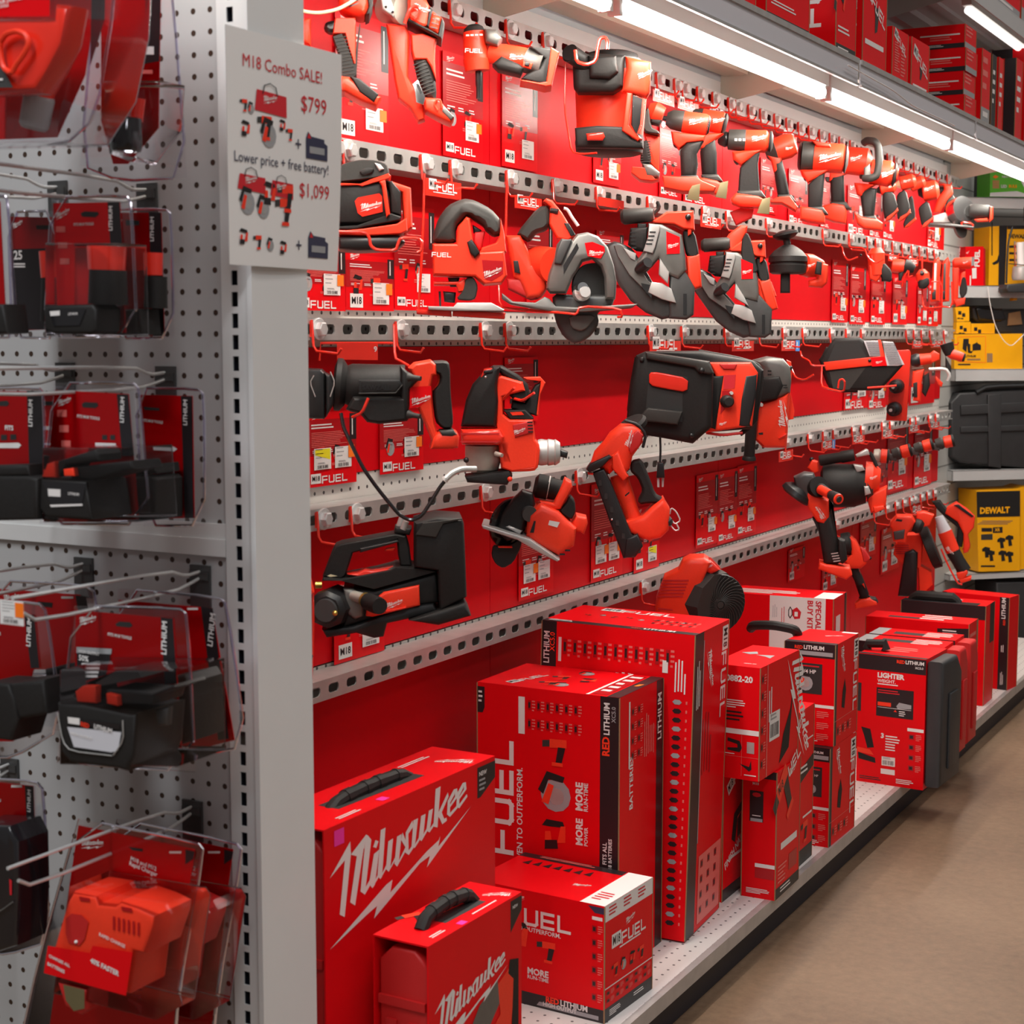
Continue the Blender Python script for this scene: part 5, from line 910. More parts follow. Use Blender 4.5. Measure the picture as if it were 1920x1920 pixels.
t.part('arm', p(RB, '270,105 340,105 470,180 540,250 560,340 520,390 440,380 400,340 440,240 340,180', 66, -6, 12), p(TR, '510,200 640,195 680,240 640,330 625,500 600,490 640,230 530,220', 50, -14, 6), p(RB, '420,380 520,400 600,260 640,240 610,500 480,460 410,440', 56, -14, 8)); t.part('brake_band', p('gloss_red', '20,590 320,590 355,650 340,700 310,715 30,710', 100, 8, 10), slots('case_red', 170, 625, 170, 685, 2, 150, 6, 58)); t.part('gearbox', c('cast', (190, 730), (190, 980), '0,140 .5,140 .75,120 1,40', 24), bl('black', 65, 825, 22, 60), c('cast', (290, 780), (340, 790), '0,20 1,16', 10, 50, 60), p(RB, '50,960 400,910 420,960 380,1030 70,1010', 70, 0, 8), bl(TR, 400, 980, 20, 38))
t.part('barrel', c('galv', (410, 785), (550, 800), '0,70 1,72', 20), p(TR, '310,690 400,660 420,700 410,760 440,880 330,870', 50, 10, 6)); t.part('loop_frame', u(TR, '430,690,30 580,690,30 615,730,30 600,880,30 580,900,30 430,905,30', 22)); t.part('drum', c('galv', (620, 785), (800, 785), '0,100 .15,105 .4,98 .45,106 .7,98 .75,104 .95,80 1,30', 26)); t.part('tip', p(BK, '790,755 855,780 845,830 790,815', 30)); t.part('top_motor', p(RB, '350,450 520,445 585,510 580,530 400,520', 60, 0, 6), fl('tool_red', '400,465 490,460 510,485 420,490', 30.2))
t = Tool('wire_hook', 'short red prongs carrying the drain-cleaning tool', 'J', (480, 330), .24, cat='hook'); t.part('wire', u('gloss_red', '350,370,-20 400,320,10 435,275,30', 11), u('gloss_red', '440,370,-20 500,380,10 590,315,30', 11))
t = Tool('crown_nailer', 'red stapler with long black magazine, tilted and hanging mid row', 'J', (1300, 850), .18)
t.part('body', p(TR, '1030,870 1060,780 1140,690 1180,630 1270,560 1380,560 1440,600 1440,700 1360,810 1340,900 1290,960 1240,890 1180,950 1100,900', 78, 0, 16), p('case_red', '1330,660 1400,600 1440,640 1420,720 1350,790 1330,760', 8, 38, 3), lg(1335, 745, 140, 62, 42)); t.part('cap', c(RB, (1350, 540), (1400, 640), '0,100 .2,118 .5,112 .6,90', 24, 0, -10), u(BK, '1300,530,30 1400,560,30 1465,640,30 1440,740,30', 12)); t.part('magazine', p(BK, '1050,930 1140,900 1190,1000 1350,1400 1440,1500 1380,1580 1290,1595 1180,1300', 36, 26, 4), slots('dark', 1110, 1010, 1290, 1420, 5, 12, 22, 45), p(BK, '1000,900 1030,860 1180,790 1200,810 1130,880 1030,930', 60, 24, 5), p(BK, '1310,1440 1400,1400 1440,1500 1380,1585 1290,1590', 50, 22, 5), bl('chrome', 1200, 1290, 10, 48), p('gloss_red', '1010,925 1060,930 1055,950 1015,945', 10, 40, 3))
t.part('barrel', c(TR, (1250, 960), (1370, 1300), '0,70 .5,66 .8,60 1,62', 20), p(TR, '1200,800 1250,760 1310,930 1330,960 1290,1000 1200,900', 50, 20, 5), fl(BK, '1300,1110 1335,1080 1335,1095 1305,1120', 30)); t.part('grip', p(RB, '1350,850 1430,830 1500,1000 1540,1110 1600,1140 1580,1180 1480,1180 1420,1190 1400,1160 1440,1080 1400,980 1340,930', 48, 0, 14, 1)); t.part('trigger', p(BK, '1280,770 1310,790 1340,920 1310,920', 22, 6, 4)); t.part('battery_foot', p(TR, '1300,1310 1440,1270 1520,1190 1600,1130 1620,1170 1650,1220 1640,1380 1580,1440 1490,1460 1420,1440 1340,1400', 80, 0, 10)); t.part('belt_hook', u('zinc', '1650,1260,20 1660,1210,20 1700,1240,20 1735,1310,20 1690,1340,20 1660,1300,20', 6), u('zinc', '1650,1340,20 1690,1390,20 1725,1380,20 1700,1330,20', 6), c(BK, (1600, 1310), (1660, 1320), '0,45 .6,45 1,25', 14, 20, 30))
def radio(): pass
t = Tool('jobsite_radio', 'big black and red jobsite radio with dangling black mains plug', 'K', (700, 650), .22, cat='radio')
t.part('end_frame', p(RB, '250,300 330,265 870,350 900,450 890,900 820,960 730,1040 270,960 170,820 200,560', 40, 60, 14), fl('dark', '370,430 680,480 690,600 640,620 640,860 330,800 350,560', 80.2), p('gloss_red', '360,440 440,440 690,490 680,610 500,580 360,550', 6, 84, 4, 1), p(RL_, '290,800 350,735 640,770 600,880 330,850', 16, 88, 4), p(RL_, '330,270 860,350 905,450 860,460 770,440 740,400 340,330', 20, 82, 6), bl(BK, 800, 425, 26, 90), bl(BK, 715, 970, 22, 84), bl('dark', 300, 335, 20, 82))
t.part('cabinet', p(RB, '330,270 800,265 1240,350 1330,430 1280,860 1220,930 840,960 870,450', 120, -30, 12)); t.part('control_panel', p(TR, '860,360 1220,360 1280,450 1230,900 830,960 900,600 920,470', 40, 24, 8), p('case_red', '950,375 1100,375 1080,420 985,420', 8, 44, 2), p(RB, '890,480 990,470 970,600 920,930 830,900 870,640', 50, 22, 5), p(BK, '1170,470 1270,460 1260,640 1210,910 1110,900 1130,680', 14, 38, 5), fl('txt_red', '990,470 1090,465 1080,580 985,590', 44.5), lg(950, 900, 70, 10, 45), fl('print_dark', '975,600 1060,595 1040,700 960,800', 44.4)); t.part('knob', c(RB, (1010, 690), (1030, 690), '0,55 .8,50 1,35', 18, 42, 66), c('zinc', (1050, 620), (1055, 620), '0,16 1,14', 10, 44, 56))
t.part('roll_bar', u(RB, '780,275,-40 1100,330,-20 1280,380,-20 1320,440,-10 1290,700,0 1240,900,0 1130,980,0', 22)); t.part('carry_frame', u(RB, '250,320,20 200,600,20 180,810,20 280,950,20 730,1035,20', 20), u('case_red', '840,960,30 980,980,30 1150,960,30', 12)); t.part('power_cord', u(BK, '450,950,60 455,1100,60 450,1200,60', 10), p(BK, '430,1200 480,1200 490,1330 420,1330', 20, 60, 3)); t.part('plug_blades', p('zinc', '425,1335 445,1335 445,1410 428,1410', 3, 62, 0), p('zinc', '465,1335 485,1335 480,1410 465,1410', 3, 56, 0))
t = Tool('rotary_hammer', 'grey and red rotary hammer hanging nose-down with black side handle', 'K', (1420, 600), .17)
t.part('gear_case', p('grey_metal', '1240,340 1360,310 1500,330 1560,400 1570,520 1560,620 1490,660 1320,700 1290,600 1300,420', 86, 0, 16), p(RB, '1300,490 1470,480 1500,560 1450,670 1300,700', 50, 26, 8), slots(BK, 1385, 435, 1385, 465, 2, 16, 6, 43), slots(BK, 1515, 555, 1520, 575, 2, 18, 4, 43)); t.part('motor', p(TR, '1280,720 1490,640 1560,600 1550,760 1540,960 1530,1090 1330,1090 1260,1020', 82, 0, 20), lg(1545, 920, 240, 86, 42), p('gloss_red', '1460,1000 1530,960 1530,980 1470,1015', 8, 42, 2), fl(BK, '1290,960 1330,955 1330,975 1300,975', 41.3)); t.part('rear_handle', p(TR, '1530,340 1570,360 1580,440 1560,600 1600,780 1590,850 1545,860 1550,620', 40, -20, 8), bl(BK, 1565, 410, 18, 0)); t.part('side_handle', c(RB, (1210, 1190), (1240, 760), '0,60 .05,58 .08,48 .2,46 .9,50 1,40', 20, 30, 50), c(RB, (1240, 760), (1290, 600), '0,20 1,20', 10, 50, 40)); t.part('depth_knob', c('zinc', (1290, 720), (1320, 720), '0,20 1,16', 12, 40, 50))
t = Tool('jobsite_speaker', 'grey and black speaker radio with ribbed grille and red band on a wire rest', 'L', (800, 380), .17, cat='radio')
t.part('cabinet', p(RB, '440,340 510,240 570,155 790,150 820,170 960,180 1070,185 1160,380 1070,480 960,600 780,600 560,600 520,560 480,440', 110, 0, 10), fl('dark', '520,340 580,200 780,200 840,310 840,330 510,360', 55.2), fl(RL_, '530,440 840,400 700,590 620,590 560,580', 55.2)); t.part('grille', p('silver_box', '820,180 950,175 990,310 870,310', 8, 56, 1), p('silver_box', '980,180 1070,190 1165,380 1110,390 1010,390 1000,300', 8, 56, 1), slots(RL_, 895, 190, 930, 300, 12, 55, 2, 60.5), slots(RL_, 1030, 200, 1090, 380, 18, 55, 2, 60.5)); t.part('band', p(TR, '480,360 850,320 960,310 940,170 965,170 1020,390 880,390 500,430', 8, 57, 2), fl('print_red', '880,320 1000,312 1015,388 890,395', 61.3), lg(920, 375, 60, 5, 62), bl(BK, 870, 345, 14, 62)); t.part('handle', u(RB, '480,430,20 530,560,20 580,600,20 770,600,20', 20), p(RB, '440,350 500,230 560,240 500,350', 30, 20, 5))
t = Tool('wire_rest', 'red wire rest and hook under the ribbed speaker radio', 'L', (600, 500), .23, cat='hook'); t.part('wire', u('gloss_red', '270,270,-100 280,320,-90 350,350,-60 370,395,-60 490,395,-60', 8), u('gloss_red', '460,400,-40 455,570,-20 520,590,0 650,615,40 660,530,60 640,500,60 610,510,60 600,580,60', 9), u('gloss_red', '850,580,20 1000,570,20 1100,560,20', 9), u('gloss_red', '190,420,-90 230,500,-60 310,520,-40 390,470,-30', 8))
t = Tool('display_board', 'upright red demonstration board with two black round knobs', 'L', (1110, 560), .22, cat='display')
t.part('board', p('gloss_red', '1070,260 1210,255 1225,280 1190,865 1010,860', 18, 0, 2)); 
for x, y in ((1100, 565), (1080, 760)): t.part('knob', c(BK, (x+10, y), (x-25, y+8), '0,62 .5,60 .6,40 1,36', 20, 10, 45), c('zinc', (x-26, y+8), (x-30, y+8), '0,14 1,14', 10, 45, 50))
t = pistol('compact_drill', 'small red drill with black rounded chuck right of the red board', 'L', .15, (1220, 350), (1400, 330), 16, '1330,480 1380,450 1390,560 1350,660 1320,620', None, {'red': '.4,1 .45,50 1,46', 'chuck': '0,20 .05,48 .3,60 .45,52 .5,45'}, '1240,440 1340,420 1320,520 1310,700 1240,690 1260,600 1230,560', extra=(p(BK, '1245,540 1280,530 1280,660 1250,660', 4, 22, 1),))
t = Tool('cable_stapler', 'small red tool with bent steel rod, right end of the third row', 'L', (1460, 400), .16); t.part('body', p(TR, '1370,300 1420,260 1470,290 1470,340 1400,370', 36, 0, 6), bl('print_pink', 1400, 335, 20, 10)); t.part('rod', u('zinc', '1380,420,20 1520,415,20 1560,470,20 1540,520,20', 14, sm=1)); t.part('grip', p(RB, '1520,310 1570,400 1570,480 1520,400', 30, 0, 6), p(TR, '1440,480 1500,540 1490,575 1460,560 1430,500', 20, 0, 4))
t = Tool('inspection_light', 'small red and black swivel-head light at the far right end of the tool wall', 'L', (1560, 280), .17, cat='light'); t.part('lamp_head', c(RB, (1560, 300), (1530, 200), '0,40 .4,50 1,58', 18), c('print_grey', (1530, 200), (1529, 197), '0,46 1,46', 18)); t.part('body', c(TR, (1540, 280), (1670, 320), '0,30 .3,45 1,40', 16)); t.part('end_cap', c(RB, (1670, 320), (1690, 325), '0,40 1,32', 14))
# --- fourth row
t = Tool('stick_transfer_pump', 'black transfer pump with carry handle, big tank and looping black hose', 'M', (850, 750), .20)
t.part('tank', p(RB, '1080,330 1270,285 1480,300 1495,340 1510,700 1520,960 1290,1080 1270,740 1080,710', 110, 0, 10), p(RL_, '1090,430 1150,330 1480,300 1320,335 1260,450', 6, 56, 1)); t.part('tank_foot', p(RB, '1240,1080 1500,1000 1555,1110 1280,1190 1030,1150', 120, 0, 6)); t.part('top_body', p(RB, '300,830 460,830 740,900 1270,750 1110,720 920,715 880,740 460,820 310,810', 90, 0, 6), p(RL_, '470,830 920,715 1250,745 740,885', 70, 0, 3))
t.part('carry_handle', p(RB, '300,810 380,600 410,545 460,525 920,440 1010,460 1040,560 1060,720 960,720 940,620 930,500 640,590 560,610 500,800 460,830', 54, 0, 12), p(BK, '620,560 940,490 950,510 620,600', 30, 20, 4), p(TR, '840,570 920,560 900,590 830,590', 10, 20, 2), fl('cream', '340,800 370,785 430,800 370,808', 27.5)); t.part('base', p(BK, '300,1240 560,1210 1000,1050 1240,1020 1270,1080 1030,1150 850,1190 820,1300 740,1315 590,1270 340,1310', 90, 0, 6)); t.part('side_panel', p(TR, '670,1120 680,1030 820,920 1120,860 1125,1030 730,1125', 12, 46, 4), lg(845, 1060, 150, 10, 53), p('gloss_red', '830,1070 1010,1035 1010,1050 840,1090', 6, 53, 2))
t.part('mid_body', p(RB, '480,900 740,910 1270,760 1280,1020 1000,1060 650,1180 480,1230', 80, 0, 8)); t.part('pump_head', c(BK, (430, 1060), (340, 1060), '0,170 .5,175 .9,160 1,120', 8, 0, 60), c('dark_metal', (340, 1060), (330, 1060), '0,100 1,95', 20, 60, 66), bl('brass', 415, 1075, 24, 70), p('grey_metal', '480,900 560,900 660,960 650,1130 580,1160 500,1100', 70, 10, 6)); t.part('fitting', c('cast', (560, 955), (680, 970), '0,45 1,45', 16, 40, 60), c('brass', (660, 975), (690, 980), '0,62 1,62', 18, 55, 62), c(RB, (690, 985), (790, 990), '0,72 .7,75 1,68', 18, 62, 100)); t.part('rocker', p('gloss_red', '510,780 600,770 660,740 720,750 900,720 950,745 940,770 700,825 620,810', 30, 20, 5)); t.part('inlet', c('brass', (235, 900), (290, 900), '0,30 1,30', 12), p(RB, '920,390 1060,400 1040,460 910,440', 50, 0, 4), c('galv', (960, 400), (985, 330), '0,35 1,35', 14))
t = Tool('transfer_hose', 'black hose looping down from the saw nose to the silver-ended drain tool', 'I', (800, 1300), .20, cat='hose'); t.part('hose', u('gloss_black', '460,880,40 480,1000,45 540,1120,50 640,1330,50 760,1500,50 880,1650,50 960,1740,50 1050,1780,50 1140,1740,50 1230,1600,50 1290,1500,50 1330,1450,50', 17, sm=2, n=10)); t.part('steel_end', c('zinc', (1330, 1440), (1345, 1425), '0,30 1,30', 12, 50, 50), u('galv', '1340,1430,50 1400,1380,45 1480,1350,40 1600,1355,30', 26, n=10)); t.part('fitting', c('galv', (980, 1860), (1010, 1790), '0,26 1,26', 12, 40, 40))
t = Tool('circular_saw', 'small red circular saw tipped nose-down with black blade, fourth row', 'J', (680, 1300), .20)
t.part('motor', c(TR, (560, 1290), (860, 1410), '0,130 .3,150 .6,155 .62,140 .9,110 1,60', 26), p(TR, '540,1250 640,1170 780,1230 850,1300 920,1360 900,1500 780,1570 600,1480 530,1420', 90, 0, 12), fl('white', '710,1295 790,1310 770,1350 700,1330', 46), fl(BK, '560,1390 590,1300 605,1300 590,1390', 46), slots(BK, 850, 1530, 810, 1560, 2, 20, 7, 40)); t.part('handle', p(TR, '630,1150 740,1170 830,980 880,1010 890,1050 850,1130 800,1220 640,1250', 50, 0, 8), p(TR, '920,1270 1000,1290 1010,1330 980,1420 950,1400 920,1400 880,1330', 60, -10, 5)); t.part('grip', p(RB, '870,1110 910,1160 915,1250 880,1310 780,1240 840,1180', 48, 0, 12, 1)); t.part('front_cap', c(RB, (590, 1040), (830, 1090), '0,60 .1,95 .45,95 .5,85 .9,80 1,50', 22), c('print_white', (695, 1060), (705, 1062), '0,94 1,94', 22))
t.part('blade_guard', p(BK, '430,1130 500,1065 580,1090 600,1180 560,1250 520,1330 500,1420 380,1470 300,1380 330,1250', 30, 20, 8), c(DM, (540, 1240), (560, 1250), '0,60 1,60', 16, 20, 44)); t.part('blade', c('gloss_black', (395, 1330), (410, 1335), '0,200 1,200', 30, 6, 10)); t.part('lower_guard', p(BK, '270,1500 330,1510 420,1490 500,1430 490,1520 430,1640 350,1685 290,1650 255,1580', 20, 10, 5, 1)); t.part('base_plate', p('galv', '190,1325 210,1325 560,1430 790,1590 770,1605 640,1540 470,1440 200,1350', 110, 10, 3), p('galv', '370,1350 400,1340 500,1380 480,1410', 40, 20, 3)); t.part('dust_port', p(TR, '310,1500 420,1500 425,1515 315,1515', 10, 30, 3))
t = Tool('angle_grinder', 'black and red angle grinder with long slanted body, fourth row', 'L', (430, 1650), .20)
t.part('head', p(DM, '220,1340 310,1300 390,1310 430,1400 380,1500 300,1530 240,1470', 56, 0, 10), c(RB, (380, 1450), (440, 1420), '0,80 1,90', 22, 0, 30)); t.part('wheel_guard', c(BK, (230, 1520), (290, 1440), '0,120 .2,150 .6,140 1,90', 26)); t.part('side_handle', c(RB, (450, 1440), (600, 1500), '0,50 .5,38 .9,48 1,46', 18, 30, 110), c(TR, (598, 1499), (606, 1502), '0,46 .1,46 1,42', 18, 110, 114), c('dark', (603, 1501), (609, 1503), '0,28 1,26', 14, 114, 116), c(TR, (450, 1440), (530, 1470), '0,40 1,38', 16, 44, 80)); t.part('body', p(TR, '330,1460 480,1520 520,1540 525,1680 480,1740 420,1720 340,1600', 60, 0, 8), lg(500, 1690, 130, 112, 31), p(RB, '380,1690 480,1730 560,1580 530,1530 590,1840 600,1900 480,1910', 50, -4, 8)); t.part('grip', p(RB, '420,1730 540,1640 600,1880 610,2080 480,2090 450,1900', 56, 0, 14)); t.part('battery_foot', p(TR, '440,2060 500,2080 700,2110 720,2170 670,2210 560,2170 430,2120', 80, 0, 6)); t.part('cover', p(RB, '600,1860 660,1880 680,2040 640,2080 600,2060', 50, 10, 8), slots('galv', 570, 1985, 590, 2050, 4, 30, 5, 36, 4))
t = Tool('hole_hawg', 'huge black and red right-angle drill with round collar, above the grinder', 'L', (700, 1450), .17)
t.part('gear_case', c(RB, (450, 1420), (840, 1420), '0,120 .06,175 .2,190 .75,185 .8,175 1,150', 32), c(RL_, (850, 1410), (900, 1410), '0,150 1,120', 26), p('galv', '730,1230 810,1240 830,1280 760,1300', 40, 20, 4), p('galv', '820,1410 860,1410 880,1470 830,1490', 30, 50, 4)); t.part('motor', c(TR, (830, 1360), (960, 1370), '0,150 .5,145 1,90', 26), lg(870, 1360, 70, 12, 50), p(TR, '840,1500 1020,1420 1010,1590 990,1600 880,1650', 60, 0, 8), p(TR, '900,1590 990,1580 1000,1610 910,1650', 70, 0, 4)); t.part('side_handle', c(RB, (440, 1200), (740, 1150), '0,40 .05,48 .6,44 .65,52 1,50', 18, 30, 30), p('galv', '750,1150 840,1100 860,1110 870,1150 760,1170', 30, 20, 4), u(RB, '870,1130,20 910,1200,20 930,1250,20', 16)); t.part('chuck', p(TR, '380,1190 430,1210 440,1290 400,1310 340,1260', 40, 10, 5), bl(BK, 375, 1190, 20, 20))
for k, (a, b, r, lb) in enumerate([((900, 1160), (1040, 1170), 60, 'short red and silver ratchet behind the big round-collared drill'), ((1060, 1160), (1235, 1110), 55, 'red and grey ratchet, leftmost of the three stubby heads in line'), ((1250, 1110), (1420, 1060), 52, 'red and grey ratchet, middle of the three stubby heads in line'), ((1430, 1070), (1600, 1030), 52, 'red and grey ratchet, rightmost, poking out past the wall end')]):
    t = Tool('stubby_tool', lb, 'L', a, .17); t.part('head', c('rubber_light' if k else 'cast', a, b, '0,%g .05,%g .35,%g .45,%g' % (r*.5, r*.9, r, r*.8), 18), p(DM, '%g,%g %g,%g %g,%g %g,%g' % (a[0]-30, a[1]-20, a[0]+50, a[1]-10, a[0]+40, a[1]+50, a[0]-20, a[1]+40), 30, 0, 4)); t.part('barrel', c(TR, a, b, '.45,%g .5,%g .85,%g .87,1' % (r*.8, r, r), 18)); t.part('end_cap', c(RB, a, b, '.84,%g .87,%g .97,%g 1,%g' % (r*.9, r*1.05, r, r*.6), 18))
t = Tool('wheel_polisher', 'red tool with round black drum hanging under the grinder', 'O', (430, 1150), .18); t.part('drum', c(RB, (350, 1100), (440, 1090), '0,60 .1,95 .8,100 1,90', 24)); t.part('shroud', p(TR, '420,1020 480,1060 520,1140 580,1200 570,1260 520,1300 420,1300 380,1230 440,1180', 56, 0, 10), p('case_red', '520,1120 560,1140 600,1210 580,1240 540,1240', 40, 10, 5), bl(BK, 600, 1215, 14, 10)); t.part('stem', c(RB, (450, 1290), (520, 1440), '0,40 1,36', 14))
t = Tool('stick_light', 'red and black stick light hanging head-down over the cartons', 'O', (520, 1450), .19, cat='light'); t.part('grip', p(RB, '450,1300 510,1310 590,1520 580,1560 520,1570 470,1420', 40, 0, 10), p(TR, '510,1310 540,1400 560,1470 520,1420 490,1330', 30, 10, 4)); t.part('head', p(TR, '470,1600 520,1560 600,1550 660,1580 660,1610 560,1630 475,1645', 56, 0, 6), p(RB, '600,1550 650,1560 670,1590 630,1600', 50, 0, 3)); t.part('collar', c(RB, (560, 1530), (550, 1570), '0,40 1,48', 14))
t = Tool('jobsite_fan', 'round black fan in a red housing, hanging near the wall end', 'O', (1000, 1200), .20, cat='fan'); t.part('fan_ring', c(RB, (1080, 1140), (1160, 1110), '0,160 .1,185 .9,190 1,165', 28)); t.part('grille', c('black', (1155, 1112), (1163, 1109), '0,160 1,158', 28)); t.part('housing', p(TR, '820,1080 900,1010 1060,1000 1040,1280 1130,1330 1140,1440 1080,1500 1020,1520 1010,1300 860,1250 800,1180', 70, -10, 10), slots('case_red', 870, 1100, 880, 1170, 5, 60, 5, 26)); t.part('stand', p(BK, '900,1160 970,1130 1010,1160 1000,1540 840,1530', 60, 10, 8), p(BK, '1010,1530 1140,1500 1250,1560 1000,1570', 60, 0, 5))
t = Tool('tower_light', 'red lantern-like tool with black lens hanging left of the round fan', 'O', (880, 950), .18, cat='light'); t.part('body', p(TR, '775,900 830,845 960,850 990,900 920,1000 910,1080 800,1070 790,960 770,940', 70, 0, 8), fl(BK, '830,870 880,880 870,895 820,890', 35.3)); t.part('lens', p('dark_metal', '800,980 900,960 890,1040 810,1050', 20, 30, 4)); t.part('side_cap', c(RB, (980, 930), (1050, 960), '0,60 .6,65 1,45', 20)); t.part('top_case', p(TR, '1000,830 1060,820 1150,850 1110,940 1060,950 1000,880', 50, -20, 5))
t = Tool('oscillating_tool', 'slim red and black tool in a wire holder, right of the round fan', 'O', (1290, 1100), .20); t.part('nose', c('silver_box', (1190, 860), (1250, 1010), '0,35 .5,48 1,60', 16)); t.part('body', c(TR, (1240, 990), (1310, 1160), '0,62 1,60', 18), lg(1240, 1120, 90, -55, 26)); t.part('grip', c(RB, (1310, 1160), (1410, 1330), '0,60 .5,56 1,60', 18)); t.part('battery_foot', p(TR, '1340,1340 1430,1310 1440,1340 1400,1400 1350,1390', 50, 0, 5), p(TR, '1360,1390 1470,1370 1465,1400 1380,1430', 50, 0, 4)); t.part('wire_holder', u('gloss_red', '1210,1130,30 1260,1250,30 1350,1420,40 1390,1430,40', 8))
t = Tool('metal_shear', 'black and red tool with long dark handle, rightmost of the tool wall', 'O', (1300, 900), .17); t.part('arm', p(RB, '1130,730 1200,720 1300,850 1390,900 1410,1000 1390,1120 1340,1110 1350,950 1260,880 1180,800', 40, 0, 6)); t.part('body', p(TR, '1245,830 1260,780 1340,735 1440,800 1500,860 1490,950 1440,1010 1460,1100 1440,1160 1400,1170 1400,1000 1350,900', 60, 0, 6), p(BK, '1320,755 1360,750 1490,850 1470,860', 8, 30, 2)); t.part('tip', p(TR, '1390,1140 1440,1100 1460,1120 1440,1160', 40, 0, 4))
def swirl(t, mb):
    A, B = t.w(758, 690, 9), t.w(764, 691, 12); d = (B-A).normalized(); x = d.cross(Vector((0, 0, 1))).normalized(); y = x.cross(d); mb.use('rubber_light'); c0 = B+d*.002; r = 250*t.k
    for i in range(36):
        a = i*math.pi/18; mb.tube([c0+(x*math.cos(a+.9*q)+y*math.sin(a+.9*q))*r*(.15+.83*q)+d*(.008*(1-q)) for q in (0, .25, .5, .75, 1)], .0009, 5)
    mb.lathe(c0, c0+d*.008, [(0, r*.2), (1, r*.12)], 16)
t = Tool('jobsite_fan', 'red fan with ribbed side and black swirled grille behind the tallest carton', 'N', (560, 620), .20, cat='fan')
t.part('motor_housing', p(TR, '230,640 260,560 300,450 420,390 460,310 520,280 640,280 700,320 640,460 600,700 600,830 300,830 220,760', 90, 0, 14), slots('case_red', 400, 470, 350, 605, 6, 110, 7, 45.5), fl('case_red', '250,700 380,715 370,725 250,715', 45.4)); t.part('top_handle', p('gloss_red', '600,290 700,310 780,390 700,430 640,400', 60, 0, 8), lg(650, 380, 70, 10, 31)); t.part('fan_ring', c('rubber_light', (620, 670), (760, 690), '0,250 .1,285 .6,290 1,275', 10, -20, 10), c('black', (758, 690), (764, 691), '0,262 1,255', 24, 9, 12)); t.part('grille', swirl)
t = Tool('red_bracket', 'red plastic device half hidden behind the end post, near the floor row', 'M', (120, 1100), .16, cat='device'); t.part('frame', u('gloss_red', '85,880,0 170,890,0 210,960,0 215,1200,0 210,1500,0 200,1700,0 100,1730,0', 12, sm=0), p(TR, '40,760 120,770 190,810 225,950 200,970 40,975', 40, 0, 6)); t.part('cup', c('dark', (130, 1560), (140, 1490), '0,40 .5,75 1,80', 18)); t.part('switch', fl('dark', '85,790 120,790 110,820 85,820', 20.4))
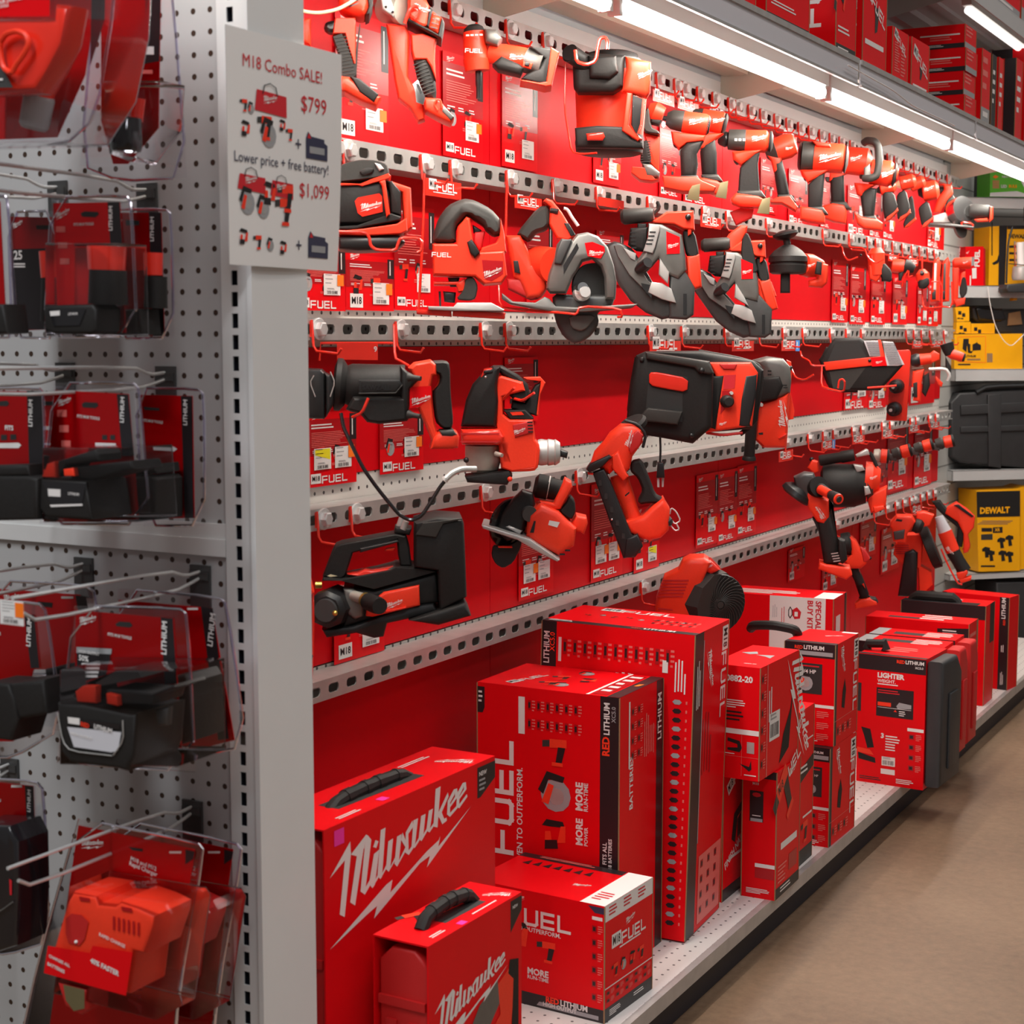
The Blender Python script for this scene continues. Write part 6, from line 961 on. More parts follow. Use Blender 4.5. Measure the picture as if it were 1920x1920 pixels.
# ------------------------------------------------------------------ product cards, header plates, prong hooks
def wallface(crop, x0, x1, yt, yb, X, name, label, cat, group, th=.0006, col='print_red'):
    c0 = CROP[crop]; q = lambda x, y: (c0[0]+x/c0[2], c0[1]+y/c0[2])
    a = on(*q(x0, yt), 'x', X); b = on(*q(x0, yb), 'x', X); y1 = on(q(x1, yt)[0], q(x1, yt)[1], 'x', X).y
    mb = MB().use(col).box((X-th, a.y, b.z), (X, y1, a.z)); F_ = Face(mb, (X, a.y, b.z), (0, y1-a.y, 0), (0, 0, a.z-b.z), (1, 0, 0))
    t = empty(name, (X, a.y, b.z), label, cat, group); return t, mb, F_
CARDS = [('A', 470, 945, 60, 1252, 0, .004, 'behind the tool with the cream hose', 'w'), ('A', 1440, 1800, 450, 1395, 1, .004, 'right of the silver-headed D-handled tool', 'w'), ('B', 485, 805, 640, 1490, 0, .004, 'under the right-angle driver', 'w'),
 ('B', 1310, 1560, 1100, 1640, 0, .004, 'below the round vacuum canister', 'w'), ('C', 200, 420, 560, 1325, 1, .004, 'behind the leftmost impact driver', ''), ('C', 440, 700, 900, 1380, 1, .006, 'below the leftmost impact driver', ''), ('C', 1210, 1380, 930, 1480, 1, .004, 'between the hammer drill and the slanted-grip tool', ''),
 ('C', 1490, 1680, 1040, 1600, 1, .004, 'left of the centre impact wrench grip', ''), ('D', 210, 315, 1000, 1480, 1, .004, 'between the grips of the two large impact wrenches', ''), ('D', 480, 690, 1050, 1540, 1, .004, 'behind the D-handled drill grip', 'w'), ('D', 700, 830, 1100, 1570, 1, .004, 'just right of the D-handled drill grip', ''), ('D', 835, 955, 1180, 1585, 1, .004, 'behind the first grey teardrop grip', 'w'), ('D', 1275, 1410, 1460, 1665, 1, .004, 'under the silver-guarded small saw', 'w'),
 ('E', 60, 488, 1000, 1560, 1, .006, 'below the sale sign, wrapped in clear film', 'w'), ('E', 492, 905, 1080, 1560, 0, .004, 'below the palm sander', 'w'), ('E', 908, 1250, 650, 1560, 1, .004, 'left of the jigsaw', 'w'), ('F', 400, 620, 600, 1400, 1, .004, 'behind the circular saw', ''), ('F', 1000, 1230, 690, 1150, 0, .004, 'above the grey blade guard', ''),
 ('H', 232, 400, 375, 1040, 1, .004, 'first left of the small far tools on the second row', 'w'), ('H', 425, 590, 430, 1060, 1, .004, 'under the empty loop of the double-loop hook', 'w'), ('H', 645, 800, 470, 1062, 1, .004, 'under the small sideways-gripped tool', 'w'), ('H', 875, 1030, 560, 1062, 0, .004, 'under the small round-nosed tool', 'w'), ('H', 1135, 1245, 640, 1072, 0, .004, 'left under the long red tools in the far cradle', 'w'), ('H', 1250, 1360, 640, 1080, 0, .004, 'right under the long red tools in the far cradle', 'w'),
 ('I', 160, 582, 890, 1535, 1, .004, 'with yellow sticker beneath the reciprocating saw nose', 'yw'), ('I', 785, 1158, 900, 1420, 1, .004, 'beneath the reciprocating saw body', 'w'), ('J', 360, 620, 45, 560, 0, .004, 'behind the drain-cleaning tool', ''), ('L', 655, 860, 500, 775, 1, .004, 'under the ribbed speaker radio', 'w'), ('L', 862, 1015, 520, 765, 1, .004, 'left of the upright red board', 'w'), ('L', 1215, 1435, 330, 735, 0, .004, 'right of the upright red board', ''),
 ('K', 760, 944, 1335, 1960, 1, .004, 'leftmost of the three tall cards in a row', 'w'), ('K', 946, 1110, 1300, 1925, 1, .004, 'middle of the three tall cards in a row', 'w'), ('K', 1112, 1275, 1255, 1860, 1, .004, 'rightmost of the three tall cards in a row', 'w'), ('L', 1030, 1205, 900, 1480, 1, .004, 'under the short silver ratchet', 'w'), ('L', 1262, 1412, 860, 1440, 1, .004, 'under the stubby heads at the wall end', 'w'), ('L', 900, 1028, 1180, 1520, 0, .004, 'behind the red motor of the big round-collared drill', ''),
 ('J', 470, 742, 1300, 1955, 1, .004, 'with two stickers under the small tipped circular saw', 'ww'), ('J', 1040, 1285, 1040, 1810, 1, .004, 'with two stickers left of the tilted stapler', 'ww'), ('J', 1375, 1572, 1230, 1735, 0, .004, 'with yellow sticker right of the tilted stapler foot', 'y'), ('M', 390, 822, 900, 1590, 0, .006, 'hanging under the black transfer pump', 'y'), ('N', 1365, 1505, 240, 512, 0, .004, 'above the SPECIAL BUY KIT carton', ''), ('N', 1655, 1785, 330, 600, 0, .004, 'left of the hanging stick light', 'w'),
 ('O', 520, 655, 900, 1230, 0, .004, 'right of the black drum tool', 'w'), ('O', 700, 855, 980, 1360, 0, .004, 'left of the round black fan', 'w')]
for i, (cr, x0, x1, yt, yb, fu, X, lb, st) in enumerate(CARDS):
    t, mb, F_ = wallface(cr, x0, x1, yt, yb, X, 'product_card', 'red product card %s' % lb, 'card', 'red product cards on the tool wall')
    asp = F_.h/F_.w; rnd = random.Random(i)
    F_.rect('print_dark', 0, .42, 1, .9, 1); F_.logo(W_, .08, .90, .2); F_.text(W_, 'FULL CONTROL', .08, .80, .6, asp=.09) if 0 else F_.lines(W_, .08, .76, .7, .84, 2); F_.lines(PK, .08, .52, .82, .73, 9, 2, fill=.35, seed=i)
    for k in range(3): F_.lines(W_, .1+.27*k, .44, .29+.27*k, .49, 2, 2, seed=k)
    F_.rect(I_, .86, .60, 1, .96, 2); F_.lines(W_, .90, .63, .95, .93, 1, 3, vert=True)
    F_.picto(.12, .30, .22, i % 3); F_.picto(.5, .32, .2, (i+1) % 3); F_.lines(PK, .48, .26, .8, .30, 2)
    if fu: F_.rect(W_, .06, .045, .26, .045+.115/asp, 2); F_.text(I_, 'M18', .085, .045+.03/asp, .15, lay=3, asp=.4); F_.xf(FUEL, W_, .29, .045, .5, 0, 2, sy=.75)
    else: F_.rect(W_, .08, .05, .34, .05+.16/asp, 2); F_.text(I_, 'M18', .11, .05+.04/asp, .2, lay=3, asp=.42)
    mb.build('card', t, t.location, smooth=False)
    for k, ch in enumerate(st):
        u0 = (.54 if k == len(st)-1 else .12); v0 = .10+(.11/asp if fu else .02); v1 = v0+.25/asp
        m2 = MB(); F2 = Face(m2, F_.O, F_.U, F_.V, F_.n); F2.rect(W_, u0, v0, u0+.34, v1, 5)
        if ch == 'y': F2.poly('sticker_yellow', [(u0+.02, v1-.01), (u0+.32, v1-.01), (u0+.32, v0+(v1-v0)*.45), (u0+.02, v0+(v1-v0)*.7)], 6)
        F2.lines(GR, u0+.03, v0+(v1-v0)*.4, u0+.24, v1-.01, 3, 6, fill=.2); F2.barcode(u0+.04, v0+.005, u0+.3, v0+(v1-v0)*.35, 6)
        sk = m2.build('price_sticker', t, t.location, smooth=False); sk['label'] = 'white price sticker' if ch != 'y' else 'yellow and white price sticker'
        if ch != 'y' and rnd.random() < .85:
            m3 = MB(); F3 = Face(m3, F_.O, F_.U, F_.V, F_.n); F3.rect('orange', u0+.27, v0+(v1-v0)*.45, u0+.40, v1+(.01 if k else -.01), 8); m3.build('sale_tab', sk, t.location, smooth=False)['label'] = 'orange tab'
PLATES = [('E', 1180, 1485, 425, 575, 1, 'above the jigsaw'), ('F', 300, 530, 390, 500, 1, 'above the circular saw grip'), ('F', 1015, 1235, 405, 480, 0, 'left of the front band saw grip, unprinted'), ('G', 500, 705, 235, 345, 1, 'above the second band saw'), ('K', 360, 625, 180, 290, 1, 'left above the big jobsite radio'), ('K', 1065, 1250, 180, 268, 1, 'right above the big jobsite radio'), ('K', 1490, 1625, 178, 265, 1, 'with blue sticker above the empty prong'),
 ('C', 130, 345, 250, 365, 1, 'left one under the topmost rail'), ('C', 380, 590, 335, 440, 1, 'middle one under the topmost rail'), ('C', 690, 880, 440, 505, 1, 'right of the other pale ones under the topmost rail'), ('C', 1425, 1570, 680, 745, 1, 'above the centre impact wrench'), ('L', 1240, 1325, 180, 245, 1, 'above the small black-chucked drill'), ('L', 1400, 1500, 178, 240, 1, 'above the bent steel rod tool'), ('L', 95, 215, 1130, 1220, 1, 'right of the rotary hammer foot'), ('L', 462, 562, 1045, 1125, 1, 'with blue sticker above the big drill handle'), ('L', 725, 830, 1005, 1070, 1, 'above the big drill motor'), ('L', 978, 1075, 958, 1025, 1, 'above the short silver ratchet'), ('L', 1210, 1300, 915, 975, 1, 'above the middle stubby head'), ('L', 1390, 1470, 890, 940, 1, 'above the last stubby head'),
 ('H', 825, 930, 325, 390, 1, 'above the far round-nosed tool'), ('H', 1035, 1140, 355, 430, 1, 'above the far black-nosed tool'), ('O', 960, 1050, 780, 860, 1, 'above the far tower light')]
for cr, x0, x1, yt, yb, fu, lb in PLATES:
    t, mb, F_ = wallface(cr, x0, x1, yt, yb, .085, 'header_plate', 'small red header plate %s' % lb, 'sign', 'red header plates on the hooks', .001, 'gloss_red')
    if 'pale' in lb or 'left one' in lb or 'middle one' in lb: F_.rect('print_pink', .03, .05, .97, .95, 1)
    if fu: F_.fuel(W_, .08, .38, .78, 0); F_.lines(W_, .2, .15, .8, .28, 1, 2)
    o = mb.build('plate', t, t.location, smooth=False)
    if 'blue' in lb:
        m2 = MB(); Face(m2, F_.O, F_.U, F_.V, F_.n).rect('blue', .86, -.05, 1.12, 1.05, 3).lines(W_, .92, .1, 1.06, .9, 1, 4, vert=True); m2.build('sticker', t, t.location, smooth=False)['label'] = 'blue sticker'
hp = None
for r, px, y, zc in BOLTS:
    loc = (.0546, y-.021, zc)
    if hp is None:
        m = MB().use('gloss_red').tube([(.003, 0, .014), (.006, 0, -.026), (.012, 0, -.034), (.052, 0, -.038), (.058, 0, -.030)], .0022, 8); m.box((.0005, -.002, -.012), (.003, .002, .012)); hp = m.build('prong_hook'); o = hp; o.location = loc
    else: o = dup(hp, loc)
    tag(o, 'red wire prong hung from '+names[r], 'hook', 'red prongs on '+names[r])
# ------------------------------------------------------------------ sale sign
SXX = .357
a = on(423, 45, 'x', SXX); b = on(420, 495, 'x', SXX); y1 = on(641, 98, 'x', SXX).y
mb = MB(); n = 12; H_ = a.z-b.z; ys = a.y; W2 = y1-ys
mb.use('white')
for th in (0, -.0004):
    vs = []
    for j in range(n+1):
        for i in range(n+1):
            u_, v_ = i/n, j/n; vs.append((SXX+th-.010*(u_**3)*(1-v_)**2+(-.0006 if 1 else 0), ys+W2*u_, b.z+H_*v_))
    mb.add(vs, [(j*(n+1)+i, j*(n+1)+i+1, (j+1)*(n+1)+i+1, (j+1)*(n+1)+i) for j in range(n) for i in range(n)])
class Sheet(Face):
    def P(s, u_, v_, z=None): q = Face.P(s, u_, v_, z); q.x -= .010*(max(0, u_)**3)*(1-min(1, v_))**2; return q
F_ = Sheet(mb, (SXX, ys, b.z), (0, W2, 0), (0, 0, H_), (1, 0, 0))
t = empty('sale_sign', (SXX, ys, b.z), 'white paper sign listing two combo sale prices, fixed to the grey post', 'sign')
F_.text('txt_red', 'M18 Combo SALE!', .13, .845, .68, 0, 1, .0); F_.text('txt_red', '$799', .62, .695, .23, 0, 1, .0); F_.text('txt_navy', 'Lower price + free battery!', .05, .425, .82, 0, 1, .0); F_.text('txt_red', '$1,099', .60, .315, .28, 0, 1, .0)
F_.text('txt_navy', '+', .565, .535, .05, 0, 1, .0); F_.text('txt_navy', '+', .565, .085, .05, 0, 1, .0)
def sbat(u0, v0): F_.poly('txt_navy', [(u0, v0), (u0+.2, v0), (u0+.2, v0+.07), (u0+.17, v0+.08), (u0+.17, v0+.095), (u0+.05, v0+.1), (u0+.02, v0+.12), (u0, v0+.09)], 1).rect('print_grey', u0+.03, v0+.025, u0+.17, v0+.055, 2).poly('txt_red', [(u0+.01, v0+.09), (u0+.025, v0+.115), (u0+.045, v0+.09)], 2)
def sbag(u0, v0, w, h): F_.poly('txt_red', [(u0, v0), (u0+w, v0-.01), (u0+w, v0+h*.9), (u0+.02, v0+h)], 1).logo('print_white', u0+w*.25, v0+h*.35, w*.45, 0, 2); F_.xf(stroke([[(0, 0), (.1, .55), (.45, .75), (.8, .55), (.9, 0)]], .06), 'ink', u0+w*.25, v0+h*.85, w*.5, 0, 3, sy=.55)
sbag(.22, .67, .27, .09); sbag(.07, .325, .23, .065); sbag(.34, .315, .2, .065); sbat(.66, .50); sbat(.68, .055)
for k, (x, y, w) in enumerate([(.10, .66, .06), (.16, .65, .06), (.10, .55, .08), (.24, .56, .12), (.26, .52, .15), (.42, .60, .06), (.48, .57, .06), (.08, .22, .14), (.27, .27, .12), (.4, .26, .14), (.22, .21, .12), (.07, .09, .08), (.19, .08, .07), (.30, .07, .07), (.41, .06, .07), (.38, .20, .14)]): F_.picto(x, y, w, k % 3, 1)
mb.build('paper', t, t.location, ang=60)
m = MB().use('clear').box((SXX-.004, ys+W2*.3, b.z+H_*.35), (SXX-.0015, ys+W2*.5, b.z+H_*.55)); m.build('clip', t, t.location)
# ------------------------------------------------------------------ end panel: pegs and blister packs
NY = Vector((0, -1, 0))
pegs = [('a', 1110, 1450, 'top row right', .0), ('a', 440, 1430, 'top row left', .0), ('b', 1250, 1540, 'third row right', 0), ('b', 495, 1510, 'third row left', 0), ('c', 1510, 1590, 'fourth row right', 1), ('c', 635, 1530, 'fourth row left', 0), ('e', 1450, 310, 'bottom row right', 0), ('d', 80, 1590, 'bottom row left', 1)]
pg = None
for cr, x, y, lb, tagged in pegs:
    c0 = CROP[cr]; P = on(c0[0]+x/c0[2], c0[1]+y/c0[2], 'y', -.001)
    if pg is None:
        t = empty('peg_hook', P, '', 'hook', 'zinc peg hooks on the end panel'); pg = t
        m = MB().use('dark_metal').box((-.0155, -.0035, -.04), (.0155, 0, .012)); m.box((-.014, -.006, -.006), (.014, -.0035, .004)); m.build('bracket', t, (0, 0, 0), shift=False).location = (0, 0, 0)
        m = MB().use('zinc').tube(chaikin([(0, -.004, -.004), (0, -.02, -.008), (0, -.05, -.014), (0, -.275, -.016), (0, -.295, -.004)], 1, False), .0022, 8); m.build('lower_wire', t, (0, 0, 0), shift=False).location = (0, 0, 0)
        m = MB().use('zinc').tube(chaikin([(0, -.004, .004), (0, -.03, .002), (0, -.06, .012), (0, -.31, .014)], 1, False), .0022, 8); m.build('upper_wire', t, (0, 0, 0), shift=False).location = (0, 0, 0)
    else: t = dup(pg, P)
    tag(t, 'zinc double peg hook on the end panel, %s' % lb, 'hook', 'zinc peg hooks on the end panel')
    if tagged:
        m = MB(); c1 = P+Vector((0, -.312, .012)); F2 = Face(m, c1+Vector((-.016, -.001, -.026)), (.034, 0, 0), (0, 0, .026), (0, -1, 0)); m.use('white').box(tuple(c1+Vector((-.016, -.001, -.026))), tuple(c1+Vector((.018, 0, 0)))); F2.lines(GR, .1, .45, .7, .95, 4, 1, fill=.2); F2.barcode(.1, .05, .85, .35, 1); F2.rect('orange', .68, .35, 1.05, .95, 3)
        tag(m.build('price_tag', None, c1, smooth=False), 'white price tag with orange tab on the wire end, %s' % lb, 'tag', 'price tags on the peg ends')
def pack(label, crop, Y, out, card, D, *ops, strip=None, txt=None, battery=True, name='battery_pack', red='print_red', win=None, sub='battery', group='clear blister packs on the end panel', extra=()):
    P0 = Vector((0, -Y, 0)); O_ = pts(out); cx = sum(q[0] for q in O_)/len(O_); cy = sum(q[1] for q in O_)/len(O_)
    t = Tool(name, label, crop, (cx, cy), cat='package', group=group, N=NY, P0=P0)
    t.part('card', p(red, card, 1, 0, 0), *( [fl(I_, strip, .6)] if strip else []), *(txt or []))
    t.part('blister_flange', p('clear', out, 1.6, 0, 0), u('clear_edge', out, 11, closed=True))
    if ops:
        t2 = Tool.__new__(Tool); t2.c = t.c; t2.N = t.N; t2.R = t.R; t2.t = t.t; t2.A = hit(*t.px(cx, cy), P0+NY*D, NY); t2.k = (t2.A-CAM).dot(FW)/F/t2.c[2]
        t2.part(sub, *ops); 
        if win: t2.part('clear_shell', p('clear', win, D*1000-3, -D*500, 4))
    return t
def batt(front, th, face='rubber', b=4): return p(face, front, th, -th/2, b)
ST = lambda x, y, w, r=84: tx('LITHIUM', x, y, w, r, .8, W_, .03)
# second row
pack('blister pack with red-topped battery, second row, nearest the post side but one', 'b', .16, '390,200 950,190 985,250 1030,1240 330,1250', '400,245 900,235 945,1220 440,1200', .05,
     batt('320,1010 690,1000 720,1040 720,1200 690,1225 400,1225 330,1190', 40), fl('gloss_black', '365,1040 650,1035 600,1160 410,1165', .6), fl(W_, '380,1055 455,1050 455,1085 385,1090', 1), tx('LITHIUM', 520, 1085, 95, 2, 1), c('gloss_red', (680, 740), (680, 560), '0,140 1,150', 24, -25, -25), c('rubber', (690, 1000), (690, 740), '0,150 1,140', 24, -25, -25),
     strip='810,235 900,235 925,600 835,600', txt=[lg(425, 375, 160, 8, .8), tx('FITS M18 TOOLS', 560, 415, 200, 0, .8), ST(850, 450, 180, 88), fl('dark', '610,320 640,305 740,310 745,330 720,350 620,345', .9), slots(PK, 460, 440, 490, 680, 3, 35, 22, .8)], win='320,540 880,540 900,1240 320,1240')
pack('blister pack tucked directly behind the red-topped battery pack, second row', 'b', .09, '800,290 1240,290 1285,330 1305,1255 860,1260', '820,315 1210,315 1235,1240 880,1235', .04,
     c('gloss_red', (1060, 780), (1060, 610), '0,70 1,75', 20, -20, -20), c('rubber', (1080, 1030), (1080, 790), '0,90 1,85', 20, -20, -20), batt('880,1040 1050,1035 1070,1230 900,1235', 34), strip='1120,310 1210,315 1235,1240 1150,1240', txt=[ST(1160, 530, 180, 88), fl('dark', '950,370 1050,375 1050,410 950,410', .9), lg(860, 420, 100, 8, .8)])
pack('blister pack with dark lower card marked 25, left part of the second row', 'b', .08, '60,310 420,300 440,1260 90,1250', '75,345 405,350 430,1190 110,1200', .04,
     c('gloss_red', (310, 800), (300, 600), '0,95 1,100', 20, -20, -20), c('rubber', (320, 1130), (320, 810), '0,110 1,100', 20, -20, -20), strip='90,590 425,580 430,1190 110,1190', red='print_dark', txt=[lg(100, 440, 120, 8, .8), tx('25', 110, 670, 90, 0, 1, W_, .03), slots(W_, 150, 700, 150, 720, 2, 45, 6, 1), fl('dark', '275,410 390,410 395,440 280,440', .9)])
pack('blister pack cut by the left frame edge, second row', 'b', .2, '-300,190 30,180 60,230 130,1250 -200,1260', '-280,230 0,230 50,1200 -180,1200', .05, batt('-150,1000 20,1000 50,1220 -120,1230', 36), txt=[lg(-200, 400, 140, 8, .8)])
# third row
pack('blister pack with chunky black battery in the centre of the third row', 'c', .16, '410,150 1000,155 1045,200 1130,1215 300,1210', '415,205 965,235 1040,1160 330,1180', .075,
     batt('300,870 640,890 690,1180 620,1180 340,1160 290,1100', 66), fl('gloss_black', '320,890 650,905 620,1060 390,1070', .6), fl(W_, '365,945 460,950 460,1005 370,1000', 1), tx('LITHIUM', 520, 990, 110, -2, 1), fl(W_, '380,1065 625,1058 625,1072 390,1082', 1), p(TR, '300,860 340,760 395,740 405,865', 12, -8, 2), p(RB, '400,740 680,650 700,690 700,740 470,770 410,860', 40, -26, 4), p(RB, '470,790 930,740 960,800 640,890 480,870', 50, -34, 5), p(TR, '475,800 545,790 555,850 480,850', 8, -4, 1),
     strip='880,235 965,238 1010,700 920,700', txt=[lg(440, 330, 150, 5, .8), tx('FITS M18 TOOLS', 585, 410, 225, -4, .8), ST(935, 450, 190, 86), fl('dark', '620,310 640,295 735,300 742,325 720,340 625,335', .9), slots(PK, 470, 380, 500, 610, 3, 35, 26, .8), fl(W_, '720,600 870,605 890,625 870,645 720,640', .9), slots('dark', 790, 560, 850, 560, 2, 18, 18, .9)], win='300,640 960,640 1000,1200 300,1200')
pack('blister pack behind the third-row centre one, toward the post', 'c', .09, '1010,190 1480,195 1530,240 1535,1220 1080,1225', '1050,240 1445,250 1460,1165 1120,1170', .055,
     batt('940,860 1140,850 1170,880 1170,1180 940,1190', 48), p(RB, '940,790 1150,760 1160,830 950,860', 44, -24, 4), strip='1360,250 1445,252 1455,1165 1390,1165', txt=[ST(1410, 470, 190, 88), tx('FITS M18 TOOLS', 1075, 440, 200, -4, .8), fl('dark', '1080,330 1200,340 1200,360 1090,355', .9), fl(W_, '1155,625 1310,630 1335,648 1310,665 1155,655', .9)])
pack('red and black card pack reading FITS at the left frame edge, third row', 'c', .19, '-320,200 290,190 330,230 345,1150 -250,1160', '-300,210 310,215 340,1130 -240,1130', .05,
     batt('-200,850 200,850 280,870 270,1180 -180,1190', 44), p(RB, '-180,780 200,765 205,850 -180,860', 36, -20, 4), strip='205,210 315,215 340,840 225,840', txt=[ST(250, 480, 200, 87), tx('FITS', 45, 505, 85, -1, .8, W_, .03), fl(W_, '-60,605 145,600 165,618 145,640 -60,640', .9), slots('dark', 35, 560, 105, 558, 2, 22, 20, .9), fl('dark', '0,290 60,285 75,305 60,325 0,325', .9)])
pack('sliver of a darker red pack between the two third-row card packs', 'c', .10, '300,225 480,225 500,780 330,780', '315,240 470,240 485,760 340,760', .03, txt=[fl('dark', '330,290 420,290 420,320 330,320', .9), slots(W_, 370, 490, 370, 495, 1, 40, 14, .9), slots('dark', 400, 560, 400, 560, 1, 22, 20, .9), slots(W_, 390, 610, 390, 610, 1, 50, 8, .9)])
# fourth row
pack('large blister pack with wide black high-output battery, centre of the fourth row', 'd', .18, '560,385 1340,400 1405,450 1465,1630 430,1560', '570,415 1300,480 1370,1570 560,1480', .09,
     batt('420,1110 620,1120 980,1195 1020,1190 1000,1500 950,1630 880,1610 520,1565 450,1480', 82, b=5), fl('gloss_black', '510,1215 905,1270 905,1310 515,1270', .8), fl('silver_box', '510,1290 915,1330 890,1470 840,1480 560,1440', .8), fl(W_, '515,1215 605,1225 605,1275 520,1262', 1.2), tx('RED', 615, 1282, 85, -6, 1.4, TR, .03), tx('LITHIUM', 715, 1300, 180, -6, 1.4, W_, .03), tx('HIGH OUTPUT', 540, 1345, 220, -6, 1.4, W_, .02), u('galv', '440,1180,2 480,1400,2 540,1470,2 850,1505,2', 5), u('galv', '930,1240,2 935,1390,2 860,1500,2', 5),
     p(TR, '560,1110 545,1030 600,990 700,990 700,1120', 10, -8, 2), p(RB, '480,1080 640,960 800,890 970,900 990,940 760,990 700,1000 600,970 520,1060 540,1120', 60, -44, 6), p(RB, '740,1030 1080,1060 1250,990 1270,1010 1110,1070 1090,1140 760,1130', 50, -36, 5), p(TR, '780,1045 860,1065 865,1140 785,1120', 8, -7, 1), p(DM, '1040,1200 1140,1180 1130,1320 1060,1320', 10, -30, 3),
     strip='1210,470 1300,478 1330,960 1240,970', txt=[lg(600, 530, 190, 4, .8), tx('FITS M18 TOOLS', 815, 605, 235, -3, .8), ST(1255, 750, 250, 87), fl('dark', '870,520 900,500 980,505 1000,530 980,545 880,535', .9), fl('ink', '580,690 845,705 800,900 620,950 585,930', .9), fl('print_grey', '580,690 845,705 840,745 580,735', 1.1), tx('HIGH OUTPUT', 600, 730, 210, -2, 1.4, W_, .02), tx('50%', 600, 790, 100, -3, 1.4, W_, .03), slots(W_, 690, 820, 670, 910, 4, 70, 9, 1.3)], win='430,870 1290,880 1300,1600 430,1580')
pack('large blister pack behind the wide-battery one, against the post, fourth row', 'd', .09, '880,250 1640,320 1700,370 1850,1440 1400,1520 950,1300', '890,340 1590,400 1760,1390 1440,1470 960,1200', .07,
     batt('1150,950 1380,900 1420,960 1440,1400 1180,1480', 60), strip='1510,390 1600,400 1720,1380 1640,1390', txt=[ST(1600, 690, 250, 82), slots(W_, 1450, 405, 1450, 405, 1, 40, 8, .9)])
pack('blister pack with angled black battery at the left frame edge, fourth row', 'd', .19, '-260,350 290,360 350,430 470,1300 100,1520 -100,1520', '-240,400 190,440 260,840 100,1400 -80,1400', .06,
     batt('-100,960 60,970 100,1080 130,1240 80,1400 -80,1380', 50), p(RB, '60,970 320,940 340,1200 130,1240', 50, -26, 5), strip='185,440 260,455 300,850 235,850', red='print_red', txt=[ST(235, 690, 220, 84), tx('TOOLS', -60, 590, 100, -3, .8)])
pack('pack with folded red header behind the tagged wire, left of the fourth row', 'd', .09, '-60,190 640,230 720,290 760,900 60,900', '-30,255 600,300 700,860 80,860', .05, batt('330,860 480,830 510,960 340,1010', 40), strip='570,305 650,315 740,850 660,850', txt=[lg(30, 360, 180, 2, .8), slots(W_, 510, 320, 510, 320, 1, 45, 8, .9), fl('dark', '290,350 400,360 395,395 300,385', .9)])
# bottom row
pack('tall pack with black battery and black-striped red card, bottom left', 'e', .14, '-120,80 270,100 330,170 370,1300 60,1400 -120,1380', '-100,100 250,135 260,420 -100,430', .06,
     p('gloss_black', '-200,430 60,440 120,560 130,960 110,1340 -100,1410 -200,1400', 56, -28, 6), fl('txt_red', '75,830 95,840 95,950 80,950', 1), u(GM, '-80,1010,3 -60,1100,3 30,1060,3 110,1000,3', 6), strip='190,130 255,138 262,440 205,430', txt=[ST(235, 330, 170, 86), slots(W_, 130, 135, 130, 135, 1, 40, 9, .9), tx('TOOLS', -50, 240, 90, 0, .8)])
def chg(label, crop, Y, dx, dy, back=False):
    S = lambda z: ' '.join('%g,%g' % (x+dx, y+dy) for x, y in pts(z))
    ops = [] if back else [fl('print_red', S('375,1325 690,1380 710,1325 1010,1375 960,1700 345,1530'), 3), tx('CHARGES ALL', 385+dx, 1410+dy, 220, -11, 3.5, W_, .03), tx('BATTERIES', 375+dx, 1470+dy, 180, -11, 3.5, W_, .03), tx('40% FASTER', 695+dx, 1450+dy, 290, -11, 3.5, W_, .04), bl('dark', 710+dx, 1570+dy, 34, 2, (1, .2, 1)), bl('dark', 795+dx, 1610+dy, 28, 2, (1, .2, 1)), bl('dark', 910+dx, 1640+dy, 26, 2, (1, .2, 1))]
    t = pack(label, crop, Y, S('590,380 1480,560 1530,620 1340,1700 1290,2300 100,2300 300,1400'), S('590,430 1460,610 1420,900 1260,2250 330,2250 520,900'), .075,
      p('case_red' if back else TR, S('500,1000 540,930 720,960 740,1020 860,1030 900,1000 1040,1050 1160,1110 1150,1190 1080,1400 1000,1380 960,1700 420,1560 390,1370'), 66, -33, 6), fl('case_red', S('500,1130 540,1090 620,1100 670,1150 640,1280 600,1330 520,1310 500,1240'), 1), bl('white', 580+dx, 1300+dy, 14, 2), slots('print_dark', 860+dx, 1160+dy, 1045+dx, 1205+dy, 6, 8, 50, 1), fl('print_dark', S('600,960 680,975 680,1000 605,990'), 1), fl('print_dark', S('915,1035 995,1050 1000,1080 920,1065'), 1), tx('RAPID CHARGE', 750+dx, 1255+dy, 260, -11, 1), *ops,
      p('case_red', S('420,1600 650,1660 640,1820 600,1860 480,1790'), 40, -20, 5), fl('clip_brass', S('480,1620 640,1660 640,1800 560,1820 500,1740'), 1),
      txt=[lg(610+dx, 600+dy, 240, -2, .8), tx('M18 and M12', 985+dx, 690+dy, 250, -10, .8), tx('Rapid Charger', 975+dx, 735+dy, 270, -10, .8), fl('dark', S('970,590 1075,605 1075,625 1000,615'), .9), fl('ink', S('1395,610 1465,625 1455,680 1395,720'), .9), slots(W_, 1320+dx, 630+dy, 1320+dx, 630+dy, 1, 45, 8, .9)], win=S('500,900 1230,1030 1270,1100 1150,1900 380,1700'), sub='charger', name='charger_pack')
    t.part('side_slots', slots('print_dark', 1210+dx, 1200+dy, 1130+dx, 1680+dy, 12, 55, 9, 30)) if not back else None
    return t
chg('clear pack with red rapid charger marked 40% FASTER, front one at the bottom', 'e', .15, 0, 0)
chg('clear pack with red charger right behind the front charger pack', 'e', .06, 290, 0, True)
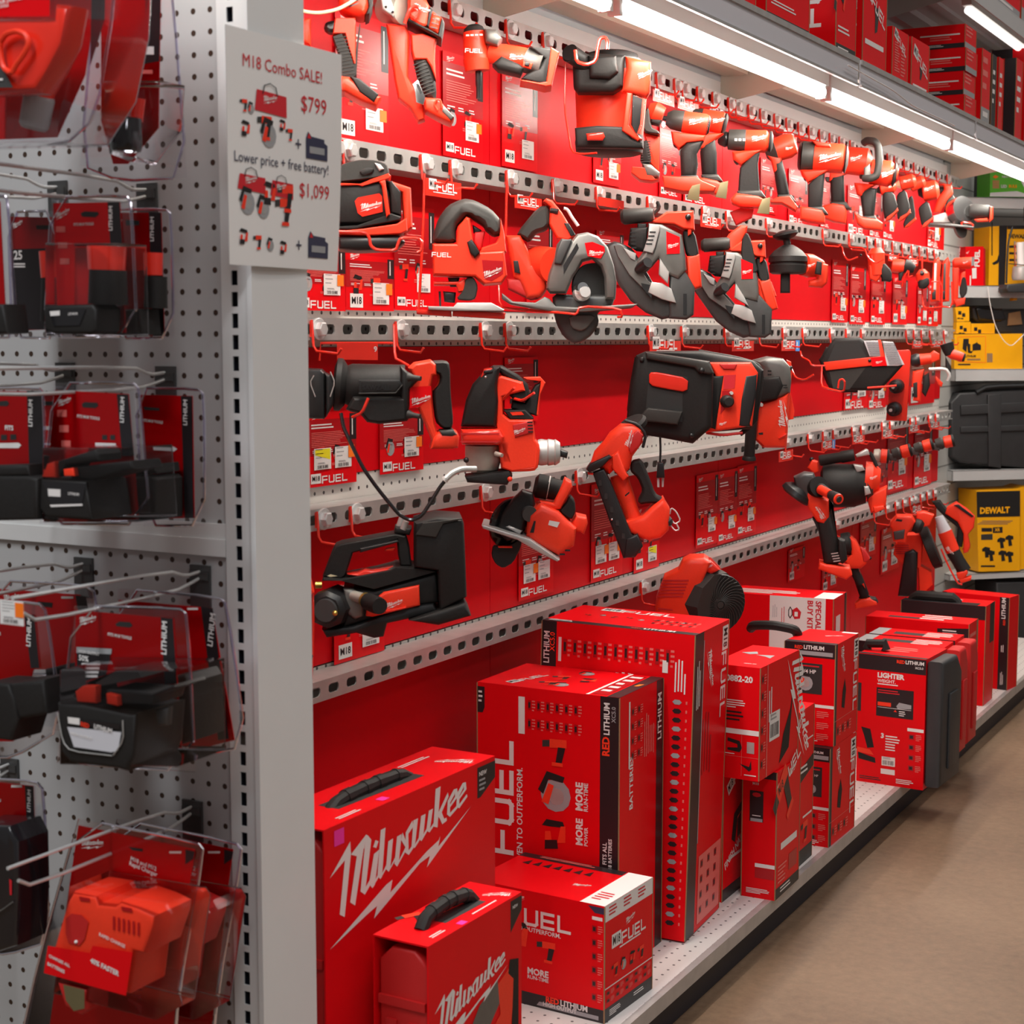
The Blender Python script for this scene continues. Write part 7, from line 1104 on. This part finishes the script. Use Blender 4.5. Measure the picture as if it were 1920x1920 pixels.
# top row starter kit
t = pack('big clear pack with red moulded tool shell and grey cap, top left corner', 'a', .2, '-400,-400 860,-400 860,0 720,880 470,1100 -400,1120', '-380,-380 740,-380 720,0 640,560 430,1030 -380,1060', .08,
     p('gloss_red', '-380,130 385,125 390,20 520,35 470,330 350,560 270,690 -380,720', 34, -17, 10), u(TR, '30,330,6 90,260,8 170,240,8 240,270,8 260,340,8 220,420,8 160,500,8 130,560,8 60,520,6 40,440,6', 22, closed=True), fl('print_red', '-380,0 385,0 385,125 -380,130', 2), tx('OUR OWN KIT', 0, 40, 270, 3, 3, W_, .03), tx('TOOLS', 5, 70, 110, 3, 3), fl('dark_metal', '-40,480 30,500 115,660 -40,660', 3), slots(W_, 20, 600, 20, 600, 1, 25, 8, 4), strip='720,-300 800,-300 790,150 680,500 690,0', sub='tool_shell', name='starter_kit_pack', win='-380,-380 760,-380 740,200 640,700 420,1050 -380,1070')
t.part('battery_cap', c('print_grey', (400, 990), (450, 740), '0,90 .1,110 .9,115 1,105', 20, 30, 30), c('gloss_red', (450, 740), (490, 580), '0,105 1,110', 20, 30, 30), bl('zinc', 262, 805, 24, 70))
pack('second big clear pack with black battery behind the top-left starter kit', 'a', .10, '740,-300 1240,-300 1300,0 1400,1330 900,1360 600,1240', '760,-280 1210,-280 1190,960 960,1230 850,1230 760,900', .05,
     c('gloss_black', (900, 1130), (900, 880), '0,110 .1,120 .9,120 1,115', 20, -10, -10), c('gloss_red', (930, 900), (950, 720), '0,50 1,52', 16, -20, -20), strip='1100,-280 1215,-280 1200,460 1085,480', txt=[ST(1140, 120, 150, 86), slots(W_, 1130, 380, 1130, 380, 1, 30, 30, .9), slots(PK, 1060, 540, 1060, 540, 1, 90, 14, .9), bl('galv', 1045, 280, 18, 1), bl('galv', 670, 180, 18, 1)], name='starter_kit_pack', win='760,600 1180,600 1160,950 960,1210 800,1150')
# ------------------------------------------------------------------ corner shelving beyond the tool wall
def cz(py, px=1850, off=0): return hit(px, py, P45+N45*off, N45).z
SH = [(370, .040), (536, .045), (692, .045), (881, .040), (1075, .022)]
nmz = ['carrying the green bulb carton', 'carrying the tall yellow carton and lantern', 'carrying the wide yellow carton', 'carrying the black storage case', 'carrying the upright yellow and black carton']
SHZ = []
for (py, lh), nm in zip(SH, nmz):
    z = cz(py); SHZ.append(z); O0 = P45+D45*.03
    m = MB().use('shelf_grey').hexa(O0+Vector((0, 0, z-.004)), D45*1.9, -N45*.44, (0, 0, .004)); m.hexa(O0+Vector((0, 0, z-lh)), D45*1.9, -N45*.004, (0, 0, lh)); m.hexa(O0+Vector((0, 0, z-lh)), D45*.004, -N45*.3, (0, 0, lh))
    tag(m.build('corner_shelf', None, O0+Vector((0, 0, z))), 'grey corner shelf %s' % nm, 'shelf', 'grey shelves in the far corner')
def FT(name, label, crop, anchor, off, cat): return Tool(name, label, crop, anchor, cat=cat, N=N45, P0=P45+N45*off)
YW = 'yellow'
t = FT('bulb_carton', 'bright green light bulb carton on the topmost corner shelf', 'Z', (700, 200), -.06, 'box'); t.part('carton', p('green', '560,110 930,95 930,333 555,330', 90, -45, 0), fl(W_, '558,295 800,280 930,320 930,332 556,328', .4), tx('LED', 655, 250, 60, 0, 1, W_, .04), tx('BULB', 725, 250, 85, 0, 1, 'yellow', .04), tx('NEXT-GEN', 665, 160, 130, 0, 1), fl('orange', '605,135 635,150 605,168 580,152', .6), slots('print_pink', 610, 190, 610, 250, 5, 30, 4, .6), fl('white', '835,190 880,160 930,170 930,260 870,260', .6))
t = FT('steel_divider', 'dark reflective steel divider standing beside the green carton', 'Z', (490, 200), -.16, 'divider'); t.part('sheet', p('dark_metal', '430,90 556,85 552,334 422,334', 20, 0, 1))
t = FT('power_tool_carton', 'small red carton half hidden behind the upright nailers, corner shelf', 'Z', (230, 900), -.1, 'box'); t.part('carton', p('print_red', '160,785 300,780 300,1130 165,1130', 100, -50, 0), lg(200, 860, 60, 0, .5), tx('FUEL', 285, 880, 90, 90, .8, W_, .03))
t = FT('power_tool_carton', 'red carton with vertical white lettering beside the tall yellow carton', 'Z', (420, 950), -.06, 'box'); t.part('carton', p('print_red', '337,780 500,777 500,1130 337,1130', 110, -55, 0), p('print_dark', '500,777 530,800 530,1128 500,1130', 100, -60, 0), tx('FUEL', 462, 960, 150, 90, .8, W_, .04), fl('print_grey', '355,875 415,872 418,950 360,955', .6), fl(W_, '395,975 435,970 435,1065 397,1068', .6), fl(W_, '375,1040 385,1040 385,1130 375,1130', .6), lg(345, 850, 40, 30, .8))
t = FT('tool_carton', 'tall yellow and black carton standing on the second corner shelf', 'Z', (700, 850), -.10, 'box'); t.part('carton', p(YW, '555,600 700,590 960,590 960,1128 545,1128', 110, -55, 0), fl('ink', '640,590 712,590 690,1128 632,1128', .6), fl('ink', '712,590 960,590 960,622 714,622', .6), tx('DEWALT', 722, 705, 200, 0, 1, 'ink', .04), slots('rubber', 575, 620, 575, 800, 3, 5, 60, .6), fl('rubber', '575,930 620,900 635,850 645,880 630,930 590,945', .7), slots('ink', 780, 780, 780, 900, 3, 50, 10, .7))
t = FT('lantern', 'black-framed lantern with white glass cylinder beside the yellow carton', 'Z', (820, 900), .05, 'lantern'); t.part('globe', c('clear', (835, 960), (830, 730), '0,58 1,56', 20), c('print_white', (835, 950), (830, 740), '0,34 1,34', 16)); t.part('lamp_base', c('galv', (835, 1080), (835, 955), '0,70 .2,80 .9,72 1,62', 22)); t.part('frame', u(BK, '705,1110,0 712,900,0 722,740,0 760,600,0', 9), u(BK, '960,1110,0 950,740,0 920,600,0', 9), u(BK, '700,935,20 850,950,30 950,930,20', 4)); t.part('foot', p('plastic_case', '690,1120 960,1100 960,1190 700,1195 680,1160', 60, -10, 6)); t.part('hanger', u(BK, '940,380,10 855,400,10 855,580,10 940,600,10', 9))
t = FT('tool_case', 'black case with moulded handle lying above the wide yellow carton', 'Z', (530, 1390), -.10, 'case'); t.part('shell', p('plastic_case', '380,1330 410,1310 560,1310 600,1350 700,1350 860,1340 860,1558 620,1558 590,1470 430,1455 390,1420', 110, -40, 10), p('gloss_black', '400,1330 640,1340 680,1430 620,1455 430,1440', 30, 10, 8)); t.part('handle', p(YW, '690,1270 710,1210 840,1205 930,1270 930,1285 850,1280 840,1250 740,1240 735,1265', 24, 40, 4)); t.part('side', p('cardboard', '700,1380 800,1360 820,1480 690,1490', 8, 20, 2))
for q, lb in (('245,1325 370,1320 372,1450 262,1455', 'small yellow carton on top of its stack, far corner'), ('258,1458 384,1456 384,1562 255,1562', 'small yellow carton under another, left of the striped flat one'), ('388,1472 600,1470 600,1562 387,1562', 'flat yellow carton in front of the black case')):
    t = FT('accessory_carton', lb, 'Z', tuple(pts(q)[0]), -.03, 'box'); X0, Y0 = pts(q)[0]; t.part('carton', p(YW, q, 80, -40, 0), slots('ink', X0+40, Y0+50, X0+75, Y0+70, 2, 14, 16, .6), slots('rubber', X0+30, Y0+100, X0+60, Y0+102, 2, 12, 5, .6))
t = FT('battery_carton', 'wide yellow carton with printed battery picture on the third corner shelf', 'Z', (540, 1700), -.02, 'box'); t.part('carton', p(YW, '240,1570 850,1562 850,1880 236,1880', 120, -60, 0), *[fl('orange', q, .5) for q in ('270,1590 520,1585 520,1590 270,1595', '515,1590 520,1590 520,1820 515,1820', '265,1595 270,1595 270,1815 265,1815', '270,1810 520,1820 520,1825 270,1817')], fl('ink', '318,1610 365,1608 365,1650 380,1660 380,1720 400,1720 400,1660 440,1640 430,1610 445,1650 475,1665 475,1710 405,1715 390,1740 360,1735 350,1660 345,1730 310,1700 312,1665', .7), tx('LITHIUM', 335, 1775, 105, 0, .8, 'ink', .02), slots('cardboard', 410, 1795, 410, 1795, 1, 60, 7, .7), fl('cardboard', '530,1740 580,1740 580,1820 530,1820', .5), slots('ink', 325, 1840, 325, 1840, 1, 55, 6, .7))
t = FT('storage_case', 'big matte black storage case on the fourth corner shelf', 'X', (1860, 800), -.01, 'case'); t.part('shell', p('plastic_case', '1783,755 1800,737 1960,728 1960,880 1806,868 1785,856', 180, -90, 8), p('plastic_case', '1800,760 1960,752 1960,770 1800,778', 10, 4, 3), p('plastic_case', '1800,800 1960,796 1960,806 1800,811', 8, 3, 2), p('plastic_case', '1850,740 1875,738 1875,878 1852,874', 12, 4, 3)); t.part('lid_handle', u(BK, '1830,736,0 1850,725,0 1960,722,0', 5))
t = FT('tool_kit_carton', 'upright yellow and black carton with DEWALT lettering, lowest loaded corner shelf', 'O', (1680, 1000), .0, 'box'); t.part('carton', p(YW, '1512,640 1885,625 1885,1325 1530,1335', 130, -65, 0), p(YW, '1885,625 1960,600 1960,1310 1885,1325', 110, -70, 0), fl('rubber', '1512,650 1885,640 1885,860 1516,868', .6), tx('DEWALT', 1540, 840, 290, 0, 1, 'yellow', .05), slots('cardboard', 1690, 900, 1650, 925, 3, 130, 3, .6), fl('ink', '1652,955 1735,950 1735,1000 1652,1002', .6), tx('XR', 1665, 990, 55, 0, 1, 'yellow', .03), fl('rubber_light', '1552,1015 1650,1010 1650,1060 1552,1062', .6), slots('ink', 1600, 975, 1600, 975, 1, 45, 16, .6), *[fl('rubber', ' '.join('%g,%g' % (x*.45+bx, y*.45+by) for x, y in pts('0,40 60,0 150,20 150,80 110,90 130,200 60,210 50,90 0,90')), .7) for bx, by in ((1690, 1040), (1760, 1020), (1560, 1120), (1600, 1150), (1700, 1150), (1760, 1160))], slots('ink', 1610, 1287, 1610, 1287, 1, 60, 7, .7))
t = FT('tool_kit_carton', 'second upright yellow carton, just showing behind the lettered one', 'O', (1520, 1000), -.14, 'box'); t.part('carton', p(YW, '1500,820 1560,818 1560,1318 1498,1305', 100, -50, 0))
t = FT('tool_case', 'black case on the corner floor deck behind the farthest red carton', 'X', (1890, 1170), -.01, 'case'); t.part('shell', p('plastic_case', '1868,1092 1960,1090 1960,1250 1872,1250', 160, -80, 8))
P = [hit(x, y, P45+N45*.02, N45) for x, y in ((1852, 537), (1856, 570), (1866, 612), (1882, 640), (1896, 650), (1912, 635), (1925, 622))]
tag(MB().use('white').tube([Vector(q) for q in chaikin([tuple(q) for q in P], 2, False)], .0016, 6).build('white_cord'), 'thin white cord hanging from the lantern shelf over the yellow carton', 'cord')
